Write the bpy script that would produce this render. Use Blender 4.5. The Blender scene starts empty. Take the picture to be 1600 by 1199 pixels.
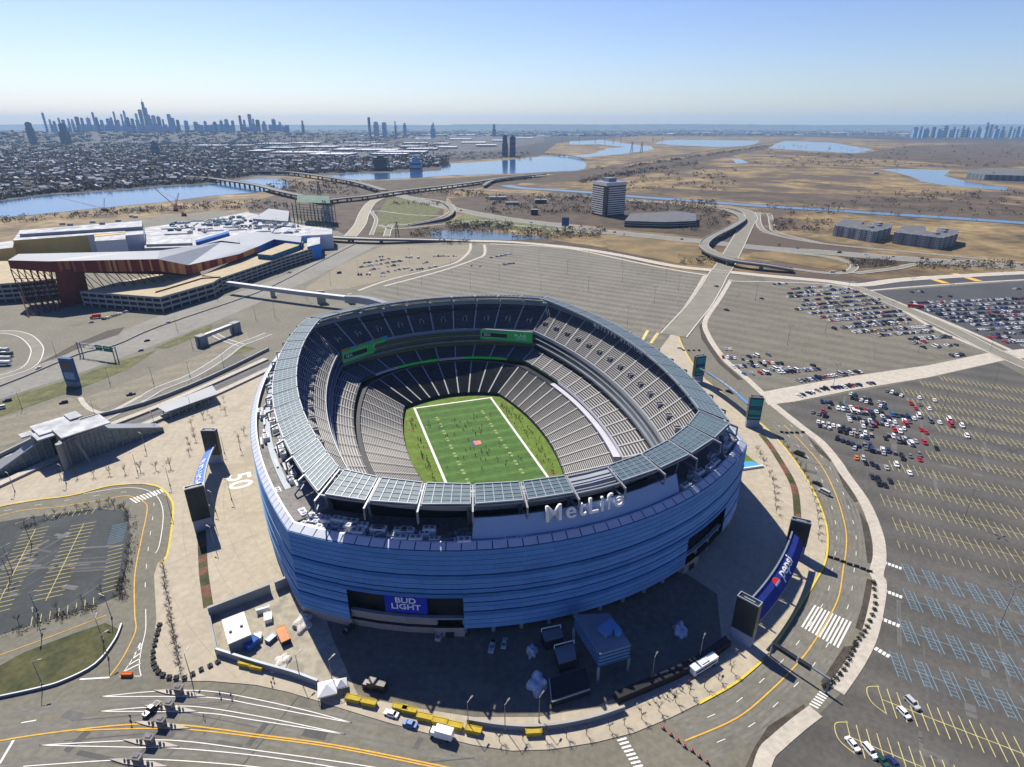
import bpy, bmesh, math, random
from mathutils import Vector, Matrix
R = random.Random(7)
scn = bpy.context.scene
COL = scn.collection
# ------------------------------------------------------------------ camera
F = 932.0; CXP = 800.0; CYP = 599.5; HC = 166.0; HORIZON = 195.0
TH = math.atan((CYP - HORIZON) / F); S_ = math.sin(TH); C_ = math.cos(TH)
cam_d = bpy.data.cameras.new('camera'); cam = bpy.data.objects.new('camera', cam_d); COL.objects.link(cam)
cam.location = (0, 0, HC); cam.rotation_euler = (math.pi / 2 - TH, 0, 0)
cam_d.sensor_width = 36; cam_d.sensor_fit = 'HORIZONTAL'; cam_d.lens = F / 1600 * 36
cam_d.clip_start = 1; cam_d.clip_end = 120000
scn.camera = cam
# ------------------------------------------------------------------ light
SUN_AZ = math.radians(-34); SUN_EL = math.radians(49.5)       # azimuth from +Y towards +X
w = bpy.data.worlds.new('World'); scn.world = w; w.use_nodes = True
nt = w.node_tree; bg = nt.nodes['Background']
sky = nt.nodes.new('ShaderNodeTexSky'); sky.sky_type = 'NISHITA'; sky.sun_disc = False
sky.sun_elevation = SUN_EL; sky.sun_rotation = SUN_AZ
sky.altitude = 0; sky.air_density = 1.0; sky.dust_density = 0.7; sky.ozone_density = 3.0
tint = nt.nodes.new('ShaderNodeMix'); tint.data_type = 'RGBA'; tint.blend_type = 'MULTIPLY'; tint.inputs[0].default_value = 1
tc = nt.nodes.new('ShaderNodeTexCoord'); sxyz = nt.nodes.new('ShaderNodeSeparateXYZ'); nt.links.new(tc.outputs['Generated'], sxyz.inputs[0])
zen = nt.nodes.new('ShaderNodeValToRGB'); nt.links.new(sxyz.outputs[2], zen.inputs[0])      # a clear, deep zenith over a pale horizon
zen.color_ramp.elements[0].position = 0.0; zen.color_ramp.elements[0].color = (.96, .965, 1.08, 1)
zen.color_ramp.elements[1].position = 0.52; zen.color_ramp.elements[1].color = (.27, .385, .86, 1)
nt.links.new(sky.outputs[0], tint.inputs[6]); nt.links.new(zen.outputs[0], tint.inputs[7])
nt.links.new(tint.outputs[2], bg.inputs[0]); bg.inputs[1].default_value = 0.093
sd = bpy.data.lights.new('sun', 'SUN'); sd.energy = 5.0; sd.angle = math.radians(0.5); sd.color = (1, .935, .81)
so = bpy.data.objects.new('sun', sd); COL.objects.link(so); so.location = (-300, 600, 800)
sv = Vector((math.sin(SUN_AZ) * math.cos(SUN_EL), math.cos(SUN_AZ) * math.cos(SUN_EL), math.sin(SUN_EL)))
so.rotation_euler = sv.to_track_quat('Z', 'Y').to_euler()
scn.view_settings.view_transform = 'Standard'; scn.view_settings.look = 'None'
scn.view_settings.exposure = 0.52; scn.view_settings.gamma = 1.0
scn.cycles.max_bounces = 5; scn.cycles.diffuse_bounces = 3; scn.cycles.glossy_bounces = 2
scn.cycles.transmission_bounces = 2; scn.cycles.volume_bounces = 1
# ------------------------------------------------------------------ helpers
def G(x, y, z=0.0):
    """photo pixel -> point on the plane at height z"""
    u = x - CXP; v = y - CYP; k = (HC - z) / (F * S_ + v * C_)
    return (u * k, (F * C_ - v * S_) * k)
def AT(x, y, Y):
    """photo pixel -> X and height of the point at forward distance Y"""
    u = x - CXP; v = y - CYP; k = Y / (F * C_ - v * S_)
    return (u * k, HC - (F * S_ + v * C_) * k)
def srgb(c): return tuple((x / 12.92 if x <= .04045 else ((x + .055) / 1.055) ** 2.4) for x in c)
MATS = {}
def mat(name, c, rough=.85, var=.12, scale=.08, metal=0.0, c2=None, spec=.3, emit=0, wave=None, fine=None, blot=None, alpha=None):
    if name in MATS: return MATS[name]
    m = bpy.data.materials.new(name); m.use_nodes = True; n = m.node_tree; L = n.links.new
    b = n.nodes['Principled BSDF']; b.inputs['Roughness'].default_value = rough
    b.inputs['Metallic'].default_value = metal; b.inputs['Specular IOR Level'].default_value = spec
    geo = n.nodes.new('ShaderNodeNewGeometry')
    def noise(sc, det=4, r=.6):
        t = n.nodes.new('ShaderNodeTexNoise'); t.inputs['Scale'].default_value = sc
        t.inputs['Detail'].default_value = det; t.inputs['Roughness'].default_value = r
        L(geo.outputs['Position'], t.inputs['Vector']); return t.outputs[0]
    def ramp(src, a, b_):
        t = n.nodes.new('ShaderNodeMapRange'); t.inputs[1].default_value = a; t.inputs[2].default_value = b_
        L(src, t.inputs[0]); return t.outputs[0]
    def mix(f, a, b_, mode='MIX'):
        t = n.nodes.new('ShaderNodeMix'); t.data_type = 'RGBA'; t.blend_type = mode
        for s, x in ((0, f), (6, a), (7, b_)):
            if hasattr(x, 'is_linked'): L(x, t.inputs[s])
            elif s == 0: t.inputs[0].default_value = x
            else: t.inputs[s].default_value = (*x, 1)
        return t.outputs[2]
    lo = tuple(x * (1 - var) for x in c); hi = c2 if c2 else tuple(min(1, x * (1 + var)) for x in c)
    out = mix(ramp(noise(scale), .33, .67), lo, hi)
    if fine: out = mix(fine[1], out, mix(ramp(noise(fine[0], 3), .35, .65), (.35,) * 3, (1.0,) * 3), 'MULTIPLY')
    if blot:   # (scale, threshold, colour) patches with a shape of their own
        out = mix(ramp(noise(blot[0], 5), blot[1], blot[1] + .06), out, blot[2])
    if wave:   # (angle deg, period m, strength) worn bands
        mp = n.nodes.new('ShaderNodeMapping'); mp.inputs['Rotation'].default_value = (0, 0, math.radians(wave[0]))
        L(geo.outputs['Position'], mp.inputs['Vector'])
        t = n.nodes.new('ShaderNodeTexWave'); t.inputs['Scale'].default_value = 6.2832 / 20 / wave[1]
        t.inputs['Distortion'].default_value = wave[3] if len(wave) > 3 else 3; t.inputs['Detail'].default_value = 3; t.inputs['Detail Scale'].default_value = .4
        L(mp.outputs[0], t.inputs['Vector'])
        out = mix(wave[2], out, mix(t.outputs[1], (.45,) * 3, (1.0,) * 3), 'MULTIPLY')
    L(out, b.inputs['Base Color'])
    if emit:
        L(out, b.inputs['Emission Color']); b.inputs['Emission Strength'].default_value = emit
    MATS[name] = m; return m
class MB:
    """collects shapes, builds them as ONE mesh object"""
    def __init__(s): s.v = []; s.f = []; s.m = []; s.ms = []
    def _mi(s, m):
        if m not in s.ms: s.ms.append(m)
        return s.ms.index(m)
    def face(s, pts, m=None):
        i = len(s.v); s.v += [tuple(p) for p in pts]; s.f.append(tuple(range(i, i + len(pts)))); s.m.append(s._mi(m))
    def prism(s, pts, z0, z1, m=None, top=None, bottom=False, pts1=None):
        n = len(pts); a = sum(pts[i][0] * pts[(i + 1) % n][1] - pts[(i + 1) % n][0] * pts[i][1] for i in range(n))
        p1 = pts1 or pts
        if a < 0: pts = pts[::-1]; p1 = p1[::-1]
        zt = z1 if isinstance(z1, (list, tuple)) else [z1] * n
        if a < 0: zt = zt[::-1]
        i = len(s.v); s.v += [(p[0], p[1], z0) for p in pts] + [(p[0], p[1], z) for p, z in zip(p1, zt)]
        for k in range(n):
            s.f.append((i + k, i + (k + 1) % n, i + n + (k + 1) % n, i + n + k)); s.m.append(s._mi(m))
        s.f.append(tuple(i + n + k for k in range(n))); s.m.append(s._mi(top or m))
        if bottom: s.f.append(tuple(i + n - 1 - k for k in range(n))); s.m.append(s._mi(m))
    def box(s, c, size, rz=0, m=None, top=None):
        hx, hy = size[0] / 2, size[1] / 2; ca, sa = math.cos(rz), math.sin(rz)
        pts = [(c[0] + x * ca - y * sa, c[1] + x * sa + y * ca) for x, y in ((-hx, -hy), (hx, -hy), (hx, hy), (-hx, hy))]
        s.prism(pts, c[2] - size[2] / 2, c[2] + size[2] / 2, m, top, True)
    def bar(s, a, b, wd, ht=None, m=None):
        """beam of rectangular section between two 3-D points"""
        a = Vector(a); b = Vector(b); d = (b - a)
        if d.length < 1e-6: return
        d.normalize(); up = Vector((0, 0, 1)) if abs(d.z) < .95 else Vector((1, 0, 0))
        x = d.cross(up).normalized(); y = x.cross(d).normalized(); ht = ht or wd
        o = [x * (sx * wd / 2) + y * (sy * ht / 2) for sx, sy in ((-1, -1), (1, -1), (1, 1), (-1, 1))]
        i = len(s.v); s.v += [tuple(a + q) for q in o] + [tuple(b + q) for q in o]
        for f in ((0, 1, 5, 4), (1, 2, 6, 5), (2, 3, 7, 6), (3, 0, 4, 7), (3, 2, 1, 0), (4, 5, 6, 7)):
            s.f.append(tuple(i + k for k in f)); s.m.append(s._mi(m))
    def cyl(s, c, r, h, n=10, m=None, r2=None, top=None):
        r2 = r if r2 is None else r2
        p = [(c[0] + r * math.cos(2 * math.pi * k / n), c[1] + r * math.sin(2 * math.pi * k / n)) for k in range(n)]
        q = [(c[0] + r2 * math.cos(2 * math.pi * k / n), c[1] + r2 * math.sin(2 * math.pi * k / n)) for k in range(n)]
        s.prism(p, c[2], c[2] + h, m, top, False, q)
    def grid(s, A, B, m=None, closed=True):
        """band between two rows of 3-D points"""
        i = len(s.v); n = len(A); s.v += [tuple(p) for p in A] + [tuple(p) for p in B]
        for k in range(n if closed else n - 1):
            s.f.append((i + k, i + (k + 1) % n, i + n + (k + 1) % n, i + n + k)); s.m.append(s._mi(m))
    def build(s, name, m=None, parent=None, kind=None, smooth=False):
        me = bpy.data.meshes.new(name); me.from_pydata(s.v, [], s.f)
        mats = [(x or m) for x in s.ms]
        for x in mats: me.materials.append(x)
        me.polygons.foreach_set('material_index', s.m)
        if smooth: me.polygons.foreach_set('use_smooth', [True] * len(me.polygons))
        me.update(); o = bpy.data.objects.new(name, me); COL.objects.link(o)
        if parent: o.parent = parent
        if kind: o['kind'] = kind
        return o
def tag(o, label, cat, group=None, kind=None):
    o['label'] = label; o['category'] = cat
    if group: o['group'] = group
    if kind: o['kind'] = kind
    return o
def thing(name, loc=(0, 0, 0), rz=0):
    o = bpy.data.objects.new(name, None); COL.objects.link(o); o.location = loc; o.rotation_euler = (0, 0, rz)
    o.empty_display_size = .5; return o
KIDS = {}
def kids(o): return [c for c in bpy.data.objects if c.parent == o]
def copy_tree(o, parent=None, ks=None):
    c = o.copy(); COL.objects.link(c)
    if parent is not None: c.parent = parent
    if o.name not in KIDS: KIDS[o.name] = kids(o)
    for ch in KIDS[o.name]: copy_tree(ch, c)
    return c
def spline(pts, n=6):
    out = []; P = [pts[0]] + list(pts) + [pts[-1]]
    for i in range(1, len(P) - 2):
        a, b, c, d = P[i - 1:i + 3]
        for k in range(n):
            t = k / n
            out.append(tuple(.5 * ((2 * b[j]) + (c[j] - a[j]) * t + (2 * a[j] - 5 * b[j] + 4 * c[j] - d[j]) * t * t + (3 * b[j] - a[j] - 3 * c[j] + d[j]) * t ** 3) for j in range(len(b))))
    out.append(tuple(pts[-1])); return out
def GW(pts, z=0.0, smooth=0):
    q = [G(x, y, z) for x, y in pts]
    return spline(q, smooth) if smooth else q
def sheet(name, px, z, m, smooth=0, closed_smooth=False):
    q = GW(px, 0, 0)
    if closed_smooth: q = spline(q[-1:] + q + q[:2], smooth)[smooth:-smooth]
    elif smooth: q = spline(q, smooth)
    b = MB(); b.face([(x, y, z) for x, y in q], m); o = b.build(name, m, None, 'structure')
    if o.data.polygons[0].normal.z < 0: o.data.flip_normals()
    return o
def offs(pts, d):
    out = []
    for i, p in enumerate(pts):
        a = pts[max(0, i - 1)]; b = pts[min(len(pts) - 1, i + 1)]; dx, dy = b[0] - a[0], b[1] - a[1]; l = math.hypot(dx, dy) or 1
        out.append((p[0] - dy / l * d, p[1] + dx / l * d) + tuple(p[2:]))
    return out
def strip(b, pts, wd, z, m, off=0.0):
    """flat ribbon along world points"""
    A = offs(pts, off + wd / 2); B = offs(pts, off - wd / 2)
    b.grid([(p[0], p[1], (p[2] if len(p) > 2 else 0) + z) for p in B], [(p[0], p[1], (p[2] if len(p) > 2 else 0) + z) for p in A], m, False)
def dashes(b, pts, wd, z, m, dash=3, gap=9, off=0.0):
    pts = offs(pts, off); acc = 0; on = True; seg = [pts[0]]; rem = dash
    for i in range(len(pts) - 1):
        a, c = pts[i], pts[i + 1]; l = math.hypot(c[0] - a[0], c[1] - a[1]); t = 0
        while l - t > rem:
            t += rem; p = tuple(a[j] + (c[j] - a[j]) * t / l for j in range(len(a))); seg.append(p)
            if on: strip(b, seg, wd, z, m)
            on = not on; seg = [p]; rem = dash if on else gap
        rem -= l - t; seg.append(c)
def slab(b, pts, wd, z0, z1, m, top=None):
    A = offs(pts, wd / 2); B = offs(pts, -wd / 2)
    for i in range(len(pts) - 1):
        b.prism([B[i][:2], B[i + 1][:2], A[i + 1][:2], A[i][:2]], z0, z1, m, top)
def arc3(p, q, r, n):
    (ax, ay), (bx, by), (cx, cy) = p, q, r
    d = 2 * (ax * (by - cy) + bx * (cy - ay) + cx * (ay - by))
    ux = ((ax * ax + ay * ay) * (by - cy) + (bx * bx + by * by) * (cy - ay) + (cx * cx + cy * cy) * (ay - by)) / d
    uy = ((ax * ax + ay * ay) * (cx - bx) + (bx * bx + by * by) * (ax - cx) + (cx * cx + cy * cy) * (bx - ax)) / d
    r_ = math.hypot(ax - ux, ay - uy); a0 = math.atan2(ay - uy, ax - ux); a2 = math.atan2(cy - uy, cx - ux)
    while a2 < a0: a2 += 2 * math.pi
    return [(ux + r_ * math.cos(a0 + (a2 - a0) * i / n), uy + r_ * math.sin(a0 + (a2 - a0) * i / n)) for i in range(n)]
def ring(a, b, ca, cb, ns=28, ne=20, bn=None):
    return (arc3((ca, -cb), (a, 0), (ca, cb), ns) + arc3((ca, cb), (0, b), (-ca, cb), ne)
            + arc3((-ca, cb), (-a, 0), (-ca, -cb), ns) + arc3((-ca, -cb), (0, -(bn or b)), (ca, -cb), ne))
def text_mesh(txt, size, depth=.1, align='CENTER', bold=0.0):
    cu = bpy.data.curves.new('t', 'FONT'); cu.body = txt; cu.size = size; cu.extrude = depth; cu.align_x = align; cu.align_y = 'CENTER'
    cu.offset = bold; cu.resolution_u = 3
    o = bpy.data.objects.new('t', cu); COL.objects.link(o)
    bpy.context.view_layer.update()
    me = bpy.data.meshes.new_from_object(o.evaluated_get(bpy.context.evaluated_depsgraph_get()))
    bpy.data.objects.remove(o); return me
def text_obj(name, txt, size, m, loc, rot, parent=None, depth=.1, bold=0.0, sx=1.0):
    me = text_mesh(txt, size, depth, 'CENTER', bold); me.materials.clear(); me.materials.append(m)
    o = bpy.data.objects.new(name, me); COL.objects.link(o); o.location = loc; o.rotation_euler = rot; o.scale = (sx, 1, 1)
    if parent: o.parent = parent
    return o
# ------------------------------------------------------------------ setting: terrain, water, paving
M_marsh = mat('marsh', (.14, .098, .045), var=.4, scale=.009, c2=(.37, .265, .115), fine=(.045, .7), blot=(.0035, .51, (.085, .06, .04)))
M_town = mat('town_floor', (0.045, 0.042, 0.042), var=.4, scale=.01, fine=(.06, .5))
M_asph = mat('asphalt', (0.169, 0.159, 0.121), var=.10, scale=.03, fine=(.5, .35), blot=(.02, .6, (.105, .1, .084)))
M_lotE = mat('lot_asphalt', (0.107, 0.102, 0.090), var=.14, scale=.03, fine=(.6, .35), blot=(.015, .56, (.10, .094, .08)), wave=(-60, 18.8, .38, 1))
M_lotN = mat('lot_asphalt_olive', (0.175, 0.162, 0.123), var=.1, scale=.02, fine=(.3, .3), wave=(-52, 19, .35))
M_lotB = mat('lot_asphalt_grey', (0.198, 0.183, 0.148), var=.1, scale=.02, fine=(.3, .3), wave=(-58, 16, .5, 2))
M_lotD = mat('lot_asphalt_dark', (0.046, 0.054, 0.056), var=.25, scale=.05, fine=(.5, .35))
M_lotW = mat('lot_asphalt_worn', (0.227, 0.204, 0.148), var=.08, scale=.03, fine=(.4, .35), wave=(60, 14, .25))
M_road = mat('road', (0.174, 0.166, 0.129), var=.1, scale=.03, fine=(.4, .3), wave=(0, 9, .0))
M_hwy = mat('highway', (0.218, 0.212, 0.183), var=.1, scale=.02, fine=(.2, .3))
M_conc = mat('concrete', (0.409, 0.357, 0.267), var=.06, scale=.05, fine=(.35, .25), blot=(.03, .6, (.33, .285, .21)))
M_dock = mat('shaded_dock_floor', (0.152, 0.138, 0.107), var=.12, scale=.06, fine=(.4, .4), blot=(.05, .58, (.15, .135, .105)))  # dock floor darkened, the stadium's shade put into its colour
M_walk = mat('pale_concrete', (0.476, 0.433, 0.357), var=.08, scale=.2, fine=(.6, .3))
M_grass = mat('grass', (0.075, 0.105, 0.024), var=.3, scale=.1, c2=(.16, .15, .05), fine=(.6, .5))
M_grassd = mat('grass_dull', (.052, .074, .019), var=.4, scale=.08, c2=(.10, .095, .03), fine=(.5, .6))
M_soil = mat('soil', (0.070, 0.059, 0.045), var=.3, scale=.3, fine=(1.5, .6))
M_mulch = mat('mulch', (.16, .075, .045), var=.3, scale=.4, fine=(1.5, .6))
M_brush = mat('brush', (0.084, 0.059, 0.035), var=.4, scale=.03, fine=(.25, .6))
M_water = mat('water', (.028, .085, .19), rough=.13, var=.15, scale=.004, spec=.5)
M_pond = mat('pond_water', (.09, .12, .13), rough=.2, var=.1, scale=.02, spec=.5)
M_white = mat('white_paint', (.72, .71, .66), var=.08, scale=.6)
M_yel = mat('yellow_paint', (.62, .46, .06), var=.12, scale=.5)
M_paleyel = mat('pale_yellow_paint', (.55, .47, .17), var=.2, scale=.4)
M_org = mat('orange_paint', (.62, .36, .06), var=.12, scale=.5)
M_blue = mat('blue_paint', (.15, .28, .37), var=.2, scale=.4)

gb = MB(); gb.face([(-29000, -1400, 0), (29000, -1400, 0), (29000, 28000, 0), (-29000, 28000, 0)], M_marsh); gb.build('ground', M_marsh, None, 'structure')
M_reed = mat('reed_brown', (.09, .067, .036), var=.35, scale=.008, c2=(.14, .098, .06), fine=(.04, .6))
for px_ in ([(1180, 236), (1250, 243), (1400, 250), (1500, 258), (1700, 262), (1700, 232), (1560, 224), (1420, 228), (1340, 241)], [(1000, 292), (1130, 299), (1280, 303), (1420, 308), (1560, 318), (1700, 330), (1700, 350), (1500, 333), (1320, 321), (1180, 313), (1040, 303)], [(1330, 222), (1500, 216), (1700, 217), (1700, 226), (1500, 224)], [(930, 262), (1010, 258), (1090, 254), (1130, 262), (1040, 270), (960, 272)]):
    sheet('reed_bed', px_, .08, M_reed)
# built-up land across the river, out to the horizon
sheet('town_ground', [(-1500, 330), (0, 316), (75, 306), (150, 302), (225, 296), (250, 293), (312, 291), (400, 276), (520, 274), (600, 271), (690, 266), (690, 254), (760, 249), (845, 243), (870, 224), (1000, 213), (1250, 214), (1400, 219), (1700, 222), (2600, 230), (2200, 204), (1600, 204), (800, 204), (0, 204), (-900, 204), (-1500, 210)], .15, M_town)
sheet('industrial_ground', [(380, 250), (480, 232), (560, 215), (700, 208), (850, 208), (850, 222), (690, 252), (520, 262)], .3, mat('industrial_floor', (0.090, 0.087, 0.084), var=.4, scale=.006, fine=(.02, .5)))
W_ = 'river'
sheet('river', [(-700, 400), (-300, 350), (0, 315), (75, 305), (150, 301), (225, 295), (250, 292), (312, 290), (400, 279), (435, 279), (452, 286), (452, 293), (400, 301), (325, 307), (250, 317), (162, 325), (75, 334), (0, 341), (-300, 375), (-700, 440)], .4, M_water)
sheet('river', [(500, 277), (540, 272), (600, 271), (690, 267), (688, 257), (740, 254), (800, 250), (845, 245), (880, 244), (925, 241), (950, 232), (975, 230), (937, 226), (890, 226), (890, 221), (940, 219), (990, 226), (1018, 229), (1022, 234), (975, 241), (905, 247), (917, 257), (914, 264), (900, 267), (800, 272), (712, 274), (640, 279), (560, 282)], .4, M_water)
sheet('lake', [(1022, 225), (1035, 220), (1060, 218.5), (1187, 220), (1182, 225), (1165, 229), (1120, 230), (1070, 228)], .4, M_water)
sheet('lake', [(1200, 232), (1212, 225), (1226, 220.5), (1300, 223), (1365, 234), (1337, 240), (1262, 236)], .4, M_water)
sheet('creek', [(1372, 265), (1400, 264), (1440, 265), (1485, 267), (1475, 275), (1515, 285), (1545, 290), (1575, 293), (1572, 298), (1520, 294), (1475, 290), (1440, 284), (1425, 277), (1400, 270)], .4, M_water)
sheet('creek', [(1140, 247), (1160, 250), (1170, 255), (1150, 256), (1146, 251)], .4, M_water)
cn = MB(); cl = GW([(790, 290), (812, 294), (860, 297), (920, 301), (977, 306.5), (1100, 315.5), (1200, 323), (1300, 329), (1375, 334), (1500, 342), (1600, 349), (1800, 364)], 0, 4)
strip(cn, cl, 38, .4, M_water); cn.build('canal', M_water, None, 'structure')
bk = MB(); strip(bk, offs(cl, 24), 10, .3, M_brush); strip(bk, offs(cl, -24), 8, .3, M_brush); bk.build('canal_bank', M_brush, None, 'structure')
for px_ in ([(670, 372), (676, 362), (720, 360), (800, 366), (860, 373), (800, 376), (720, 375)],): sheet('pond', px_, .4, M_pond)
# brush land round the interchange and behind the lots
sheet('brush_land', [(380, 318), (500, 288), (560, 284), (640, 281), (800, 274), (905, 268), (1010, 256), (1200, 226), (1205, 232), (1020, 268), (960, 282), (800, 287), (700, 300), (690, 345), (760, 368), (860, 375), (960, 390), (1010, 400), (1010, 408), (600, 385), (520, 372), (400, 345)], .25, M_brush)
sheet('brush_land', [(700, 310), (790, 304), (920, 309), (1060, 320), (1120, 330), (1145, 350), (1110, 372), (950, 356), (800, 340), (715, 325)], .27, M_brush)
# paving everywhere round the stadium
sheet('asphalt', [(-900, 1900), (-1200, 900), (-500, 560), (-100, 420), (0, 395), (120, 352), (330, 330), (440, 335), (520, 356), (545, 372), (640, 378), (760, 380), (860, 384), (960, 400), (1040, 421), (1110, 427), (1280, 438), (1360, 441), (1500, 430), (1600, 425), (2000, 430), (3200, 700), (2900, 1900)], .30, M_asph)
sheet('grass_verge', [(945, 372), (1000, 366), (1100, 384), (1125, 398), (1150, 412), (1130, 418), (1060, 412), (1000, 400), (950, 390)], .34, mat('dry_grass', (0.136, 0.112, 0.044), var=.35, scale=.02, c2=(.24, .165, .075)))
sheet('grass_verge', [(577, 364), (586, 340), (598, 322), (604, 312), (640, 309), (672, 316), (690, 325), (680, 338), (640, 352), (600, 364)], .34, M_grass)
sheet('grass_verge', [(700, 348), (730, 333), (800, 346), (900, 354), (940, 362), (860, 362), (800, 358)], .34, mat('spring_grass', (0.112, 0.120, 0.040), var=.3, scale=.03))
sheet('grass_verge', [(1175, 395), (1215, 393), (1290, 400), (1320, 413), (1285, 421), (1215, 408), (1170, 402)], .34, MATS['dry_grass'])
sheet('grass_verge', [(1290, 396), (1400, 407), (1440, 410), (1370, 417), (1340, 420), (1325, 405)], .34, M_brush)
Z1 = .36
sheet('parking_lot', [(770, 383), (880, 390), (975, 409), (1050, 424), (1104, 432), (1085, 465), (1060, 500), (1045, 527), (1000, 545), (860, 490), (700, 470), (560, 470), (610, 442), (700, 420), (750, 405), (758, 395)], Z1, M_lotB)
sheet('parking_lot', [(600, 384), (734, 383), (736, 398), (700, 412), (610, 436), (540, 452), (470, 456), (530, 415)], Z1, mat('lot_asphalt_pale', (0.234, 0.207, 0.143), var=.08, scale=.03, fine=(.3, .3)))
sheet('parking_lot', [(1140, 440), (1280, 445), (1335, 454), (1452, 516), (1535, 552), (1240, 604), (1192, 610), (1168, 590), (1134, 560), (1110, 522), (1104, 502), (1124, 470)], Z1, M_lotN)
sheet('parking_lot', [(1205, 634), (1240, 630), (1450, 592), (1560, 567), (1700, 640), (2600, 1000), (2200, 1900), (1200, 1900), (1190, 1199), (1222, 1172), (1310, 1088), (1350, 1034), (1380, 940), (1380, 870), (1352, 780), (1287, 690)], Z1, M_lotE)
sheet('parking_lot', [(1362, 456), (1600, 440), (1900, 430), (2300, 700), (1700, 600), (1600, 556), (1500, 510)], Z1, mat('lot_asphalt_blue', (0.070, 0.070, 0.073), var=.12, scale=.02, fine=(.4, .3)))
sheet('parking_lot', [(1335, 441), (1440, 432), (1600, 424), (1800, 420), (1800, 428), (1600, 437), (1360, 454)], Z1, mat('lot_asphalt_blue', (0.070, 0.070, 0.070)))
sheet('parking_lot', [(-400, 940), (-200, 850), (40, 810), (150, 796), (200, 800), (204, 850), (190, 930), (150, 948), (30, 984), (-400, 1120)], Z1, M_lotD)
sheet('parking_lot', [(125, 625), (200, 598), (300, 560), (385, 520), (390, 532), (350, 560), (290, 595), (220, 618), (160, 640)], Z1, M_lotW)
sheet('parking_lot', [(-300, 760), (0, 655), (110, 622), (150, 645), (0, 700), (-300, 800)], Z1, M_lotW)
# marsh-green central reservation and verges of the highway on the left
sheet('grass_verge', [(-200, 700), (0, 628), (100, 596), (187, 565), (245, 548), (200, 578), (110, 614), (0, 652), (-200, 725)], Z1 + .05, M_grass)
sheet('grass_verge', [(240, 545), (300, 519), (332, 507), (330, 517), (300, 530), (262, 545)], Z1 + .05, M_grass)
sheet('grass_verge', [(360, 556), (375, 540), (400, 545), (378, 553)], Z1 + .05, M_grass)
sheet('soil_bank', [(55, 572), (85, 556), (120, 537), (170, 517), (195, 512), (185, 524), (140, 538), (100, 556)], Z1 + .05, M_soil)
sheet('grass_verge', [(0, 1042), (40, 1020), (120, 990), (165, 975), (186, 985), (178, 1005), (150, 1040), (100, 1066), (40, 1082), (-200, 1130), (-200, 1090)], Z1 + .1, M_grassd)
# plaza and promenade
plaza = [(-300, 890), (0, 793), (60, 783), (110, 776), (170, 761), (220, 757), (250, 763), (266, 780), (271, 800), (262, 868), (247, 882), (241, 900), (245, 969), (240, 1005), (236, 1030), (242, 1050), (264, 1063), (290, 1066), (330, 1066), (400, 1072), (450, 1083), (500, 1098), (560, 1117), (600, 1129), (680, 1151), (740, 1166), (800, 1175), (860, 1173), (930, 1162), (990, 1147), (1050, 1122), (1092, 1101), (1150, 1068), (1200, 1022), (1225, 985), (1247, 950), (1272, 910), (1287, 880), (1292, 850), (1288, 815), (1272, 772), (1250, 734), (1225, 700), (1195, 668), (1160, 640), (1125, 615), (1098, 590), (1080, 565), (1066, 540), (1058, 525), (1046, 527), (1030, 548), (990, 560), (930, 545), (600, 530), (430, 562), (330, 625), (230, 672), (95, 722), (0, 762), (-300, 870)]
po = MB(); po.prism(GW(plaza), .3, .5, M_conc); po.build('plaza', M_conc, None, 'structure')
sheet('dock_apron', [(330, 962), (344, 1022), (400, 1040), (500, 1070), (570, 1092), (650, 1108), (740, 1122), (840, 1122), (930, 1106), (985, 1082), (1060, 1050), (1128, 1008), (1120, 930), (1000, 850), (600, 850), (448, 908)], .55, M_dock)  # same floor as the yard, painted darker for the shade
sheet('pavement', [(1046, 527), (1058, 525), (1085, 470), (1106, 430), (1101, 431), (1083, 464), (1058, 500)], .5, M_walk)
sw = MB()
for px_, wd in (([(1102, 432), (1085, 462), (1062, 497), (1048, 524)], 5.5), ([(1142, 438), (1124, 468), (1102, 502), (1108, 528), (1132, 562), (1166, 592), (1200, 624)], 4.5),
                ([(1200, 627), (1250, 667), (1282, 692), (1307, 722), (1320, 742), (1350, 785), (1370, 835), (1374, 872), (1369, 897), (1374, 911), (1370, 945), (1358, 994), (1338, 1034), (1306, 1080)], 5),
                ([(1274, 1113), (1250, 1131), (1215, 1161), (1196, 1182), (1180, 1240)], 4.5), ([(735, 381), (734, 392), (718, 408), (690, 418), (612, 437), (560, 455)], 4), ([(757, 383), (757, 398), (742, 406), (690, 424), (600, 448)], 4),
                ([(766, 382), (880, 388), (975, 407), (1050, 422), (1106, 431)], 5), ([(1338, 452), (1400, 480), (1460, 514), (1550, 553)], 4), ([(1358, 455), (1440, 448), (1600, 438), (1900, 424)], 4), ([(1360, 456), (1500, 513), (1600, 558), (1700, 604)], 4),
                ([(125, 622), (140, 640), (170, 645), (220, 620)], 3), ([(1140, 440), (1280, 444), (1335, 453)], 3)):
    slab(sw, GW(px_, 0, 5), wd, .3, .52, M_walk)
sw.build('sidewalk', M_walk, None, 'structure')
sheet('walkway', [(1190, 614), (1225, 607), (1330, 589), (1450, 572), (1545, 552), (1600, 546), (1640, 556), (1565, 565), (1450, 591), (1330, 611), (1240, 629), (1200, 634)], .5, M_walk)
sheet('sunlit_yard', [(330, 962), (344, 1022), (400, 1040), (500, 1070), (560, 1090), (520, 1000), (500, 940), (448, 908)], .57, mat('sunlit_dock_floor', (.36, .325, .25), var=.12, scale=.06, fine=(.4, .4), blot=(.06, .6, (.24, .22, .18))))  # paler copy of the dock floor, sunlight put into the colour
isl = MB()
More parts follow.
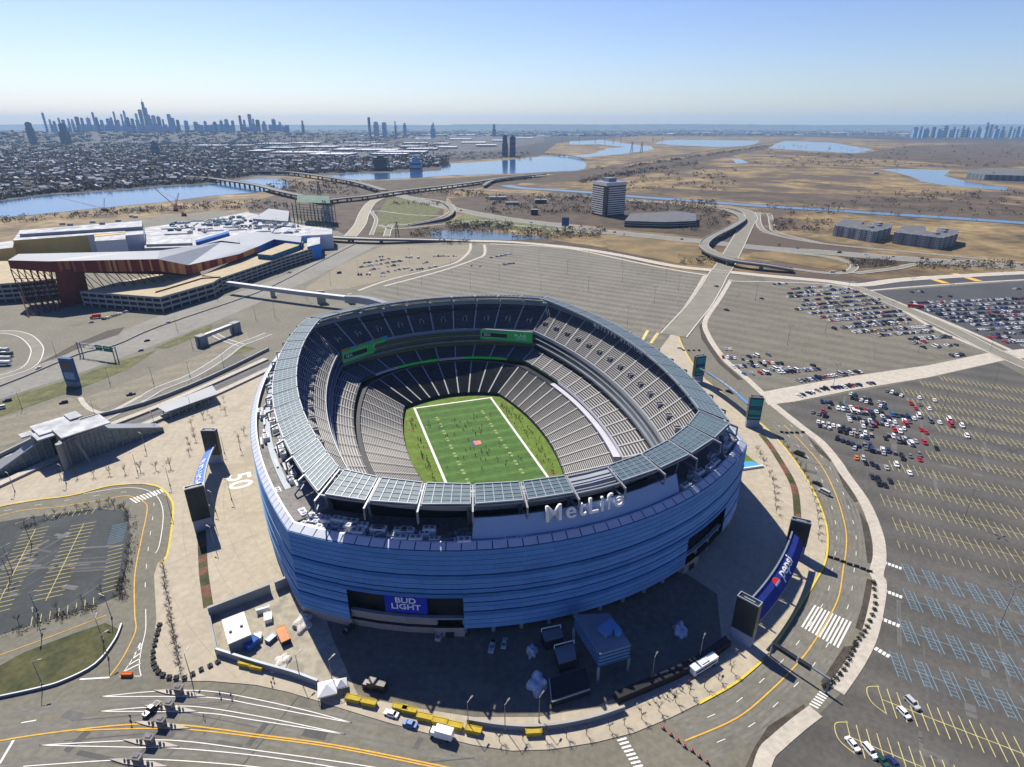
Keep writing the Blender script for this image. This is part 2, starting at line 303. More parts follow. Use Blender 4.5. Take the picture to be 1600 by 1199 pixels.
for px_ in ([(1262, 684), (1285, 705), (1300, 720), (1296, 722), (1276, 705)], [(1308, 738), (1322, 752), (1340, 784), (1334, 785), (1318, 762)], [(1343, 802), (1356, 820), (1366, 870), (1366, 882), (1355, 880), (1350, 840)],
            [(1354, 906), (1362, 908), (1364, 945), (1352, 990), (1336, 982), (1347, 945)], [(1318, 1012), (1335, 1010), (1322, 1040), (1290, 1072), (1282, 1067)], [(1200, 1136), (1256, 1102), (1258, 1114), (1215, 1148), (1190, 1172), (1170, 1210), (1160, 1210), (1178, 1170)], [(1098, 505), (1104, 530), (1128, 566), (1160, 594), (1152, 594), (1122, 568), (1096, 530), (1092, 508)]):
    isl.prism(GW(px_), .3, .48, M_soil)
isl.build('planted_island', M_soil, None, 'structure')
fb = MB(); fl = GW([(1189, 680), (1204, 699), (1220, 724), (1235, 750), (1243, 774), (1246, 815)], 0, 3)
for i in range(len(fl) - 1): strip(fb, fl[i:i + 2], 3.2, .58, [M_grassd, M_mulch][(i // 2) % 2])
fl2 = GW([(315, 832), (317, 870), (319, 900), (326, 950)], 0, 3)
for i in range(len(fl2) - 1): strip(fb, fl2[i:i + 2], 3.4, .58, [M_grassd, M_mulch][i % 2])
fb.build('flower_bed', M_mulch, None, 'structure')
# ------------------------------------------------------------------ roads
mat('road_pale', (.20, .188, .148)); mat('road_cream', (.29, .265, .20))
def road(name, px, wd, z, m=None, sm=5, edge=True):
    if m is None and name == 'ramp': m = MATS['road_pale']
    b = MB(); p = GW(px, 0, sm); strip(b, p, wd, z, m or M_hwy)
    if edge:
        for s in (-1, 1): strip(b, offs(p, s * (wd / 2 - 1)), .5, z + .03, M_white)
    return b.build(name, m or M_hwy, None, 'structure')
sheet('highway', [(-200, 650), (0, 583), (60, 563), (120, 541), (180, 523), (250, 494), (390, 452), (442, 432), (500, 405), (556, 376), (600, 372), (585, 386), (482, 440), (400, 476), (332, 505), (287, 522), (187, 562), (100, 592), (0, 625), (-200, 695)], .38, M_hwy)
mk = MB()
for px_ in ([(-200, 670), (0, 605), (120, 556), (180, 541), (250, 511), (390, 463), (442, 440), (500, 410), (555, 382)],):
    q = GW(px_, 0, 4); slab(mk, q, .9, .35, 1.3, mat('barrier', (.30, .28, .24)))
mk.build('median_barrier', MATS['barrier'], None, 'structure')
road('highway', [(600, 300), (650, 312), (705, 326), (760, 337), (800, 344), (870, 352), (945, 362), (1020, 370), (1097, 378), (1200, 389), (1290, 395), (1375, 402), (1512, 412), (1620, 421), (1800, 436)], 36, .45)
road('road', [(735, 377), (800, 379), (887, 387), (960, 398), (1050, 416), (1112, 423), (1200, 432), (1290, 440), (1345, 446), (1420, 437), (1600, 427), (1800, 420)], 14, .56, M_walk)
road('road', [(1052, 525), (1075, 498), (1094, 476), (1112, 448), (1122, 430), (1136, 410), (1155, 375), (1168, 350), (1174, 340), (1160, 328), (1110, 322), (1040, 317), (960, 313)], 24, .58, MATS['road_pale'])
road('road', [(1300, 441), (1345, 453), (1400, 477), (1480, 512), (1560, 553), (1650, 592)], 15, .54, MATS['road_pale'])
road('ramp', [(1184, 332), (1186, 352), (1200, 364), (1240, 374), (1300, 383), (1450, 397), (1600, 412)], 11, .5)
road('ramp', [(1200, 415), (1287, 427), (1322, 426), (1335, 416), (1318, 408), (1280, 400), (1220, 394)], 11, .52)
road('ramp', [(1335, 428), (1400, 420), (1435, 413), (1500, 413)], 11, .54)
road('ramp', [(1174, 338), (1200, 334), (1206, 352), (1215, 364), (1290, 382)], 10, .53)
road('ramp', [(545, 372), (562, 352), (570, 332), (582, 316), (604, 307), (650, 301), (700, 293), (760, 283), (860, 273)], 22, .5, MATS['road_cream'])
road('ramp', [(604, 370), (612, 352), (640, 351), (690, 340), (708, 326), (690, 315), (640, 308), (600, 303), (560, 292)], 12, .5)
road('ramp', [(580, 368), (588, 344), (584, 330), (640, 336), (690, 338)], 8, .5)
road('ramp', [(592, 352), (620, 358), (700, 350), (760, 345), (800, 352), (945, 366)], 9, .5)
road('road', [(700, 294), (790, 300), (930, 308), (1000, 313), (1100, 322)], 12, .5)
road('rail_line', [(800, 288), (880, 272), (970, 258), (1080, 240), (1200, 224), (1260, 214)], 26, .5, M_brush, 4, False)
road('track', [(1200, 280), (1330, 292), (1450, 303), (1600, 314)], 8, .5, M_brush, 4, False)
road('track', [(1040, 262), (1200, 262), (1340, 262)], 8, .5, M_brush, 4, False)
road('road', [(-60, 530), (0, 520), (35, 524), (54, 538), (58, 553), (42, 576), (-20, 596)], 10, .44, MATS.get('road_pale') or M_hwy)
road('road', [(420, 522), (400, 530), (372, 541), (345, 561), (300, 588), (250, 608), (222, 624), (150, 660), (60, 700), (-60, 745)], 10, .43)
road('road', [(330, 520), (352, 532), (378, 540)], 7, .42)
# ------------------------------------------------------------------ painted markings
mk = MB(); Zm = .39; Zp = .55
def line(px, wd, m, z=Zm, sm=5, off=0): strip(mk, GW(px, 0, sm), wd, z, m, off)
ylw = [(1225, 665), (1250, 690), (1282, 727), (1305, 772), (1320, 822), (1322, 855), (1317, 892), (1308, 940), (1275, 999), (1245, 1039), (1200, 1084), (1150, 1124), (1070, 1159)]
line(ylw, .45, M_org)
for k, wv in ((3.8, ylw), (-3.8, ylw)): dashes(mk, GW(wv, 0, 5), .22, Zm, M_white, 3, 9, k)
curb = [(1104, 596), (1160, 641), (1196, 669), (1226, 701), (1251, 735), (1273, 773), (1289, 815), (1293, 850), (1288, 882), (1273, 911), (1248, 951), (1226, 986), (1201, 1022)]
line(curb, .8, M_yel, Zp); line([(1192, 1033), (1150, 1068), (1092, 1101)], .8, M_yel, Zp)
line([(1060, 526), (1066, 541), (1080, 566), (1100, 592)], .8, M_yel, Zp)
line([(-200, 858), (0, 793), (110, 776), (170, 761), (220, 757), (250, 763), (266, 780), (271, 800), (262, 868), (248, 882)], .8, M_yel, Zp)
line([(-200, 880), (0, 807), (100, 792), (160, 782), (200, 776), (226, 786), (230, 800), (222, 840), (211, 900), (211, 960), (213, 983), (205, 1005), (190, 1033), (172, 1058)], .4, M_org)
line([(0, 1025), (80, 996), (168, 962)], .3, M_org)
line([(130, 773), (200, 763), (240, 772), (255, 800), (250, 850), (243, 866)], .3, M_white)
dashes(mk, GW([(-100, 830), (0, 801), (130, 779), (195, 770), (236, 780), (240, 800), (233, 850), (228, 900), (227, 940)], 0, 5), .22, Zm, M_white, 3, 9)
line([(228, 953), (228, 985), (222, 1012), (218, 1040), (221, 1058)], .25, M_white); line([(190, 1057), (205, 1035), (222, 1008)], .25, M_white); line([(187, 1058), (221, 1058)], .25, M_white)
for k in range(5): line([(196 + 5 * k, 1050 - 9 * k), (220, 1034 - 8 * k + 4)], .45, M_white, Zm, 0)
line([(125, 1063), (172, 1060)], .6, M_white)
line([(0, 1195), (22, 1158)], .7, M_white); line([(34, 1131), (57, 1127)], .4, M_white)
for px_ in ([(157, 1090), (240, 1082), (322, 1081), (400, 1094), (480, 1112), (550, 1131)], [(157, 1090), (322, 1091), (400, 1103), (480, 1118), (550, 1131)],
            [(155, 1113), (240, 1106), (310, 1106), (400, 1120), (480, 1136), (540, 1149)], [(155, 1113), (312, 1115), (400, 1127), (540, 1149)],
            [(62, 1166), (195, 1159), (280, 1159), (400, 1174), (575, 1199), (800, 1240)], [(62, 1166), (200, 1169), (280, 1171), (400, 1182), (520, 1200), (700, 1232)],
            [(37, 1199), (185, 1189), (262, 1189), (400, 1200), (560, 1222)]): line(px_, .28, M_white)
line([(-100, 1180), (0, 1159), (100, 1144), (212, 1133), (292, 1135), (400, 1149), (525, 1166), (692, 1199), (850, 1235)], .45, M_org)
line([(120, 1143), (212, 1140), (292, 1141), (400, 1153), (525, 1170), (692, 1203)], .4, M_org)
def zebra(a, b, c, d, n, m=None, z=Zm, fill=.5):
    """n bars between edges a-b and d-c (pixels)"""
    A, B, C, D = [Vector(G(*p)) for p in (a, b, c, d)]
    for k in range(n):
        t0, t1 = (k + .5 - fill / 2) / n, (k + .5 + fill / 2) / n
        mk.face([(*A.lerp(B, t0), z), (*A.lerp(B, t1), z), (*D.lerp(C, t1), z), (*D.lerp(C, t0), z)], m or M_white)
zebra((1271, 946), (1332, 974), (1311, 1015), (1250, 980), 11)
zebra((1279, 1083), (1295, 1090), (1278, 1109), (1262, 1101), 1, M_white, Zm, .01)
zebra((1263, 1103), (1281, 1080), (1295, 1088), (1277, 1110), 6)
zebra((963, 1156), (995, 1210), (1010, 1207), (977, 1152), 9)
zebra((201, 781), (258, 763), (262, 768), (212, 788), 11)
for a, b in (((1381, 880), (1409, 890)), ((1381, 924), (1410, 935)), ((1374, 967), (1406, 980)), ((1360, 1010), (1390, 1028))):
    A = Vector(G(*a)); B = Vector(G(*b)); d_ = (B - A).normalized(); n_ = Vector((-d_.y, d_.x))
    for k in range(5):
        q = A.lerp(B, (k + .5) / 5); mk.face([(*(q + d_ * sx * .45 + n_ * sy * .9), Zm) for sx, sy in ((-1, -1), (1, -1), (1, 1), (-1, 1))], M_white)
# parking stalls
def stalls(p, q, L_=10.4, gap=2.7, m=None, wd=.2, spine=True, skew=0.0, hatch=0):
    """double row of stalls along the world line p-q"""
    p = Vector(p); q = Vector(q); d_ = (q - p); n = int(d_.length / gap); d_.normalize(); nn = Vector((-d_.y, d_.x)) + d_ * skew
    if spine: strip(mk, [tuple(p), tuple(q)], wd, Zm + .004, m)
    for k in range(n + 1):
        c = p + d_ * gap * k
        strip(mk, [tuple(c - nn * L_ / 2), tuple(c + nn * L_ / 2)], wd, Zm, m)
        if hatch and k % hatch == 0:
            for j in range(7):
                a = c - nn * L_ / 2 + nn * (L_ * (j + .5) / 7)
                strip(mk, [tuple(a), tuple(a + d_ * gap * .62)], wd * .9, Zm, m)
            strip(mk, [tuple(c + d_ * gap * .62 - nn * L_ / 2), tuple(c + d_ * gap * .62 + nn * L_ / 2)], wd * .9, Zm, m)
E30 = Vector((math.cos(math.radians(-30)), math.sin(math.radians(-30))))
for px_ in ((1414, 895), (1417, 937), (1410, 985), (1396, 1038)):
    p = Vector(G(*px_)); stalls(p, p + E30 * 75, 11, 3.6, M_blue, .2, True, -.25, 2)
for px_, l_ in (((1366, 1090), 60), ((1316, 1148), 60)):
    p = Vector(G(*px_)); stalls(p + E30 * 2, p + E30 * l_, 10.5, 2.7, M_paleyel, .22, True, -.25)
    nn = Vector((.5, .866)) + E30 * -.25
    strip(mk, spline([tuple(p + E30 * 2 - nn * 5), tuple(p - E30 * 1.5 - nn * 2.5), tuple(p - E30 * 1.5 + nn * 2.5), tuple(p + E30 * 2.5 + nn * 5)], 5), .22, Zm, M_paleyel)
nrow = 0
for px_, l_ in (((1404, 852), 110), ((1398, 820), 120), ((1379, 782), 150), ((1396, 757), 150), ((1392, 728), 170), ((1450, 712), 180), ((1455, 690), 180), ((1465, 670), 190), ((1440, 645), 200), ((1420, 628), 220), ((1410, 612), 240), ((1440, 600), 240), ((1470, 592), 240)):
    p = Vector(G(*px_)); stalls(p, p + E30 * l_, 10.5 if nrow else 5, 2.8, mat('worn_yellow', (.40, .35, .15), var=.25, scale=.3), .22 + .008 * nrow, nrow > 0, -.2); nrow += 1
def pxstalls(a, b, m, L_=10, gap=2.7, **k): stalls(G(*a), G(*b), L_, gap, m, **k)
pxstalls((56, 828), (-10, 960), M_paleyel); pxstalls((131, 820), (72, 940), M_paleyel)
pxstalls((188, 820), (180, 850), M_blue, 6, 1.3, spine=False); pxstalls((182, 855), (170, 925), M_paleyel, 5.5, spine=False)
pxstalls((75, 808), (148, 799), M_paleyel, 5, spine=False); pxstalls((50, 972), (150, 940), M_paleyel, 5, spine=False)
for k in range(11):   # faint bay lines in the big lot behind the stadium
    a = Vector(G(760 + 32 * k, 392 + 3.6 * k)); b = Vector(G(600 + 42 * k, 476 + 5 * k + (0 if k < 5 else 2 * (k - 5))))
    strip(mk, [tuple(a), tuple(b)], .2, Zm, mat('faded_yellow', (.30, .26, .13), var=.2))
for a, b in (((1012, 517), (1004, 532)), ((1028, 521), (1017, 537))): strip(mk, [G(*a), G(*b)], 2.6, Zm, M_paleyel)
for k in range(9):
    stalls(G(1150 + 4 * k, 452 + 14.5 * k), G(1290 + 22 * k, 462 + 10.2 * k), 9, 2.8, mat('faded_paint', (.24, .22, .14)), .25, True)
for a, b in (((1442, 432), (1478, 443)), ((1490, 428), (1530, 440))): strip(mk, [G(*a), G(*b)], 9, Zm, M_org)
mk.build('road_markings', M_white, None, 'structure')
# tyre-dark lanes, repair patches, paving joints
tk = MB(); M_tk = mat('tyre_dark', (.155, .15, .13), var=.2, scale=.2); rr = random.Random(31)
for off in (-6.2, -2.2, 2.2, 6.2):
    for d in (-.8, .8): strip(tk, GW(ylw, 0, 5), 1.0, .304, M_tk, off + d)
for py in (1098, 1124, 1150, 1178):
    for d in (-.9, .9): strip(tk, GW([(-60, py + 28), (120, py + 6), (260, py - 4), (400, py + 6), (560, py + 30), (760, py + 68)], 0, 5), 1.1, .304, M_tk, d)
tk.build('tyre_tracks', M_tk, None, 'structure')
pt_ = MB(); MP = [mat('patch_dark', (.085, .083, .078), var=.15, scale=.4), mat('patch_pale', (.122, .119, .110), var=.12, scale=.4), mat('patch_mid', (.10, .098, .092), var=.15, scale=.4)]
for k in range(150):
    px, py = rr.choice([(rr.uniform(1390, 1640), rr.uniform(640, 1199)), (rr.uniform(1200, 1600), rr.uniform(620, 760)), (rr.uniform(0, 800), rr.uniform(1085, 1199)), (rr.uniform(790, 1040), rr.uniform(392, 440)), (rr.uniform(1150, 1400), rr.uniform(445, 600)), (rr.uniform(0, 170), rr.uniform(820, 940))])
    x, y = G(px, py); a = math.radians(-30) + rr.choice([0, math.pi / 2]) if px > 800 else rr.choice([.1, 1.2, -.2]); l_, w_ = rr.choice([(rr.uniform(3, 9), rr.uniform(1.5, 3)), (rr.uniform(12, 45), rr.uniform(.25, .5)), (rr.uniform(10, 30), rr.uniform(.8, 1.6))]); ca, sa = math.cos(a), math.sin(a)
    pt_.face([(x + u * l_ * ca - v * w_ * sa, y + u * l_ * sa + v * w_ * ca, (.31 if px < 800 and py > 1000 else .364) + .0004 * (k % 40)) for u, v in ((-.5, -.5), (.5, -.5), (.5, .5), (-.5, .5))], rr.choice(MP))
for k in range(260):   # oil drips in the bays
    px, py = rr.uniform(1390, 1640), rr.uniform(640, 1199); x, y = G(px, py); r_ = rr.uniform(.25, .9); pt_.face([(x + r_ * math.cos(q * .785) * rr.uniform(.7, 1.2), y + r_ * math.sin(q * .785) * rr.uniform(.7, 1.2), .384) for q in range(8)], MP[0])
pt_.build('asphalt_patches', MP[0], None, 'structure')
jn = MB(); M_jn = mat('paving_joint', (.27, .245, .195), var=.15); PZ = GW(plaza)
def inside(x, y):
    c = False; n = len(PZ)
    for i in range(n):
        (x1, y1), (x2, y2) = PZ[i], PZ[i - 1]
        if (y1 > y) != (y2 > y) and x < (x2 - x1) * (y - y1) / (y2 - y1) + x1: c = not c
    return c
for k in range(-4, 22):
    for q in range(220):   # rings and spokes round the stadium
        a0, a1 = 2 * math.pi * q / 220, 2 * math.pi * (q + 1) / 220; r_ = 122 + k * 8.5
        A_, B_ = [(-20.3 + (r_ * math.cos(a)) * .949 - (r_ * 1.2 * math.sin(a)) * .317, 296.5 + (r_ * math.cos(a)) * .317 + (r_ * 1.2 * math.sin(a)) * .949) for a in (a0, a1)]
        r2 = r_ + 8.5; C2 = (-20.3 + (r2 * math.cos(a0)) * .949 - (r2 * 1.2 * math.sin(a0)) * .317, 296.5 + (r2 * math.cos(a0)) * .317 + (r2 * 1.2 * math.sin(a0)) * .949)
        if inside(*A_) and inside(*B_): strip(jn, [A_, B_], .14, .512, M_jn)
        if q % 2 == 0 and inside(*A_) and inside(*C2): strip(jn, [A_, C2], .14, .508, M_jn)
jn.build('paving_joints', M_jn, None, 'structure')
# lettering painted on the plaza
pt = text_mesh('50', 16, 0.0, 'CENTER', .25); pt.materials.append(M_white)
o = bpy.data.objects.new('painted_number', pt); COL.objects.link(o); x_, y_ = G(373, 753)
o.location = (x_, y_, .56); a_, b_ = Vector(G(366, 739)), Vector(G(381, 763)); o.rotation_euler = (0, 0, math.radians(-62)); o['kind'] = 'structure'
# ------------------------------------------------------------------ stadium
SC = (-20.3, 296.5); SROT = math.atan2(.317, .949)
def SW(t, s): return (SC[0] + t * .949 - s * .317, SC[1] + t * .317 + s * .949)
M_fac = mat('facade_louvre', (.115, .27, .49), rough=.40, var=.07, scale=.12, metal=.2, spec=.5, fine=(.9, .12))
M_facs = [M_fac, mat('facade_louvre_pale', (.14, .30, .52), rough=.38, var=.07, scale=.12, metal=.2, spec=.5, fine=(.9, .12)), mat('facade_louvre_deep', (.095, .24, .45), rough=.42, var=.07, scale=.12, metal=.2, spec=.5, fine=(.9, .12))]
rf = random.Random(12)
M_facd = mat('facade_gap', (.045, .105, .21), rough=.6, var=.1)
M_cap = mat('silver_louvre', (.50, .525, .575), rough=.5, var=.06, metal=.2)
M_steel = mat('grey_steel', (.20, .23, .27), rough=.55, var=.1, metal=.3)
M_steell = mat('light_steel', (.31, .33, .35), rough=.5, var=.08, metal=.2)
M_deck = mat('roof_deck', (.22, .21, .2), var=.15, scale=.2, fine=(.8, .4))
M_wall = mat('warm_wall', (.38, .30, .26), var=.06, scale=.3)
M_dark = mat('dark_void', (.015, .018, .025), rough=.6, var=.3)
M_glass = mat('dark_glass', (.02, .03, .045), rough=.15, var=.2, spec=.6)
M_step = mat('bowl_concrete', (.43, .42, .405), var=.05, scale=.2)
M_seat = mat('grey_seat', (.07, .075, .086), rough=.6, var=.2, scale=.5)
M_aisle = mat('aisle_concrete', (.38, .38, .37), var=.05)
M_panel = mat('solar_panel', (.105, .165, .185), rough=.5, var=.12, scale=.4, spec=.25)
M_mem = mat('banner_blue', (.22, .34, .56), rough=.6, var=.03, scale=.1)
M_green = mat('screen_green', (.01, .16, .035), emit=.3, var=.1, rough=.5)
M_screenk = mat('screen_dark', (.01, .03, .02), var=.2, rough=.4)
M_letter = mat('letter_white', (.8, .8, .8), rough=.5, var=.02)
M_lum = mat('ribbon_white', (.50, .50, .55), rough=.4, var=.05)
M_unit = mat('white_unit', (.76, .75, .73), var=.1, scale=.3)
st = thing('stadium', (*SC, 0), SROT)
tag(st, 'huge open oval stadium with blue louvred shell and rows of grey seats', 'stadium')
R_SH = ring(112, 139, 94.5, 104); N = len(R_SH)
def rz(r, z): return [(x, y, z) for x, y in r]
def lerp_ring(a, b, t): return [(p[0] + (q[0] - p[0]) * t, p[1] + (q[1] - p[1]) * t) for p, q in zip(a, b)]
R_CAP = ring(109.8, 136.7, 92.6, 102); R_DECKI = ring(95, 119, 79, 95)
# facade: bottom edge rises over the two gate openings of the near end and the two of the far end
def zbot(i):
    x, y = R_SH[i % N]
    if abs(y) > 104 and (-84 < x < -40 or 44 < x < 86): return 17.5
    if abs(y) > 104: return 4.6
    return 4.6
fa = MB(); gp = MB(); zt = 38.2
NB = 17
for k in range(NB):       # stacked louvre bands, each leaning out over the next
    z0 = 4.6 + (zt - 4.6) * k / NB; z1 = 4.6 + (zt - 4.6) * (k + 1) / NB
    gap = .42 if k in (3, 5, 7, 8, 11) else .14
    for i in range(N):
        if zbot(i) > z0 + .1 and zbot(i + 1) > z0 + .1: continue
        a = R_SH[i]; b = R_SH[(i + 1) % N]
        o = 1.0 + (.004 if k in (3, 7, 11) else .0025); ao = (a[0] * o, a[1] * o); bo = (b[0] * o, b[1] * o)
        mf = rf.choice([M_facs[0], M_facs[0], M_facs[1], M_facs[2]]) if (i // 2 + k) % 3 == 0 else M_facs[0]
        zs = [z0 + (z1 - gap - z0) * j / 3 for j in range(4)]
        for j in range(3):
            fa.face([(*ao, zs[j]), (*bo, zs[j]), (*b, zs[j + 1] - .08), (*a, zs[j + 1] - .08)], mf)
            fa.face([(*a, zs[j + 1] - .08), (*b, zs[j + 1] - .08), (*bo, zs[j + 1]), (*ao, zs[j + 1])], mf)
        ai = (a[0] * .997, a[1] * .997); bi = (b[0] * .997, b[1] * .997)
        fa.face([(*ai, z1 - gap), (*bi, z1 - gap), (*bi, z1), (*ai, z1)], M_facd)
        fa.face([(*ai, z0), (*bi, z0), (*bo, z0), (*ao, z0)], M_facd)
        fa.face([(*a, z1 - gap - .08), (*b, z1 - gap - .08), (*bi, z1 - gap), (*ai, z1 - gap)], M_fac)
fa.build('facade', M_fac, st)
cp = MB()
for i in range(N):        # sloping silver cap, one panel per bay with a dark joint
    a, b = R_SH[i], R_SH[(i + 1) % N]; c, d = R_CAP[(i + 1) % N], R_CAP[i]
    for j in range(2):
        t0, t1 = j / 2 + .02, j / 2 + .48
        L2 = lambda p, q, t: (p[0] + (q[0] - p[0]) * t, p[1] + (q[1] - p[1]) * t)
        cp.face([(*L2(a, b, t0), zt + .05), (*L2(a, b, t1), zt + .05), (*L2(d, c, t1), 39.6), (*L2(d, c, t0), 39.6)], M_cap)
    cp.face([(*a, zt), (*b, zt), (*c, 39.3), (*d, 39.3)], M_facd)
    cp.face([(*d, 39.6), (*c, 39.6), (*(c[0] * .995, c[1] * .995), 39.6), (*(d[0] * .995, d[1] * .995), 39.6)], M_cap)
    cp.face([(*(d[0] * .995, d[1] * .995), 39.6), (*(c[0] * .995, c[1] * .995), 39.6), (*(c[0] * .995, c[1] * .995), 35), (*(d[0] * .995, d[1] * .995), 35)], M_facd)
cp.build('parapet', M_cap, st)
# ground floor behind the shell, gate recesses
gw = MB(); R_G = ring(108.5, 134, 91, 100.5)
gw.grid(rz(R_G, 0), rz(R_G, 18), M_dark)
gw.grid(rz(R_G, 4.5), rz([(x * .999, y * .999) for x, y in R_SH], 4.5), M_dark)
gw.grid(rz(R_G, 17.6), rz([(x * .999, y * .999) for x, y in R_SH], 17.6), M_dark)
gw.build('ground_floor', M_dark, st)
for i in range(N):        # warm base walls and the beam across the gates
    a, b = R_SH[i], R_SH[(i + 1) % N]; f = .985
    am, bm = (a[0] * f, a[1] * f), (b[0] * f, b[1] * f); bw = MB()
    if zbot(i) > 10 and zbot(i + 1) > 10:
        bw.prism([(a[0] * .995, a[1] * .995), (b[0] * .995, b[1] * .995), bm, am], 7.6, 8.3, M_steell)
        if a[0] < -58 and a[1] < 0: bw.prism([(a[0] * .99, a[1] * .99), (b[0] * .99, b[1] * .99), bm, am], 0, 7.6, M_wall)
        bw.build('gate_beam', M_steell, st)
    elif abs(a[1]) < 112: bw.prism([(a[0] * .998, a[1] * .998), (b[0] * .998, b[1] * .998), bm, am], 0, 4.6, M_wall); bw.build('base_wall', M_wall, st)
def s_at(rg, i, z): x, y = rg[i % N]; return (x, y, z)
for i in range(77, 96, 1):
    x, y = R_SH[i]; pil = MB()
    pil.cyl((x * .985, y * .985, 0), .8, 4.6 if zbot(i) < 10 else 7.6, 8, M_steell)
    pil.build('column', M_steell, st)
for i in (81, 91):
    pw = MB()
    a, b = R_SH[i], R_SH[i + 1]; pw.prism([a, b, (b[0] * .98, b[1] * .98), (a[0] * .98, a[1] * .98)], 0, 4.5, M_wall)
    m_ = ((a[0] + b[0]) / 2, (a[1] + b[1]) / 2); pw.box((m_[0] * 1.003, m_[1] * 1.003, 1.4), (3, .3, 2.8), math.atan2(b[1] - a[1], b[0] - a[0]), M_dark)
    pw.build('gate_pier', M_wall, st)
# blue advertising screen in the gate
def on_ring(rg, tx, side=-1):
    best = min(range(N), key=lambda i: abs(rg[i][0] - tx) + (0 if rg[i][1] * side > 60 else 999))
    a = rg[best]; b = rg[(best + 1) % N]; c = rg[best - 1]
    return best, math.atan2(b[1] - c[1], b[0] - c[0])
gs = MB(); i_, an = on_ring(R_SH, -61); x, y = R_SH[i_]; x, y = x * .985, y * .985
gs.box((x, y, 13.2), (15, .5, 8.2), an, mat('screen_blue', (.008, .02, .30), emit=.12, var=.1))
gso = gs.build('advert_screen', MATS['screen_blue'], st)
nx, ny = math.sin(an), -math.cos(an)
for tx, zz in (('BUD', 14.6), ('LIGHT', 11.8)):
    text_obj('screen_lettering', tx, 3.3, M_letter, (x + nx * .4, y + ny * .4, zz), (math.pi / 2, 0, an), gso, .05, .06, 1.15)
# roof deck and mechanical units
dk = MB(); dk.grid(rz(R_DECKI, 37.2), rz([(x * .999, y * .999) for x, y in R_CAP], 37.2), M_deck); dk.build('roof_deck', M_deck, st)
rr = random.Random(3); proto = []
for q in range(7):
    b = MB()
    if q < 2: b.cyl((0, 0, 0), .9, 1.6, 10, (M_unit, M_steel)[q]); b.cyl((0, 0, 1.6), .5, .5, 8, M_steel)
    elif q == 2: b.box((0, 0, .9), (7, .8, 1.4), 0, M_steell); b.box((0, 0, .2), (6, .5, .4), 0, M_steel)
    else:
        w_, d_, h = ((2.2, 1.6, 1.8), (3.6, 2.0, 2.2), (1.4, 1.4, 1.2), (4.5, 2.4, 2.8))[q - 3]; mm = (M_unit, M_unit, M_steell, M_unit)[q - 3]
        b.box((0, 0, h / 2), (w_, d_, h), 0, mm); b.cyl((-w_ * .22, 0, h), d_ * .3, .25, 10, M_steel); b.cyl((w_ * .22, 0, h), d_ * .3, .25, 10, M_steel)
    proto.append(b)
stuffm = MB(); units = []
for k in range(330):
    i = rr.choice(list(range(76, 96)) * 3 + list(range(48, 76)) + list(range(0, 8)) + [76, 77, 78, 79] * 4); u = rr.random(); a = R_DECKI[i]; b = R_DECKI[(i + 1) % N]; c = R_CAP[i]; d = R_CAP[(i + 1) % N]
    v = rr.uniform(.5, .94) if i >= 76 else rr.uniform(.3, .92)
    x = (a[0] + (b[0] - a[0]) * u) * (1 - v) + (c[0] + (d[0] - c[0]) * u) * v; y = (a[1] + (b[1] - a[1]) * u) * (1 - v) + (c[1] + (d[1] - c[1]) * u) * v
    units.append((y, x, math.atan2(b[1] - a[1], b[0] - a[0]), rr.randrange(7)))
units.sort(); pm = {}
for k, (y, x, an, q) in enumerate(units):
    if k < 100:
        if q not in pm: o = proto[q].build('roof_unit', M_unit, st); pm[q] = o
        else: o = pm[q].copy(); COL.objects.link(o)
        o.location = (x, y, 37.2); o.rotation_euler = (0, 0, an)
    else:
        ca, sa = math.cos(an), math.sin(an); i0 = len(stuffm.v); pb = proto[q]
        stuffm.v += [(x + px_ * ca - py_ * sa, y + px_ * sa + py_ * ca, 37.2 + pz_) for px_, py_, pz_ in pb.v]
        stuffm.f += [tuple(i0 + j for j in f_) for f_ in pb.f]; stuffm.m += [stuffm._mi(pb.ms[mi] or M_unit) for mi in pb.m]
stuffm.build('roof_units', M_unit, st)['kind'] = 'stuff'
ro = MB()
for w_ in (-92, -68):
    pass
ro.grid([(x * .965, y * .965, 38.2) for x, y in R_CAP[46:78]], [(x * .945, y * .945, 38.2) for x, y in R_CAP[46:78]], M_steel, False)
ro.build('roof_walkway', M_steel, st)
ds = MB(); i0 = 76; a = R_CAP[i0]; b = R_CAP[i0 - 3]; c = R_DECKI[i0 - 3]; d = R_DECKI[i0]
ds.prism([a, b, c, d], 35, 39.4, M_deck); ds.build('penthouse', M_deck, st)
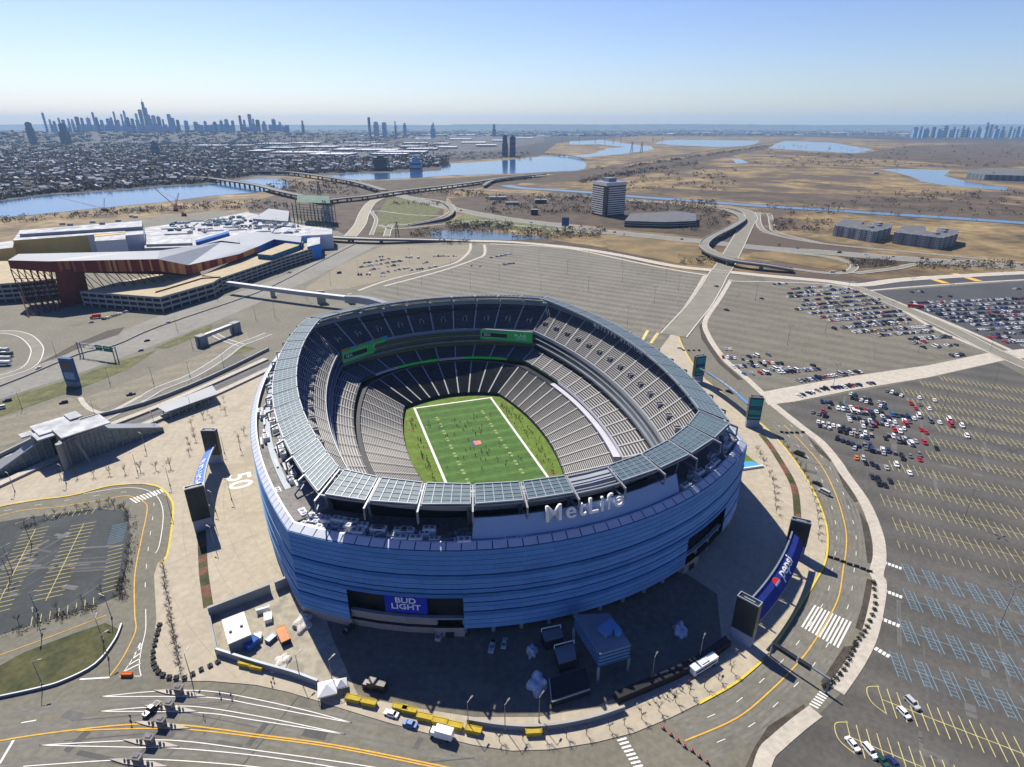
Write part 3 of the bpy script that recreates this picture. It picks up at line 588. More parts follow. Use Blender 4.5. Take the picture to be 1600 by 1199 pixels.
# bowl
R_W = ring(39, 66, 31, 57); R_LB = ring(62, 98, 51, 73)
R_MF = ring(65, 96, 54.5, 75); R_MB = ring(77, 106, 66, 83); R_UF = ring(77.5, 108, 66, 85); R_UB = ring(95.5, 121, 80, 94)
def tier(nm, A, B, z0, z1, rows, aisles, under=True):
    cm = MB(); sm = MB(); am = MB()
    for r in range(rows):
        a = lerp_ring(A, B, r / rows); b = lerp_ring(A, B, (r + 1) / rows); s0 = lerp_ring(A, B, (r + .42) / rows); s1 = lerp_ring(A, B, (r + .74) / rows)
        z = z0 + (z1 - z0) * r / rows; zn = z0 + (z1 - z0) * (r + 1) / rows
        cm.grid(rz(a, z), rz(b, z), M_step); cm.grid(rz(b, z), rz(b, zn), M_step)
        for i in range(N):
            j = (i + 1) % N
            p0, p1, q0, q1 = s0[i], s0[j], s1[i], s1[j]
            if i in aisles: p0 = (p0[0] + (p1[0] - p0[0]) * .12, p0[1] + (p1[1] - p0[1]) * .12); q0 = (q0[0] + (q1[0] - q0[0]) * .12, q0[1] + (q1[1] - q0[1]) * .12)
            h = .82
            sm.face([(*p0, z + .05), (*p1, z + .05), (*p1, z + .42), (*p0, z + .42)], M_seat)
            sm.face([(*p0, z + .42), (*p1, z + .42), (*q1, z + .42), (*q0, z + .42)], M_seat)
            sm.face([(*q0, z + .42), (*q1, z + .42), (*q1, z + h), (*q0, z + h)], M_seat)
            sm.face([(*q1, z + .05), (*q0, z + .05), (*q0, z + h), (*q1, z + h)], M_seat)
        for i in aisles:
            j = (i + 1) % N; L3 = lambda p, q, t: (p[0] + (q[0] - p[0]) * t, p[1] + (q[1] - p[1]) * t)
            w_ = .85 / max(.5, math.dist(a[i], a[j])); w_ = min(w_, .5)
            am.face([(*L3(a[i], a[j], -0), z + .5), (*L3(a[i], a[j], w_), z + .5), (*L3(b[i], b[j], w_), zn + .5), (*L3(b[i], b[j], 0), zn + .5)], M_aisle)
    t_ = cm.build(nm, M_step, st); sm.build('seat_rows', M_seat, t_); ao_ = am.build('aisles', M_aisle, t_); ao_['kind'] = 'stuff'; return t_
AIS = list(range(0, 28, 2)) + list(range(28, 48, 2)) + list(range(48, 76, 2)) + list(range(76, 96, 2))
tier('lower_bowl', R_W, R_LB, 2.0, 12.4, 26, AIS)
tier('mezzanine', R_MF, R_MB, 16, 21, 9, AIS)
tier('upper_deck', R_UF, R_UB, 32.5, 47.2, 20, AIS)
fw = MB(); fw.grid(rz(R_W, 0), rz(R_W, 2.0), mat('field_wall', (.02, .03, .05), var=.3))
fw.grid(rz(R_W, 2.0), rz(R_W, 2.75), MATS['field_wall']); fw.build('field_wall', MATS['field_wall'], st)
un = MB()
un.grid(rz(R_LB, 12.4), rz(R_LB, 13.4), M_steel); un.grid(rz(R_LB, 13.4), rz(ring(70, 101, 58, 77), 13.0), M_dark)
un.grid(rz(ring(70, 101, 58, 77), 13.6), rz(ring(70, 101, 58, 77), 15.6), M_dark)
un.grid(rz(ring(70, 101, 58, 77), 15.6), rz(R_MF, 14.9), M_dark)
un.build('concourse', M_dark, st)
wk = MB(); ix = list(range(3, 22)); R_WK = ring(66.2, 99, 54.5, 75)
wk.grid([(R_LB[i][0] * 1.004, R_LB[i][1] * 1.004, 13.55) for i in ix], [(*R_WK[i], 13.6) for i in ix], M_lum, False); wk.build('sunlit_walkway', M_lum, st)  # sunlight on the right-hand concourse floor painted as a pale strip
su = MB(); su.grid(rz(R_MB, 21), rz(R_MB, 24.2), M_glass); R_S2 = ring(75.6, 105, 65, 82)
su.grid(rz(R_MB, 24.2), rz(R_S2, 24.4), M_steel); su.grid(rz(R_S2, 24.4), rz(R_S2, 25.6), M_steel); su.grid(rz(R_S2, 25.6), rz(R_MB, 25.6), M_steel)
su.grid(rz(R_MB, 25.6), rz(R_MB, 28), M_glass); su.grid(rz(R_MB, 28), rz(ring(76.4, 106.4, 65.4, 83), 28.2), M_steel)
su.grid(rz(ring(76.4, 106.4, 65.4, 83), 28.2), rz(ring(76.4, 106.4, 65.4, 83), 29), M_steel); su.grid(rz(ring(76.4, 106.4, 65.4, 83), 29), rz(R_MB, 29), M_steel)
su.grid(rz(R_MB, 29), rz(R_MB, 31.4), M_glass); su.grid(rz(R_MB, 31.4), rz(R_UF, 31.0), M_dark)
su.build('suites', M_glass, st)
fs = MB(); fs.grid(rz(R_UF, 31.0), rz(R_UF, 33.4), mat('fascia_steel', (.30, .32, .35), var=.1)); fs.grid(rz(R_UF, 33.4), rz([(x * 1.006, y * 1.006) for x, y in R_UF], 33.4), M_steell)
fs.build('upper_fascia', MATS['fascia_steel'], st)
# ribbon boards round the mezzanine front
for i0, i1, m_, nm in ((2, 20, M_lum, 'ribbon_board'), (30, 35, M_green, 'ribbon_board'), (35, 38, M_lum, 'ribbon_board'), (38, 43, M_green, 'ribbon_board'), (43, 46, M_lum, 'ribbon_board'), (20, 30, mat('ribbon_off', (.03, .08, .05), var=.2), 'ribbon_board'), (46, 98, mat('ribbon_grey', (.07, .075, .085), var=.2), 'ribbon_board')):
    rb = MB(); idx = [i % N for i in range(i0, i1 + 1)]
    A = [(*R_MF[i], 14.9) for i in idx]; B = [(*R_MF[i], 16.5) for i in idx]; Cc = [(R_MF[i][0] * 1.006, R_MF[i][1] * 1.006, 16.5) for i in idx]
    rb.grid(A, B, m_, False); rb.grid(B, Cc, m_, False); rb.build(nm, m_, st)
# vomitories of the upper deck
vm = []
for i in list(range(1, 28, 2)) + list(range(29, 48, 2)) + list(range(49, 76, 2)) + list(range(77, 96, 2)):
    p = lerp_ring(R_UF, R_UB, .34)[i]; q = lerp_ring(R_UF, R_UB, .56)[i]; an = math.atan2(q[1] - p[1], q[0] - p[0])
    v = MB(); c = ((p[0] + q[0]) / 2, (p[1] + q[1]) / 2)
    hx = math.dist(p, q) / 2
    ca, sa = math.cos(an), math.sin(an)
    def P2(x, y): return (c[0] + x * ca - y * sa, c[1] + x * sa + y * ca)
    for s in (-1, 1): v.prism([P2(-hx, s * 1.3 - .2), P2(hx, s * 1.3 - .2), P2(hx, s * 1.3 + .2), P2(-hx, s * 1.3 + .2)], 36, 39.9, M_step)
    v.prism([P2(hx - .4, -1.3), P2(hx, -1.3), P2(hx, 1.3), P2(hx - .4, 1.3)], 36, 40.6, M_step)
    v.face([(*P2(-hx, -1.1), 38.4), (*P2(hx - .4, -1.1), 38.6), (*P2(hx - .4, 1.1), 38.6), (*P2(-hx, 1.1), 38.4)], M_dark)
    v.face([(*P2(hx - .42, -1.1), 38.6), (*P2(hx - .42, 1.1), 38.6), (*P2(hx - .42, 1.1), 40.2), (*P2(hx - .42, -1.1), 40.2)], M_dark)
    v.build('vomitory', M_step, st)
# back wall of the upper deck, outer parapet
R_OP = ring(97.5, 123.5, 81.5, 96.5, 28, 20, 127.5)
bk = MB(); bk.grid(rz(R_UB, 47.2), rz(R_UB, 49.6), M_steel); bk.grid(rz(R_UB, 49.6), rz(R_OP, 49.6), M_steell)
bk.grid(rz(R_OP, 45.2), rz(R_OP, 49.6), mat('parapet_grey', (.26, .25, .24), var=.12, scale=.4)); bk.grid(rz(R_DECKI, 45.2), rz(R_OP, 45.2), M_dark); bk.grid(rz(ring(93.5, 117.5, 78, 93.5), 35), rz(ring(93.5, 117.5, 78, 93.5), 45.2), M_dark)  # recess below the parapet coloured near-black to paint in its shadow
bk.build('bowl_outer_wall', M_steel, st)
# canopy ring
ci = ring(89.5, 119.5, 75, 94.5, 28, 20, 124.3); co = ring(100.5, 128, 82.5, 105.5, 28, 20, 132.3)
ZI, ZO = 53.4, 51.6
missing = {86 + 2}
ptype = None
bays = [(k, k + 2) for k in range(0, 28, 2)] + [(k, k + 2) for k in range(28, 48, 2)] + [(k, k + 2) for k in range(48, 76, 2)] + [(k, k + 2) for k in range(76, 96, 2)]
for a, b in bays:
    b %= N; corner_pad = .05
    if a == 86: continue
    pa, pb, qa, qb = ci[a], ci[b], co[a], co[b]
    L3 = lambda p, q, t: (p[0] + (q[0] - p[0]) * t, p[1] + (q[1] - p[1]) * t)
    lo = .045; hi = .955
    if a in (0, 28, 48, 76): lo = .12
    if b in (28, 48, 76, 0): hi = .9
    p = MB(); f = MB(); nU = 6 if a >= 76 or 28 <= a < 48 else 6; nV = 5
    def PT(u, v, dz=0.0):
        x0 = L3(pa, pb, u); x1 = L3(qa, qb, u); x = L3(x0, x1, v); return (x[0], x[1], ZI + (ZO - ZI) * v + dz)
    p.face([PT(lo, 0), PT(lo, 1), PT(hi, 1), PT(hi, 0)], M_panel); p.face([PT(lo, 0, -.3), PT(hi, 0, -.3), PT(hi, 1, -.3), PT(lo, 1, -.3)], M_steel)
    po_ = p.build('canopy_panel', M_panel, st)
    for k in range(nU):
        u = lo + (hi - lo) * k / (nU - 1); f.bar(PT(u, -.01, .06), PT(u, 1.01, .06), .26, .22, M_steell)
    for k in range(nV + 1): f.bar(PT(lo, k / nV, .05), PT(hi, k / nV, .05), .2 if 0 < k < nV else .42, .18 if 0 < k < nV else .5, M_steell if k in (0, nV) else M_steel)
    f.build('panel_frame', M_steell, po_)
tr = MB()
for k in range(0, N, 2):
    i = ci[k]; o_ = co[k]; d = ((o_[0] - i[0]), (o_[1] - i[1])); l = math.hypot(*d); d = (d[0] / l, d[1] / l); e = (o_[0] + d[0] * 3.2, o_[1] + d[1] * 3.2); w_ = R_OP[k]
    tr.bar((*i, ZI - .5), (*e, ZO - 1.2), .55, .8, M_steell); tr.bar((*e, ZO - 1.0), (*e, 46.4), .45, .5, M_steel); tr.bar((*e, 46.4), (*w_, 46.0), .45, .5, M_steel)
    tr.bar((*o_, ZO - .6), (*w_, 45.2), .5, .6, M_steel); tr.bar((w_[0], w_[1], 47), (w_[0] * .985, w_[1] * .985, 35), .9, .9, M_steel)
for rg, z, wd in ((ci, ZI - .6, .6), (co, ZO - .7, .6), (lerp_ring(R_OP, co, .5), 50.3, .5), (lerp_ring(ci, R_UB, .6), 51.0, .5), (lerp_ring(ci, R_UB, .3), 52.2, .4)):
    for i in range(N): tr.bar((*rg[i], z), (*rg[(i + 1) % N], z), wd, wd, M_steel)
tr.build('canopy_truss', M_steel, st)
# banner screen and big letters above the near rim
mb_ = MB(); R_B0 = ring(106, 135.8, 86, 107); R_B1 = ring(101.8, 133.6, 83, 106)
idx = list(range(82, 92))
mb_.grid([(*R_B0[i], 36.0 + (.9 if i % 2 else 0)) for i in idx], [(*R_B1[i], 46.8) for i in idx], M_mem, False)
mb_.grid([(R_B1[i][0] * .996, R_B1[i][1] * .996, 46.8) for i in idx], [(R_B0[i][0] * .996, R_B0[i][1] * .996, 36.0) for i in idx], M_steel, False)
for i in idx[1::2]: mb_.bar((R_B0[i][0] * 1.002, R_B0[i][1] * 1.002, 36.5), (R_B1[i][0] * 1.004, R_B1[i][1] * 1.004, 46.8 if 0 else 42.5), .3, .3, M_steel)
mb_.build('banner_screen', M_mem, st)
lt = 'MetLife'; RL = ring(102.6, 134.6, 83.5, 106.5); xs = [-9.2, -4.4, -.9, 2.7, 6.4, 9.4, 13.2]; wid = {}
xs = [-9.0, -2.8, 1.3, 5.4, 8.9, 11.5, 15.4]
for ch, tx in zip(lt, xs):
    i, an = on_ring(RL, tx); c = RL[i]; yy = -134.6 + .0028 * tx * tx
    text_obj('letter', ch, 8.4, M_letter, (tx, yy - .6, 46.6), (math.radians(84), 0, an * 0 + math.atan(.005 * tx)), st, .4, .09)
# name on the inside of the right-hand back wall
i = 11; nm = 'METLIFE STADIUM'
for k, ch in enumerate(nm):
    if ch == ' ': continue
    fpos = 20.2 - k * .56; i = int(fpos); t = fpos - i
    a, b = R_UB[i], R_UB[i + 1]; x = a[0] + (b[0] - a[0]) * t; y = a[1] + (b[1] - a[1]) * t; an = math.atan2(b[1] - a[1], b[0] - a[0])
    text_obj('letter', ch, 4.0, M_letter, (x - math.sin(an) * .0 - .9 * math.cos(an - math.pi / 2), y - .9 * math.sin(an - math.pi / 2), 48.2), (math.radians(88), 0, an + math.pi), st, .15, .07)
# score boards hung in the far corners
def board(x0, y0, x1, y1, zb, zt_, flip=False):
    c = ((x0 + x1) / 2, (y0 + y1) / 2); an = math.atan2(y1 - y0, x1 - x0); l = math.hypot(x1 - x0, y1 - y0); h = zt_ - zb
    n = (math.sin(an), -math.cos(an))
    b = MB(); b.box((*c, (zb + zt_) / 2), (l, 1.6, h), an, M_steel); bo = b.build('scoreboard', M_steel, st)
    def at(u, z, d): return (c[0] + math.cos(an) * u + n[0] * d, c[1] + math.sin(an) * u + n[1] * d, z)
    s = MB(); zc = (zb + zt_) / 2
    s.box(at(0, zc, .85), (l - .6, .12, h - .8), an, M_green); so_ = s.build('screen', M_green, bo)
    k = MB(); k.box(at(-l * .22, zc, .95), (l * .5, .1, h * .42), an, M_screenk)
    for dz in (-1, 1): k.box(at(-l * .22, zc + dz * h * .22, 1.0), (l * .5, .1, .35), an, M_lum)
    for du in (-1, 1): k.box(at(-l * .22 + du * l * .25, zc, 1.0), (.35, .1, h * .46), an, M_lum)
    k.build('game_panel', M_screenk, bo)
    text_obj('screen_lettering', 'SEA', h * .36, M_letter, at(-l * .36, zc, 1.06), (math.pi / 2, 0, an), bo, .02, .03, 1.1)
    text_obj('screen_lettering', 'FLAG', h * .38, M_letter, at(l * .27, zc + h * .07, 1.0), (math.pi / 2, 0, an), bo, .02, .08, 1.2)
    text_obj('screen_lettering', 'FOOTBALL', h * .17, M_letter, at(l * .29, zc - h * .2, 1.0), (math.pi / 2, 0, an), bo, .02, .03, 1.2)
    a = MB()
    for q in range(6): a.box(at(-l / 2 + l * (q + .5) / 6, zt_ + .5, .3), (l / 6 - .3, .8, 1.0), an, mat('amber_panel', (.45, .30, .04), var=.1) if q % 2 == 0 else mat('sky_panel', (.10, .35, .6), var=.1))
    if flip: a.build('advert_strip', MATS['amber_panel'], bo)
board(-65.2, 84, -33.5, 104, 25.6, 33.8, True); board(31.5, 101, 64, 82, 26, 33.8)
# ------------------------------------------------------------------ playing field
M_turf = mat('turf', (.07, .165, .028), var=.14, scale=.15, fine=(.35, .35), wave=(71.6, 9.14, .5, .3))
M_apron = mat('turf_edge', (.11, .18, .02), var=.2, scale=.2, fine=(.3, .4), blot=(.12, .6, (.14, .10, .03)))
f = MB(); f.face([(*SW(*p), .62) for p in R_W], M_apron); f.build('field_apron', M_apron, None, 'structure')
f = MB(); f.face([(*SW(*p), .68) for p in ((-24.4, -54.9), (24.4, -54.9), (24.4, 54.9), (-24.4, 54.9))], M_turf); f.build('playing_field', M_turf, None, 'structure')
f = MB()
def fl_(t0, s0, t1, s1, wd, m=M_white, z=.74): strip(f, [SW(t0, s0), SW(t1, s1)], wd, z, m)
for s in (-1, 1): fl_(s * 25.3, -56.7, s * 25.3, 56.7, 1.3); fl_(-24.4, s * 55.8, 24.4, s * 55.8, 1.3)
M_yd = mat('yard_line', (.16, .22, .09), var=.1)
for k in range(-10, 11): fl_(-24.4, k * 4.572, 24.4, k * 4.572, .2 if k % 2 else .32, M_yd)
for k in range(-4, 5):
    for s in (-1, 1):
        for q in (-1, 1): f.face([(*SW(s * 14.5 + 1.1 * math.cos(a * .785), k * 9.144 + q * 1.6 + 1.0 * math.sin(a * .785)), .745) for a in range(8)], mat('field_number', (.22, .30, .10), var=.1))
f.face([(*SW(-1.2 + 1.8 * math.cos(a * .524), 2.1 * math.sin(a * .524)), .75) for a in range(3, 10)], mat('mark_blue', (.06, .09, .35)))
f.face([(*SW(-1.2, y), .75) for y in (-2.6,)] + [(*SW(2.6, -2.2), .75), (*SW(2.9, 2.0), .75), (*SW(-1.2, 2.6), .75)], mat('mark_pink', (.55, .20, .20)))
f.build('field_markings', M_white, None, 'structure')
# ------------------------------------------------------------------ shopping complex on the left
M_beige = mat('beige_roof', (.42, .35, .22), var=.07, scale=.05, fine=(.2, .25))
M_concp = mat('pale_wall', (.32, .315, .30), var=.08, scale=.1)
M_gold = mat('gold_wall', (.62, .42, .13), var=.08, scale=.05)
M_whitew = mat('white_wall', (.62, .62, .62), var=.05, scale=.05)
M_roofw = mat('white_roof', (.50, .51, .52), var=.2, scale=.05, fine=(.12, .6), blot=(.02, .58, (.24, .25, .26)))
M_roofg = mat('grey_metal_roof', (.22, .235, .25), rough=.5, var=.08, scale=.03, metal=.1)
M_red = mat('maroon_panel', (.16, .028, .022), var=.15, scale=.2)
M_redsteel = mat('maroon_steel', (.10, .02, .018), var=.2)
M_bluew = mat('blue_wall', (.03, .12, .38), var=.1, scale=.1)
M_teal = mat('teal_wall', (.02, .13, .20), var=.25, scale=.3)
M_black = mat('black_plastic', (.012, .012, .014), rough=.5, var=.3)
def extrude(b, px, z, m, top, zb=0.0):
    p = [G(x, y, z) for x, y in px]; b.prism(p, zb, z, m, top)
    return p
# back hall: gold and white walls, two roof levels
t = thing('exhibition_hall', (*G(120, 392, 0), 0)); tag(t, 'long hall with gold and white walls and flat white roof behind the ski slope', 'hall')
def add(b, nm, m, par):
    o = b.build(nm, m, par); 
    if par is not None: o.matrix_parent_inverse = Matrix.Translation(-par.location)
    return o
b = MB(); extrude(b, [(20, 376), (117, 369), (195, 363), (195, 356), (222, 354), (222, 350), (30, 362)], 34, M_gold, M_roofw); add(b, 'gold_wing', M_gold, t)
b = MB(); extrude(b, [(117, 370), (148, 368), (148, 377), (196, 374), (196, 368), (224, 366), (224, 355), (119, 366)], 33, M_whitew, M_roofw); add(b, 'white_wing', M_whitew, t)
b = MB(); extrude(b, [(30, 366), (222, 354), (222, 345), (30, 360)], 38, M_steel, M_roofw); add(b, 'upper_roof', M_roofw, t)
b = MB(); extrude(b, [(-120, 400), (0, 389), (20, 387), (22, 376), (0, 379), (-120, 388)], 30, M_gold, M_roofw); add(b, 'low_wing', M_gold, t)
b = MB(); extrude(b, [(147, 370), (196, 365), (196, 361), (147, 366)], 33.6, M_gold, M_gold, 24); add(b, 'gold_screen', M_gold, t)
for px, py in ((98, 352), (110, 353), (145, 349), (160, 351), (185, 347), (206, 340), (212, 341)):
    b = MB(); x, y = G(px, py, 38); b.box((x, y, 39.5), (6, 4, 3), .2, M_steel); b.box((x, y, 41.2), (4, 2, .6), .2, M_steell); add(b, 'roof_unit', M_steel, t)
# indoor ski slope
t = thing('ski_slope', (-380, 570, 0)); tag(t, 'raised maroon and orange striped indoor ski slope with grey metal roof', 'hall')
def zat(px, py, Y): return AT(px, py, Y)[1]
Y0 = 568.0; fx = [AT(80, 426, Y0)]
f0 = (AT(80, 426, Y0)[0], Y0, 36.0, zat(80, 409, Y0))
def fp(px, pb, zb, ptop): x, y = G(px, pb, zb); return (x, y, zb, zat(px, ptop, y))
f1 = fp(250, 424, 27, 405.5); f2 = fp(297, 430, 16.5, 415); f3 = fp(375, 405, 18, 397.5)
x, y = G(12, 407.5, f0[3] - 1); l1 = (x, y, 37.5, f0[3] - 1); x, y = G(29, 397.5, f0[3] - .5); k0 = (x, y, 37.5, f0[3] - .5)
def kp(px, py, z, zb): x, y = G(px, py, z); return (x, y, zb, z)
zz = [f1[3], f2[3], f3[3]]
k1 = kp(190, 394, f0[3] * .6 + zz[0] * .4, 30); k2 = kp(250, 392, zz[0], 26); k3 = kp(345, 379, zz[2] + 2, 18); k4 = kp(405, 385, zz[2], 18)
out = [f0, f1, f2, f3, k4, k3, k2, k1, k0, l1]
b = MB(); i0 = len(b.v); b.v += [(p[0], p[1], p[2]) for p in out] + [(p[0], p[1], p[3]) for p in out]; n = len(out)
M_str = mat('striped_cladding', (.16, .028, .022), var=.1)
def stripes_mat():
    m = M_str; nt_ = m.node_tree; L = nt_.links.new; bs = nt_.nodes['Principled BSDF']; geo = nt_.nodes.new('ShaderNodeNewGeometry')
    mp = nt_.nodes.new('ShaderNodeMapping'); mp.inputs['Scale'].default_value = (.28, .16, 0); L(geo.outputs['Position'], mp.inputs[0])
    ns = nt_.nodes.new('ShaderNodeTexVoronoi'); ns.voronoi_dimensions = '1D'; ns.inputs['Scale'].default_value = .55
    sx = nt_.nodes.new('ShaderNodeSeparateXYZ'); L(geo.outputs['Position'], sx.inputs[0]); L(sx.outputs[0], ns.inputs['W'])
    sp = nt_.nodes.new('ShaderNodeSeparateColor'); L(ns.outputs['Color'], sp.inputs[0])
    gr = nt_.nodes.new('ShaderNodeMapRange'); gr.inputs[1].default_value = -420; gr.inputs[2].default_value = -280; gr.inputs[3].default_value = .46; gr.inputs[4].default_value = -.28; L(sx.outputs[0], gr.inputs[0])
    ad = nt_.nodes.new('ShaderNodeMath'); ad.operation = 'SUBTRACT'; L(sp.outputs[0], ad.inputs[0]); L(gr.outputs[0], ad.inputs[1])
    rm = nt_.nodes.new('ShaderNodeValToRGB'); rm.color_ramp.interpolation = 'CONSTANT'; e = rm.color_ramp.elements
    e[0].position = 0; e[0].color = (.16, .026, .02, 1); e[1].position = .35; e[1].color = (.30, .10, .04, 1)
    q = e.new(.55); q.color = (.46, .23, .07, 1); q = e.new(.85); q.color = (.30, .13, .045, 1)
    L(ad.outputs[0], rm.inputs[0]); L(rm.outputs[0], bs.inputs['Base Color'])
stripes_mat()
for k in range(n):
    j = (k + 1) % n; b.f.append((i0 + k, i0 + j, i0 + n + j, i0 + n + k)); b.m.append(b._mi(M_red if k in (0, 8, 9) and k != 0 else M_str))
b.f.append(tuple(i0 + n - 1 - k for k in range(n))); b.m.append(b._mi(M_redsteel)); add(b, 'hall_body', M_str, t)
b = MB(); tris = ((0, 9, 8, 7), (0, 7, 6, 1), (1, 6, 5, 2), (2, 5, 4, 3))
for q in tris: b.face([(out[i][0], out[i][1], out[i][3] + .3) for i in q], M_roofg)
o = add(b, 'roof', M_roofg, t)
b = MB(); x, y = G(286, 406, zz[1]); b.box((x, y, zz[1] + 1), (12, 8, 2), .5, M_whitew); b.box((x + 3, y - 1, zz[1] + 2.2), (5, 4, .6), .5, M_dark); add(b, 'skylight', M_whitew, t)
b = MB(); q0 = AT(86, 425, 572); q1 = AT(104, 425, 572); g0 = G(96, 481); g1 = G(124, 476)
b.prism([g0, g1, (g1[0] + 3, g1[1] + 14), (g0[0] + 3, g0[1] + 14)], 0, 36.5, M_red, None, False, [(q0[0], 572), (q1[0] + 4, 572), (q1[0] + 4, 590), (q0[0], 590)]); add(b, 'support_tower', M_red, t)
b = MB(); rr = random.Random(5)
base = [G(x, y) for x, y in ((46, 497), (62, 494), (78, 490), (95, 484))]; 
for k in range(7):
    u = k / 6; tx = l1[0] + (f0[0] - l1[0]) * u; ty = l1[1] + (f0[1] - l1[1]) * u; gx = base[0][0] + (base[3][0] - base[0][0]) * u; gy = base[0][1] + (base[3][1] - base[0][1]) * u
    b.bar((tx, ty, 37), (gx, gy, 0), .9, .9, M_redsteel); b.bar((tx, ty + 22, 37), (gx, gy + 22, 0), .8, .8, M_redsteel)
    if k:
        for q in range(5): b.bar((px_[0] + (pg[0] - px_[0]) * q / 5, px_[1] + (pg[1] - px_[1]) * q / 5, 37 - 7.4 * q), (tx + (gx - tx) * (q + 1) / 5, ty + (gy - ty) * (q + 1) / 5, 37 - 7.4 * (q + 1)), .5, .5, M_redsteel); b.bar((px_[0] + (pg[0] - px_[0]) * (q + 1) / 5, px_[1] + (pg[1] - px_[1]) * (q + 1) / 5, 37 - 7.4 * (q + 1)), (tx + (gx - tx) * (q + 1) / 5, ty + (gy - ty) * (q + 1) / 5, 37 - 7.4 * (q + 1)), .5, .5, M_redsteel)
    px_, pg = (tx, ty), (gx, gy)
for k in range(9):
    u = .12 + k * .1; xx = f0[0] + (f1[0] - f0[0]) * u; yy = f0[1] + (f1[1] - f0[1]) * u; zb = f0[2] + (f1[2] - f0[2]) * u
    b.bar((xx, yy + 6, zb), (xx + 4, yy + 12, 15), .7, .7, M_redsteel); b.bar((xx, yy + 6, zb), (xx + 14, yy + 12, 15), .5, .5, M_redsteel)
add(b, 'steel_trestle', M_redsteel, t)
# garages with open decks
def garage(nm, label, px, z, levels, faces, parent=None):
    g = thing(nm, (*G(*px[0], z), 0)); tag(g, label, 'garage'); P = [G(x, y, z) for x, y in px]; n = len(P)
    b = MB(); b.prism(P, z - .8, z, M_concp, M_beige, True); add(b, 'roof_deck', M_beige, g)
    core = MB(); c = (sum(p[0] for p in P) / n, sum(p[1] for p in P) / n)
    core.prism([(c[0] + (p[0] - c[0]) * .985, c[1] + (p[1] - c[1]) * .985) for p in P], 0, z - .9, M_dark); add(core, 'dark_interior', M_dark, g)
    for a in faces:
        p, q = Vector(P[a]), Vector(P[(a + 1) % n]); L_ = (q - p).length; d = (q - p).normalized(); an = math.atan2(d.y, d.x)
        f = MB()
        for l in range(levels):
            zc = z * (l + 1) / levels - .1; m = (p + q) / 2; f.box((m.x, m.y, zc - .4), (L_, .5, z / levels * .38), an, M_concp)
        k = max(2, int(L_ / 9))
        for i in range(k + 1): c_ = p.lerp(q, i / k); f.box((c_.x, c_.y, z / 2), (.9, .9, z - .1), an, M_concp)
        add(f, 'deck_front', M_concp, g)
    return g
g = garage('parking_garage', 'beige roofed open parking garage in front of the ski slope', [(126, 456), (250, 465), (332, 442), (345, 434), (316, 432), (310, 420), (250, 428), (190, 440)], 15, 3, (0, 1, 2))
b = MB(); q = GW([(243, 458), (316, 436), (345, 434)], 15); slab(b, q, .5, 15, 16.2, M_redsteel); add(b, 'deck_parapet', M_redsteel, g)
garage('parking_garage', 'long open parking garage running along the highway under the mall', [(345, 434.5), (400, 416), (445, 401), (488, 388), (480, 380), (440, 388), (400, 400), (372, 404), (316, 430)], 15, 4, (0, 1, 2))
garage('parking_garage', 'parking garage at the far left behind the maroon trestle', [(-160, 448), (0, 444), (30, 442), (88, 436), (70, 416), (10, 408), (-160, 410)], 19, 4, (0, 1, 2))
# mall body
t = thing('shopping_mall', (*G(430, 380), 0)); tag(t, 'sprawling mall of white roofs full of vents with blue and teal walls', 'mall')
b = MB(); extrude(b, [(226, 388), (300, 386), (345, 376), (372, 384), (400, 378), (448, 366), (440, 344), (385, 332), (330, 342), (226, 356)], 20, M_concp, M_roofw); add(b, 'main_roof', M_roofw, t)
b = MB(); extrude(b, [(440, 372), (480, 368), (519, 366), (519, 358), (470, 352), (440, 345)], 21, M_whitew, M_roofw); add(b, 'white_end_block', M_whitew, t)
b = MB(); extrude(b, [(376, 383), (402, 386), (428, 374), (470, 379), (471, 370), (400, 362), (372, 372)], 24, M_bluew, M_roofg); add(b, 'blue_block', M_bluew, t)
b = MB(); extrude(b, [(402, 397), (424, 399), (466, 384), (474, 378), (462, 374), (430, 386)], 21, M_teal, M_beige, 12); add(b, 'teal_block', M_teal, t)
b = MB(); extrude(b, [(480, 386), (500, 381), (500, 369), (480, 373)], 18, mat('bright_blue_wall', (.03, .22, .62), var=.1), M_roofw); add(b, 'bright_blue_block', MATS['bright_blue_wall'], t)
b = MB(); extrude(b, [(306, 379), (358, 364), (357, 361), (305, 376)], 24, M_bluew, M_bluew); add(b, 'blue_parapet', M_bluew, t)
b = MB(); extrude(b, [(228, 382), (300, 380), (298, 369), (230, 370)], 23, M_concp, M_roofw); add(b, 'front_block', M_concp, t)
b = MB(); extrude(b, [(345, 376), (400, 383), (430, 372), (380, 363)], 22.4, M_steel, M_roofg); add(b, 'grey_roof', M_roofg, t)
b = MB(); extrude(b, [(395, 342), (450, 346), (452, 330), (420, 326)], 24, M_roofg, M_roofg); add(b, 'barrel_roof', M_roofg, t)
rr = random.Random(11)
for k in range(95):
    px = rr.uniform(262, 470); py = 352 + rr.uniform(-6, 12) + abs(px - 380) * .03 - (6 if 330 < px < 440 else 0)
    x, y = G(px, py, 20); b = MB(); w_, d_, h = rr.uniform(3, 9), rr.uniform(3, 7), rr.uniform(1.5, 4)
    m_ = rr.choice([M_steel, M_steel, M_roofw, M_concp, M_teal]); b.box((x, y, 20 + h / 2), (w_, d_, h), rr.random(), m_); b.cyl((x, y, 20 + h), 1, .6, 6, M_dark); add(b, 'roof_unit', m_, t)
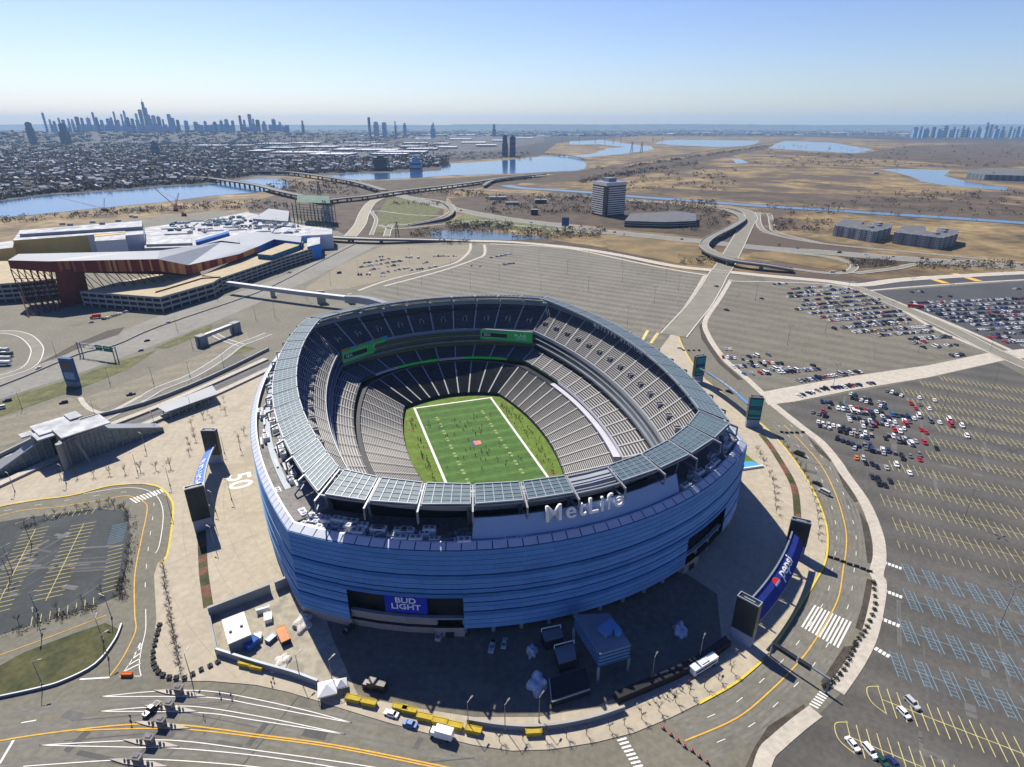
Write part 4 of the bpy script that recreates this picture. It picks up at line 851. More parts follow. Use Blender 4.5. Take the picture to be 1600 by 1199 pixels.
for k in range(34):
    u = rr.random(); px = 268 + 190 * u; py = 349 + 20 * rr.random() - 8 * math.sin(u * 3); x, y = G(px, py, 20); b = MB(); L_ = rr.uniform(12, 40); a = rr.choice([.25, .25, 1.8])
    b.bar((x - L_ / 2 * math.cos(a), y - L_ / 2 * math.sin(a), 20.9), (x + L_ / 2 * math.cos(a), y + L_ / 2 * math.sin(a), 20.9), 1.6, 1.3, rr.choice([M_steel, M_steell, M_concp])); add(b, 'roof_duct', M_steel, t)
# roller-coaster frame
t = thing('coaster_frame', (*G(488, 352), 0)); tag(t, 'unfinished green steel amusement park frame beyond the white mall end', 'steel frame')
b = MB(); M_greens = mat('green_steel', (.10, .16, .12), var=.3); M_bl = mat('blue_steel', (.05, .12, .2), var=.2); p0 = Vector(G(455, 352)); p1 = Vector(G(518, 357)); nn = Vector((-.2, 1)) * 70
def lattice(p0, p1, dep, H_, nx_, nz_, m):
    b = MB(); nn = Vector((-.15, 1)).normalized() * dep
    for i in range(nx_ + 1):
        for e in (0, .5, 1):
            p = p0.lerp(p1, i / nx_) + nn * e; hh = H_ * (.7 + .3 * math.sin(i * 1.3 + e)); b.bar((p.x, p.y, 0), (p.x, p.y, hh), .9, .9, m)
            if i:
                for z in range(1, nz_ + 1):
                    b.bar((pp[e].x, pp[e].y, H_ * .7 * z / nz_), (p.x, p.y, H_ * .7 * (z - (z % 2) * .5) / nz_), .6, .6, m)
            if i == 0: pp = {} if e == 0 else pp
            pp[e] = p
    return b
add(lattice(p0, p1, 70, 40, 11, 4, M_greens), 'green_truss', M_greens, t)
add(lattice(Vector(G(505, 356)), Vector(G(519, 358)), 30, 46, 3, 5, M_bl), 'blue_tower', M_bl, t)
b = MB(); b.face([(*G(468, 350), 38), (*G(520, 352), 38), (*G(518, 344), 44), (*G(470, 342), 44)], M_greens); add(b, 'sloped_roof', M_greens, t)
# crawler cranes
def crane(nm, px, py, tipx, tipy, label, m):
    x, y = G(px, py); t = thing(nm, (x, y, 0)); tag(t, label, 'crane'); tx, tz = AT(tipx, tipy, y)
    b = MB(); b.box((0, 0, 1.2), (9, 6, 2.4), .4, M_black); b.box((0, 0, 4), (8, 5, 3.4), .4, m); b.box((-3, 2, 6.2), (3, 2.5, 1.4), .4, M_glass); add2 = b.build('crawler_body', m, t)
    b = MB(); e = (tx - x, 6, tz)
    for s in (-1, 1): b.bar((s * .9, 0, 5), (e[0] + s * .3, e[1], e[2]), .5, .5, m)
    for k in range(12): u, v = k / 12, (k + 1) / 12; b.bar((-.9 + e[0] * u, e[1] * u, 5 + (e[2] - 5) * u), (.9 + e[0] * v, e[1] * v, 5 + (e[2] - 5) * v), .3, .3, m)
    b.build('lattice_jib', m, t)
    b = MB(); b.bar((0, 0, 5), (6, 0, 26), .5, .5, m); b.bar((6, 0, 26), e, .25, .25, m); b.bar((6, 0, 26), (-4, 0, 5), .3, .3, m); b.build('back_mast', m, t)
M_cr = mat('crane_red', (.32, .06, .04), var=.1)
crane('crane', 288, 338, 240, 296, 'red crawler crane with long jib over the mall roofs by the river', M_cr)
crane('crane', 164, 330, 88, 309, 'dark lattice crane standing on the river bank behind the gold hall', M_steel)
crane('crane', 275, 330, 277, 302, 'short red crane beside the long jib crane', M_cr)
# enclosed footbridge over the highway
t = thing('footbridge', (*G(430, 462), 0)); tag(t, 'long white enclosed footbridge crossing the highway to the stadium', 'footbridge')
q = [G(x, y, 11) for x, y in ((356, 443), (400, 449), (470, 458), (540, 466))]; b = MB(); slab(b, q, 5, 9, 13, M_steell, M_whitew); add(b, 'covered_deck', M_whitew, t)
q = [G(x, y, 11) for x, y in ((540, 466), (562, 467), (580, 470), (600, 476), (620, 482))]; b = MB(); slab(b, q, 6, 7, 13.5, M_steell, M_roofg); add(b, 'round_elbow', M_roofg, t)
for px, py, w_, h in ((427, 464, 4, 9), (503, 474, 8, 12.5), (548, 474, 5, 9)):
    x, y = G(px, py); b = MB(); b.box((x, y, h / 2), (w_, 5, h), .2, M_concp); b.box((x, y, h + .3), (w_ * .8, 4, .6), .2, M_beige); add(b, 'support_pier', M_concp, t)
# stair towers bridge over the ramp
t = thing('stair_bridge', (*G(345, 530), 0)); tag(t, 'short grey footbridge with two blocky stair towers beside the highway', 'footbridge')
x0, y0 = G(317, 541); x1, y1 = G(369, 520); an = math.atan2(y1 - y0, x1 - x0)
for x, y in ((x0, y0), (x1, y1)):
    b = MB(); b.box((x, y, 4.5), (7, 6, 9), an, M_steel); b.box((x, y, 9.2), (7.4, 6.4, .4), an, M_concp); b.box((x, y - 3.02, 4.5), (3, .1, 7), an, M_dark); add(b, 'stair_tower', M_steel, t)
b = MB(); slab(b, [(x0, y0, 0), (x1, y1, 0)], 3.4, 6.2, 9.0, M_concp, M_whitew); add(b, 'deck', M_concp, t)
# sign gantry and billboard
t = thing('sign_gantry', (*G(155, 555), 0)); tag(t, 'steel gantry with green highway signs over the road on the left', 'road sign')
pA, pB = Vector(G(128, 557)), Vector(G(183, 565)); b = MB()
for p in (pA, pB):
    for d in (-1.2, 1.2): b.bar((p.x + d, p.y, 0), (p.x + d, p.y, 12), .6, .6, M_steel)
b.build('posts', M_steel, None); o = bpy.data.objects['posts']; o.parent = t; o.matrix_parent_inverse = Matrix.Translation(-t.location); o.name = 'post_frame'
b = MB()
for dz in (8, 11): b.bar((pA.x, pA.y, dz), (pB.x, pB.y, dz), .5, .5, M_steel)
for k in range(8): b.bar((*pA.lerp(pB, k / 8), 8 if k % 2 else 11), (*pA.lerp(pB, (k + 1) / 8), 11 if k % 2 else 8), .3, .3, M_steel)
add(b, 'truss', M_steel, t)
M_sg = mat('sign_green', (.02, .16, .09), var=.05)
for u0, u1 in ((.5, .68), (.72, .95)):
    b = MB(); p, q = pA.lerp(pB, u0), pA.lerp(pB, u1); m = (p + q) / 2; an = math.atan2((q - p).y, (q - p).x); b.box((m.x, m.y - .5, 9.6), ((q - p).length, .3, 4.4), an, M_sg); b.box((m.x, m.y - .7, 10.4), ((q - p).length * .7, .1, .6), an, M_letter); add(b, 'sign_panel', M_sg, t)
t = thing('billboard', (*G(116, 604), 0)); tag(t, 'tall blue billboard tower beside the highway on the left', 'billboard')
p = Vector(G(116, 604)); b = MB(); b.box((p.x, p.y, 2), (9, 3, 4), -.2, M_steel); add(b, 'base', M_steel, t)
b = MB(); b.box((p.x, p.y, 12.5), (10, 2.6, 17), -.2, mat('board_blue', (.06, .12, .25), var=.15)); add(b, 'board', MATS['board_blue'], t)
b = MB(); b.box((p.x + .2, p.y - 1.4, 16), (8, .1, 6), -.2, M_glass); b.box((p.x + .2, p.y - 1.4, 8.5), (8, .1, 5), -.2, mat('board_pale', (.25, .33, .45))); add(b, 'screen', M_glass, t)
# ------------------------------------------------------------------ railway station
M_ballast = mat('ballast', (.10, .09, .08), var=.25, scale=.5)
tb = MB(); trk = GW([(-200, 840), (0, 748), (95, 706), (230, 655), (330, 612), (430, 566)], 0, 4); strip(tb, trk, 12, .62, M_ballast); 
for o_ in (-3.4, -2, 2, 3.4): strip(tb, offs(trk, o_), .2, .72, M_steel)
tb.build('rail_track', M_ballast, None, 'structure')
for off, lab in ((8.6, 'pale railway platform on the far side of the tracks'), (-8.2, 'pale railway platform on the plaza side of the tracks')):
    b = MB(); q = [p for p in offs(trk, off)]; slab(b, q, 4.6, .3, 1.7, M_concp, M_walk); o = b.build('platform', M_walk); tag(o, lab, 'platform')
b = MB(); q = offs(GW([(-200, 815), (0, 716), (110, 665), (225, 634), (330, 592), (420, 548)], 0, 3), 0); slab(b, q, 1.2, .3, 2.6, M_steel, M_concp); o = b.build('trackside_wall', M_steel); tag(o, 'long low dark wall along the far side of the railway', 'wall')
t = thing('railway_station', (*G(115, 712), 0)); tag(t, 'grey angular railway station hall with white slab roofs and sloping glass wings', 'station')
M_gl = mat('station_glass', (.13, .17, .17), rough=.25, var=.2, scale=.5, spec=.5); M_gmet = mat('station_metal', (.22, .22, .21), rough=.5, var=.1)
def W3(px, py, z): return (*G(px, py, z), z)
# axis along the tracks
ax0, ax1 = Vector(G(120, 716)), Vector(G(212, 684)); dv = (ax1 - ax0).normalized(); nv = Vector((-dv.y, dv.x))
o_ = Vector(G(118, 728))
def SP(u, v, z): q = o_ + dv * u + nv * v; return (q.x, q.y, z)
def wedge(nm, u0, u1, v0, v1, z0, z1, m, zb=.5):
    b = MB(); c = [SP(u0, v0, zb), SP(u1, v0, zb), SP(u1, v1, zb), SP(u0, v1, zb)]; t_ = [SP(u0, v0, z0), SP(u1, v0, z1), SP(u1, v1, z1), SP(u0, v1, z0)]
    for i in range(4): j = (i + 1) % 4; b.face([c[i], c[j], t_[j], t_[i]], m)
    b.face(t_, M_roofg); add(b, nm, m, t)
    f = MB(); k = 8
    for i in range(k + 1):
        u = u0 + (u1 - u0) * i / k; z = z0 + (z1 - z0) * i / k; f.bar(SP(u, v0 - .2, zb), SP(u, v0 - .2, z), .5, .5, M_roofg)
    f.bar(SP(u0, v0 - .2, z0), SP(u1, v0 - .2, z1), .6, .8, M_roofg); f.bar(SP(u0, v0 - .2, z0 * .55), SP(u1, v0 - .2, max(.6, z1 * .5)), .4, .4, M_roofg); add(f, 'mullions', M_roofg, t)
wedge('hall', 0, 17, 2, 13, 15, 15.5, M_gl); wedge('glass_wing', 17.5, 46, 3, 12, 14, 3, M_gl)
wedge('far_wing', -3, 24, 21, 28, 14, 8, M_gl); wedge('west_wing', -30, -4, 17, 24, 3.0, 14, M_gl)
for u0, u1, v0, v1, z in ((-8, 12, 14, 30, 16.2), (-2, 21, 0, 16, 16.8), (-10, -2, 10, 21, 15.4), (-14, -5, 22, 28, 14.6), (8, 14, 20, 30, 17.2)):
    b = MB(); b.prism([SP(u0, v0, 0)[:2], SP(u1, v0, 0)[:2], SP(u1, v1, 0)[:2], SP(u0, v1, 0)[:2]], z, z + .7, M_roofw, None, True); add(b, 'roof_slab', M_roofw, t)
for u, v in ((-2, 1), (0, 13), (-9, 20), (-4, -1)):
    b = MB(); b.cyl(SP(u, v, 0.5), 1.6, 15, 10, M_gmet); add(b, 'column', M_gmet, t)
b = MB(); b.bar(SP(3, -1, 15), SP(6, -3, .5), .9, .9, M_roofg); add(b, 'raking_strut', M_roofg, t)
t = thing('platform_canopy', (*G(295, 640), 0)); tag(t, 'long flat white canopy on posts over the plaza-side platform', 'canopy')
b = MB(); p = [G(x, y, 6) for x, y in ((246, 637), (332, 603), (341, 616), (259, 645))]; b.prism(p, 5.7, 6.3, M_roofg, M_roofg, True); add(b, 'roof', M_roofg, t)
for k in range(7):
    u = (k + .5) / 7
    for a_, c_ in ((0, 1), (3, 2)):
        b = MB(); q = Vector(p[a_]).lerp(Vector(p[c_]), u); b.cyl((q.x, q.y, .5), .3, 5.3, 6, M_steel); add(b, 'post', M_steel, t)
# ------------------------------------------------------------------ entrance pylons and arched signs
M_pyl = mat('pylon_black', (.018, .028, .035), rough=.35, var=.2, scale=.5)
def pylon(base, a, b_, z, wd, dp, label, screen=None, zb=0):
    x, y = G(*base); A, B = G(*a, z), G(*b_, z); an = math.atan2(B[1] - A[1], B[0] - A[0]); t = thing('gate_pylon', (x, y, 0), an); tag(t, label, 'pylon')
    b = MB(); b.box((0, 0, 2.8), (wd * .96, dp * .96, 5.6), 0, mat('pylon_base', (.22, .26, .36), var=.1)); b.build('base', MATS['pylon_base'], t)
    b = MB(); b.box((0, 0, (z + 5.7) / 2), (wd, dp, z - 5.7), 0, M_pyl); b.build('shaft', M_pyl, t)
    b = MB()
    for s in (-1, 1): b.box((0, s * (dp / 2 - .15), z + .25), (wd, .3, .5), 0, M_steell); b.box((s * (wd / 2 - .15), 0, z + .25), (.3, dp - .6, .5), 0, M_steell)
    b.box((0, 0, z + .1), (wd * .5, .4, .3), 0, M_steell); b.build('rim', M_steell, t)
    if screen:
        for s in (-1, 1):
            b = MB(); r2 = random.Random(4)
            for k in range(9): zz_ = 6.5 + (z - 7.5) * (k + .5) / 9; b.box((0, s * (dp / 2 + .06), zz_), (wd * .86, .1, (z - 7.5) / 9 - .25), 0, r2.choice([mat('screen_teal', (.01, .12, .14), emit=.25), mat('screen_navy', (.01, .04, .10), emit=.2), mat('screen_leaf', (.01, .13, .06), emit=.25)]))
            b.build('screen', MATS['screen_teal'], t)
    return (x, y, an)
pA_ = pylon((338, 724), (312.5, 672.5), (334, 672.5), 20, 7.6, 2.6, 'dark grey gate pylon at the upper end of the bright blue arched sign')
pB_ = pylon((319, 826), (288, 757), (313, 751), 22, 7.6, 2.6, 'dark grey gate pylon above the planted strip on the left plaza')
pC_ = pylon((1240, 866), (1243, 816), (1268, 822), 17, 7.6, 2.6, 'black gate pylon at the upper end of the dark blue curved sign')
pD_ = pylon((1158, 1003), (1150, 935), (1178, 950), 19, 7.6, 3, 'black gate pylon with pale rim beside the sidewalk at lower right')
pE_ = pylon((1174, 668), (1166, 613), (1185, 614), 20, 7.6, 3, 'gate pylon with teal screens near the striped walkway', True)
pF_ = pylon((1089, 598), (1080, 562), (1095, 560), 20, 7.6, 3, 'gate pylon with teal screens half hidden behind the stadium rim', True)
def arch_sign(P, Q, bulge, out, label, m, txt, tsize, nmm='arched_sign', globe=False, rev=False, zlo=8.5, zhi=13, width=6.0):
    """curved banner between two pylons; out = outward unit side (+1 right of P->Q)"""
    P, Q = Vector(P[:2]), Vector(Q[:2]); d = Q - P; n = Vector((d.y, -d.x)).normalized() * out
    t = thing(nmm, (*((P + Q) / 2), 0)); tag(t, label, 'sign'); K = 16; lo = []; hi = []; mid = []
    for k in range(K + 1):
        u = .07 + .86 * k / K; c = P + d * u + n * (4 * bulge * u * (1 - u)); lo.append((*(c + n * width * .55), zlo)); hi.append((*(c - n * width * .45), zhi)); mid.append((*(c + n * width * .12), (zlo + zhi) / 2 + .9))
    b = MB(); b.grid(lo, mid, m, False); b.grid(mid, hi, m, False)
    if b.v and out < 0: pass
    und = lambda r: [(x, y, z - .35) for x, y, z in r]
    b.grid(und(lo), und(mid), M_steel, False); b.grid(und(mid), und(hi), M_steel, False); b.grid(lo, und(lo), M_steell, False); b.grid(hi, und(hi), M_steel, False)
    add(b, 'banner', m, t)
    b = MB()
    for k in range(0): b.bar((*Vector(hi[k][:2]).lerp(Vector(lo[k][:2]), .4), zlo), (*Vector(hi[k][:2]).lerp(Vector(lo[k][:2]), .4), .5), .6, .6, M_steel)
    b.bar(hi[0], hi[-1], .6, .8, M_steel) if bulge < .1 else None
    for k in range(K): b.bar(hi[k], hi[k + 1], .6, .9, M_steel)
    add(b, 'frame', M_steel, t)
    # lettering follows the banner
    tm = MB(); me = text_mesh(txt, 1.0, 0, 'CENTER', .02); xs_ = [v.co.x for v in me.vertices]; ys_ = [v.co.y for v in me.vertices]
    x0, x1, y0, y1 = min(xs_), max(xs_), min(ys_), max(ys_); Lb = d.length * .86
    uc = .5 + (.08 if globe else 0); wl = tsize * (x1 - x0) / (y1 - y0) / Lb * 1.15
    def place(u, w_, lift=.25):
        u = min(max(u, 0), 1) * K; i = min(int(u), K - 1); f_ = u - i
        l = Vector(lo[i]).lerp(Vector(lo[i + 1]), f_); mm = Vector(mid[i]).lerp(Vector(mid[i + 1]), f_); h = Vector(hi[i]).lerp(Vector(hi[i + 1]), f_)
        p = l.lerp(mm, w_ * 2) if w_ < .5 else mm.lerp(h, w_ * 2 - 1)
        return (p.x, p.y, p.z + lift)
    bm = bmesh.new(); bm.from_mesh(me); bmesh.ops.subdivide_edges(bm, edges=bm.edges, cuts=1); bmesh.ops.triangulate(bm, faces=bm.faces)
    for v in bm.verts:
        u = (v.co.x - x0) / (x1 - x0) - .5; u = uc + u * wl * (-1 if rev else 1); w_ = .5 + ((v.co.y - y0) / (y1 - y0) - .5) * tsize / (width * 1.2); v.co = place(u, w_)
    bm.to_mesh(me); bm.free(); me.materials.append(M_letter); o = bpy.data.objects.new('lettering', me); COL.objects.link(o); o.parent = t; o.matrix_parent_inverse = Matrix.Translation(-t.location)
    if globe:
        b = MB(); cu = uc - wl / 2 - .09
        for cl_, y0_, y1_ in ((mat('logo_red', (.55, .03, .04)), .05, 1.0), (M_letter, -.28, .05), (mat('logo_blue', (.01, .05, .35)), -1.0, -.28)):
            pts = []
            for q in range(13):
                a = math.asin(max(-1, y0_)) + (math.asin(min(1, y1_)) - math.asin(max(-1, y0_))) * q / 12; pts.append((math.cos(a), math.sin(a)))
            pts += [(-x, y) for x, y in pts[::-1]]
            b.face([place(cu + x * 2.1 / Lb, .5 + y * 2.1 / (width * 1.2), .3) for x, y in pts], cl_)
        add(b, 'round_emblem', M_letter, t)
M_bl1 = mat('banner_blue_bright', (.10, .22, .62), var=.06, scale=.2); M_bl2 = mat('banner_navy', (.010, .026, .20), var=.15, scale=.2); M_bl3 = mat('banner_sky', (.05, .30, .80), var=.06, scale=.2)
arch_sign(pA_, pB_, 2.5, 1, 'bright blue arched beer sign between two dark pylons on the left plaza', M_bl1, 'BUD LIGHT', 3.4)
arch_sign(pD_, pC_, 2.5, 1, 'dark blue curved cola sign with red, white and blue round emblem', M_bl2, 'pepsi', 4.8, globe=True, width=5.2)
arch_sign(pE_, pF_, 2.5, 1, 'sky blue arched sign beside the ring road behind the stadium', M_bl3, 'VERIZON', 3.6)
b = MB(); p = [G(x, y, 1) for x, y in ((1160, 733), (1171, 712), (1186, 728), (1160, 738))]
t = thing('kids_pitch', (*p[0], .5)); tag(t, 'small green pitch with blue board on the plaza at the right wall', 'sports pitch')
b = MB(); b.prism([G(1150, 732), G(1164, 710), G(1185, 728), G(1160, 732)], .5, .7, M_apron); add(b, 'turf', M_apron, t)
b = MB(); b.prism([G(1150, 735), G(1158, 725), G(1174, 723), G(1186, 729)], .7, .9, M_bl3); add(b, 'painted_end', M_bl3, t)
b = MB(); q = [G(1150, 737), G(1192, 731)]; slab(b, q, .8, .5, 1.6, M_letter); add(b, 'barrier', M_letter, t)
# ------------------------------------------------------------------ loading dock things
def wall(nm, px, wd, h, label, m, top=None, zb=.4, sm=4):
    b = MB(); q = GW(px, 0, sm) if len(px) > 2 else GW(px); slab(b, q, wd, zb, h, m, top); o = b.build(nm, m); tag(o, label, 'wall' if 'wall' in nm else ('guard rail' if 'rail' in nm else 'fence')); return o
wall('retaining_wall', [(328, 966), (424, 928)], 1.2, 5, 'grey retaining wall along the upper edge of the sunlit loading yard', M_steel, M_concp)
wall('retaining_wall', [(432, 925), (462, 912)], 1.2, 5, 'short grey retaining wall meeting the stadium shell', M_steel, M_concp)
wall('retaining_wall', [(327, 964), (340, 1024)], .9, 3, 'brown boundary wall left of the white roofed hut', M_mulch, M_concp)
wall('yard_fence', [(340, 1024), (400, 1043), (460, 1060), (498, 1074)], .8, 3.2, 'dark fence along the sunlit lower edge of the loading yard', M_steel, M_steel)
wall('yard_fence', [(730, 1132), (790, 1141), (850, 1142), (920, 1130), (975, 1112)], .8, 2.6, 'dark fence along the sidewalk under the stadium shadow', M_steel, M_concp)
wall('yard_fence', [(962, 1098), (1000, 1082), (1060, 1056), (1100, 1034), (1136, 1008)], 2.6, 3.4, 'thick black curved fence in the shadow at lower right', M_black, M_black)
wall('guard_rail', [(-60, 1104), (0, 1092), (60, 1079), (100, 1067), (150, 1041), (180, 1004), (191, 978)], .5, 1.3, 'long grey guard rail curving round the dull grass island', M_steel, M_steell)
def kiosk(nm, label, cat, roofpx, z, m, top, zb=.5, extra=None):
    P = [G(x, y, z) for x, y in roofpx]; t = thing(nm, (*P[0], zb)); tag(t, label, cat); b = MB(); c = (sum(p[0] for p in P) / len(P), sum(p[1] for p in P) / len(P))
    b.prism(P, zb, z, m, top, True); add(b, 'body', m, t)
    b = MB(); pp = [(c[0] + (p[0] - c[0]) * 1.03, c[1] + (p[1] - c[1]) * 1.03) for p in P]; b.prism(pp, z, z + .25, top, top, True); add(b, 'roof', top, t)
    return t, P
t, P = kiosk('yard_hut', 'square white roofed hut in the sunlit loading yard', 'building', ((347, 970), (381, 957), (392, 992), (357, 1007)), 5.5, M_steel, mat('cream_roof', (.72, .68, .6), var=.04))
for px, py in ((360, 987), (377, 978)):
    b = MB(); b.cyl((*G(px, py, 5.8), 5.75), .5, .7, 8, M_steel); add(b, 'roof_vent', M_steel, t)
t, P = kiosk('louvred_annex', 'blue louvred service building on stilts in the stadium shadow', 'building', ((898, 962), (937, 1022), (985, 1008), (952, 960)), 12, M_fac, M_steel, 6.2)
for p in P:
    b = MB(); b.cyl((*p, .5), .5, 5.8, 8, M_steell); add(b, 'stilt', M_steell, t)
b = MB()
for k in range(4):
    for a_, c_ in ((0, 1), (1, 2), (2, 3)): slab(b, [(*P[a_], 0), (*P[c_], 0)], .5, 6.6 + k * 1.4, 6.9 + k * 1.4, M_facd)
add(b, 'louvre_gaps', M_facd, t)
b = MB(); c = G(950, 985, 12.3); b.box((*c, 13.2), (6, 4, 1.8), .6, M_fac); b.cyl((*G(965, 992, 12.3), 12.3), 1.2, 2.2, 10, M_fac); add(b, 'plant_unit', M_fac, t)
for k, (q, lab) in enumerate(((((846, 988), (852, 1003), (880, 996), (876, 982)), 'dark generator trailer with pale roof rail nearest the shell'), (((866, 1014), (874, 1038), (900, 1030), (897, 1006)), 'dark generator trailer with pale roof rail nearer the sidewalk'))):
    t, P = kiosk('generator_trailer', lab, 'trailer', q, 4.6, M_dark, M_steel)
    b = MB(); b.bar((*P[0], 6.2), (*P[3], 6.2), .3, .3, M_unit); b.bar((*P[0], 4.8), (*P[0], 6.2), .3, .3, M_unit); b.bar((*P[3], 4.8), (*P[3], 6.2), .3, .3, M_unit); add(b, 'roof_rail', M_unit, t)
t, P = kiosk('equipment_pen', 'dark walled equipment pen beside the shaded generator trailers', 'enclosure', ((858, 1062), (862, 1098), (922, 1078), (914, 1046)), 2.6, M_dark, M_dark)
b = MB(); b.bar((*P[1], 2.9), (*P[2], 2.9), .4, .4, M_concp); b.bar((*P[0], 2.9), (*P[1], 2.9), .4, .4, M_concp); add(b, 'coping', M_concp, t)
def heap(px, py, r, h, label, m, seed):
    rr = random.Random(seed); bm = bmesh.new(); bmesh.ops.create_icosphere(bm, subdivisions=4, radius=1)
    for v in bm.verts: s = 1 + .3 * math.sin(v.co.x * 4 + seed) * math.cos(v.co.y * 5 + seed * 2) + rr.uniform(-.02, .02); v.co = (v.co.x * r * s, v.co.y * r * 1.5 * s, max(0, v.co.z) * h * s)
    me = bpy.data.meshes.new('snow_heap'); bm.to_mesh(me); bm.free(); me.polygons.foreach_set('use_smooth', [True] * len(me.polygons)); me.materials.append(m); o = bpy.data.objects.new('snow_heap', me); COL.objects.link(o); o.location = (*G(px, py), .5); tag(o, label, 'snow heap')
M_snow = mat('dirty_snow', (.42, .45, .50), var=.35, scale=.5)
heap(831, 1022, 1.8, 2.2, 'old snow heap left of the upper generator trailer', M_snow, 1); heap(840, 1072, 3.0, 3, 'largest snow heap beside the lower generator trailer', M_snow, 2); heap(1062, 988, 2.4, 2.2, 'lone snow heap on the shaded plaza', M_snow, 3)
for px, py in ((470, 968), (485, 985), (430, 1020)): pass
heap(474, 975, 3.2, 2, 'heap of pale rubble beside the stadium wall in the sunlit yard', mat('rubble', (.5, .47, .42), var=.4, scale=1.2), 4); heap(440, 1040, 2.6, 1.2, 'low heap of pale rubble by the yard fence', MATS['rubble'], 5)
def crate(nm, px, py, sz, rz, m, label, cat, z=.5, lid=None):
    t = thing(nm, (*G(px, py), z), rz); tag(t, label, cat); b = MB(); w_, d_, h = sz
    b.prism([(-w_ / 2 * .94, -d_ / 2), (w_ / 2 * .94, -d_ / 2), (w_ / 2 * .94, d_ / 2), (-w_ / 2 * .94, d_ / 2)], 0, h, m, None, True, [(-w_ / 2, -d_ / 2), (w_ / 2, -d_ / 2), (w_ / 2, d_ / 2), (-w_ / 2, d_ / 2)]); b.build('body', m, t)
    b = MB()
    for s in (-1, 1): b.bar((-w_ / 2, s * d_ / 2, h), (w_ / 2, s * d_ / 2, h), .2, .25, lid or m); b.bar((s * w_ / 2, -d_ / 2, h), (s * w_ / 2, d_ / 2, h), .2, .25, lid or m)
    b.build('rim', lid or m, t)
    if nm == 'skip':
        b = MB(); b.face([(-w_ / 2 + .2, -d_ / 2 + .2, h + .02), (w_ / 2 - .2, -d_ / 2 + .2, h + .02), (w_ / 2 - .2, d_ / 2 - .2, h + .02), (-w_ / 2 + .2, d_ / 2 - .2, h + .02)], lid); b.build('load', lid, t)
    return t
M_yw = mat('yellow_steel', (.42, .31, .03), var=.15, scale=.6); M_oran = mat('rust_load', (.55, .25, .12), var=.2)
crate('skip', 444, 999, (3.2, 7.5, 2.2), .62, M_black, 'black skip loaded with orange rubbish in the sunlit yard', 'skip', .5, M_oran)
crate('container', 394, 1012, (3, 4.5, 2.6), -.5, M_bluew, 'blue container behind the white roofed hut', 'container')
crate('container', 420, 970, (2.6, 4, 1.8), .4, M_unit, 'pale open container in the middle of the sunlit yard', 'container'); crate('container', 404, 1000, (2.4, 3, 1.6), .3, M_unit, 'small pale container between hut and skip', 'container')
crate('container', 424, 1002, (2.4, 3.4, 1.4), -.5, M_steel, 'small grey container next to the black skip', 'container'); crate('container', 412, 958, (4.6, 1.4, 2), .42, M_whitew, 'narrow white container under the retaining wall', 'container')
for k, (px, py, lab) in enumerate(((553, 1097, 'left of the two yellow barrier boxes next to the white tent'), (577, 1103, 'right of the two yellow barrier boxes next to the white tent'), (626, 1111, 'left yellow barrier box behind the white saloon car'), (640, 1115, 'right yellow barrier box behind the blue car'),
          (664, 1126, 'left of three yellow boxes behind the white van'), (688, 1133, 'middle of three yellow boxes behind the white van'), (711, 1139, 'right of three yellow boxes behind the white van'), (740, 1146, 'yellow box at the start of the sidewalk fence'), (834, 1149, 'yellow box alone on the bottom sidewalk'), (385, 1042, 'left yellow box on the yard fence'), (402, 1047, 'right yellow box on the yard fence'))):
    o = crate('barrier_box', px, py, (4.8, 1.7, 1.6), -.22 if px < 800 else .05, M_yw, lab, 'barrier'); o['group'] = 'yellow barrier boxes along the sidewalk'
def tent(px, py, s, label, m):
    t = thing('canopy_tent', (*G(px, py), .5), .3); tag(t, label, 'tent'); b = MB(); c = [(-s, -s, 2.6), (s, -s, 2.6), (s, s, 2.6), (-s, s, 2.6)]
    for i in range(4): b.face([c[i], c[(i + 1) % 4], (0, 0, 4.2)], m); b.face([(*c[i][:2], 2.1), (*c[(i + 1) % 4][:2], 2.1), c[(i + 1) % 4], c[i]], m)
    b.build('roof', m, t)
    for x, y, z in c: b = MB(); b.bar((x * .97, y * .97, 0), (x * .97, y * .97, 2.6), .12, .12, M_steel); b.build('leg', M_steel, t)
tent(513, 1086, 2.9, 'white peaked tent on the sidewalk at the edge of the stadium shadow', M_whitew); tent(535, 1078, 1.7, 'small pale tent beside the white peaked tent', M_unit)
M_tb = mat('booth_grey', (.17, .16, .16), var=.2, scale=.6)
for k, (px, py, wd_) in enumerate(((281, 1085, 9), (267, 1109, 9), (254, 1135, 9), (236, 1163, 9), (217, 1194, 9))):
    t = thing('toll_booth', (*G(px, py), .36), -.12); tag(t, ('grey toll booth on the island nearest the plaza curb', 'grey toll booth next to the parked dark truck', 'grey toll booth between the orange lines', 'grey toll booth below the orange lines', 'grey toll booth cut by the bottom edge of the photo')[k], 'toll booth'); t['group'] = 'toll booths across the entry road'
    b = MB(); isl_ = [(-9, 0), (-4, -.8), (4, -.8), (9, 0), (4, .8), (-4, .8)]; b.prism(isl_, 0, .3, M_walk); b.build('island', M_walk, t)
    b = MB(); b.box((0, 0, 1.5), (2.2, 1.4, 2.4), 0, M_tb); b.box((0, 0, 1.8), (2.26, 1.46, .9), 0, M_glass); b.build('cabin', M_tb, t)
    b = MB(); b.box((0, 0, 2.85), (3.2, 2.2, .3), 0, M_tb); b.box((0, 0, 3.1), (1.4, 1, .3), 0, M_tb); b.build('roof', M_tb, t)
    for s in (-1, 1):
        b = MB(); b.cyl((s * 3, 0, .3), .35, 1.1, 8, M_tb); b.cyl((s * 4.2, 0, .3), .25, .8, 8, M_tb); b.build('bollard', M_tb, t)
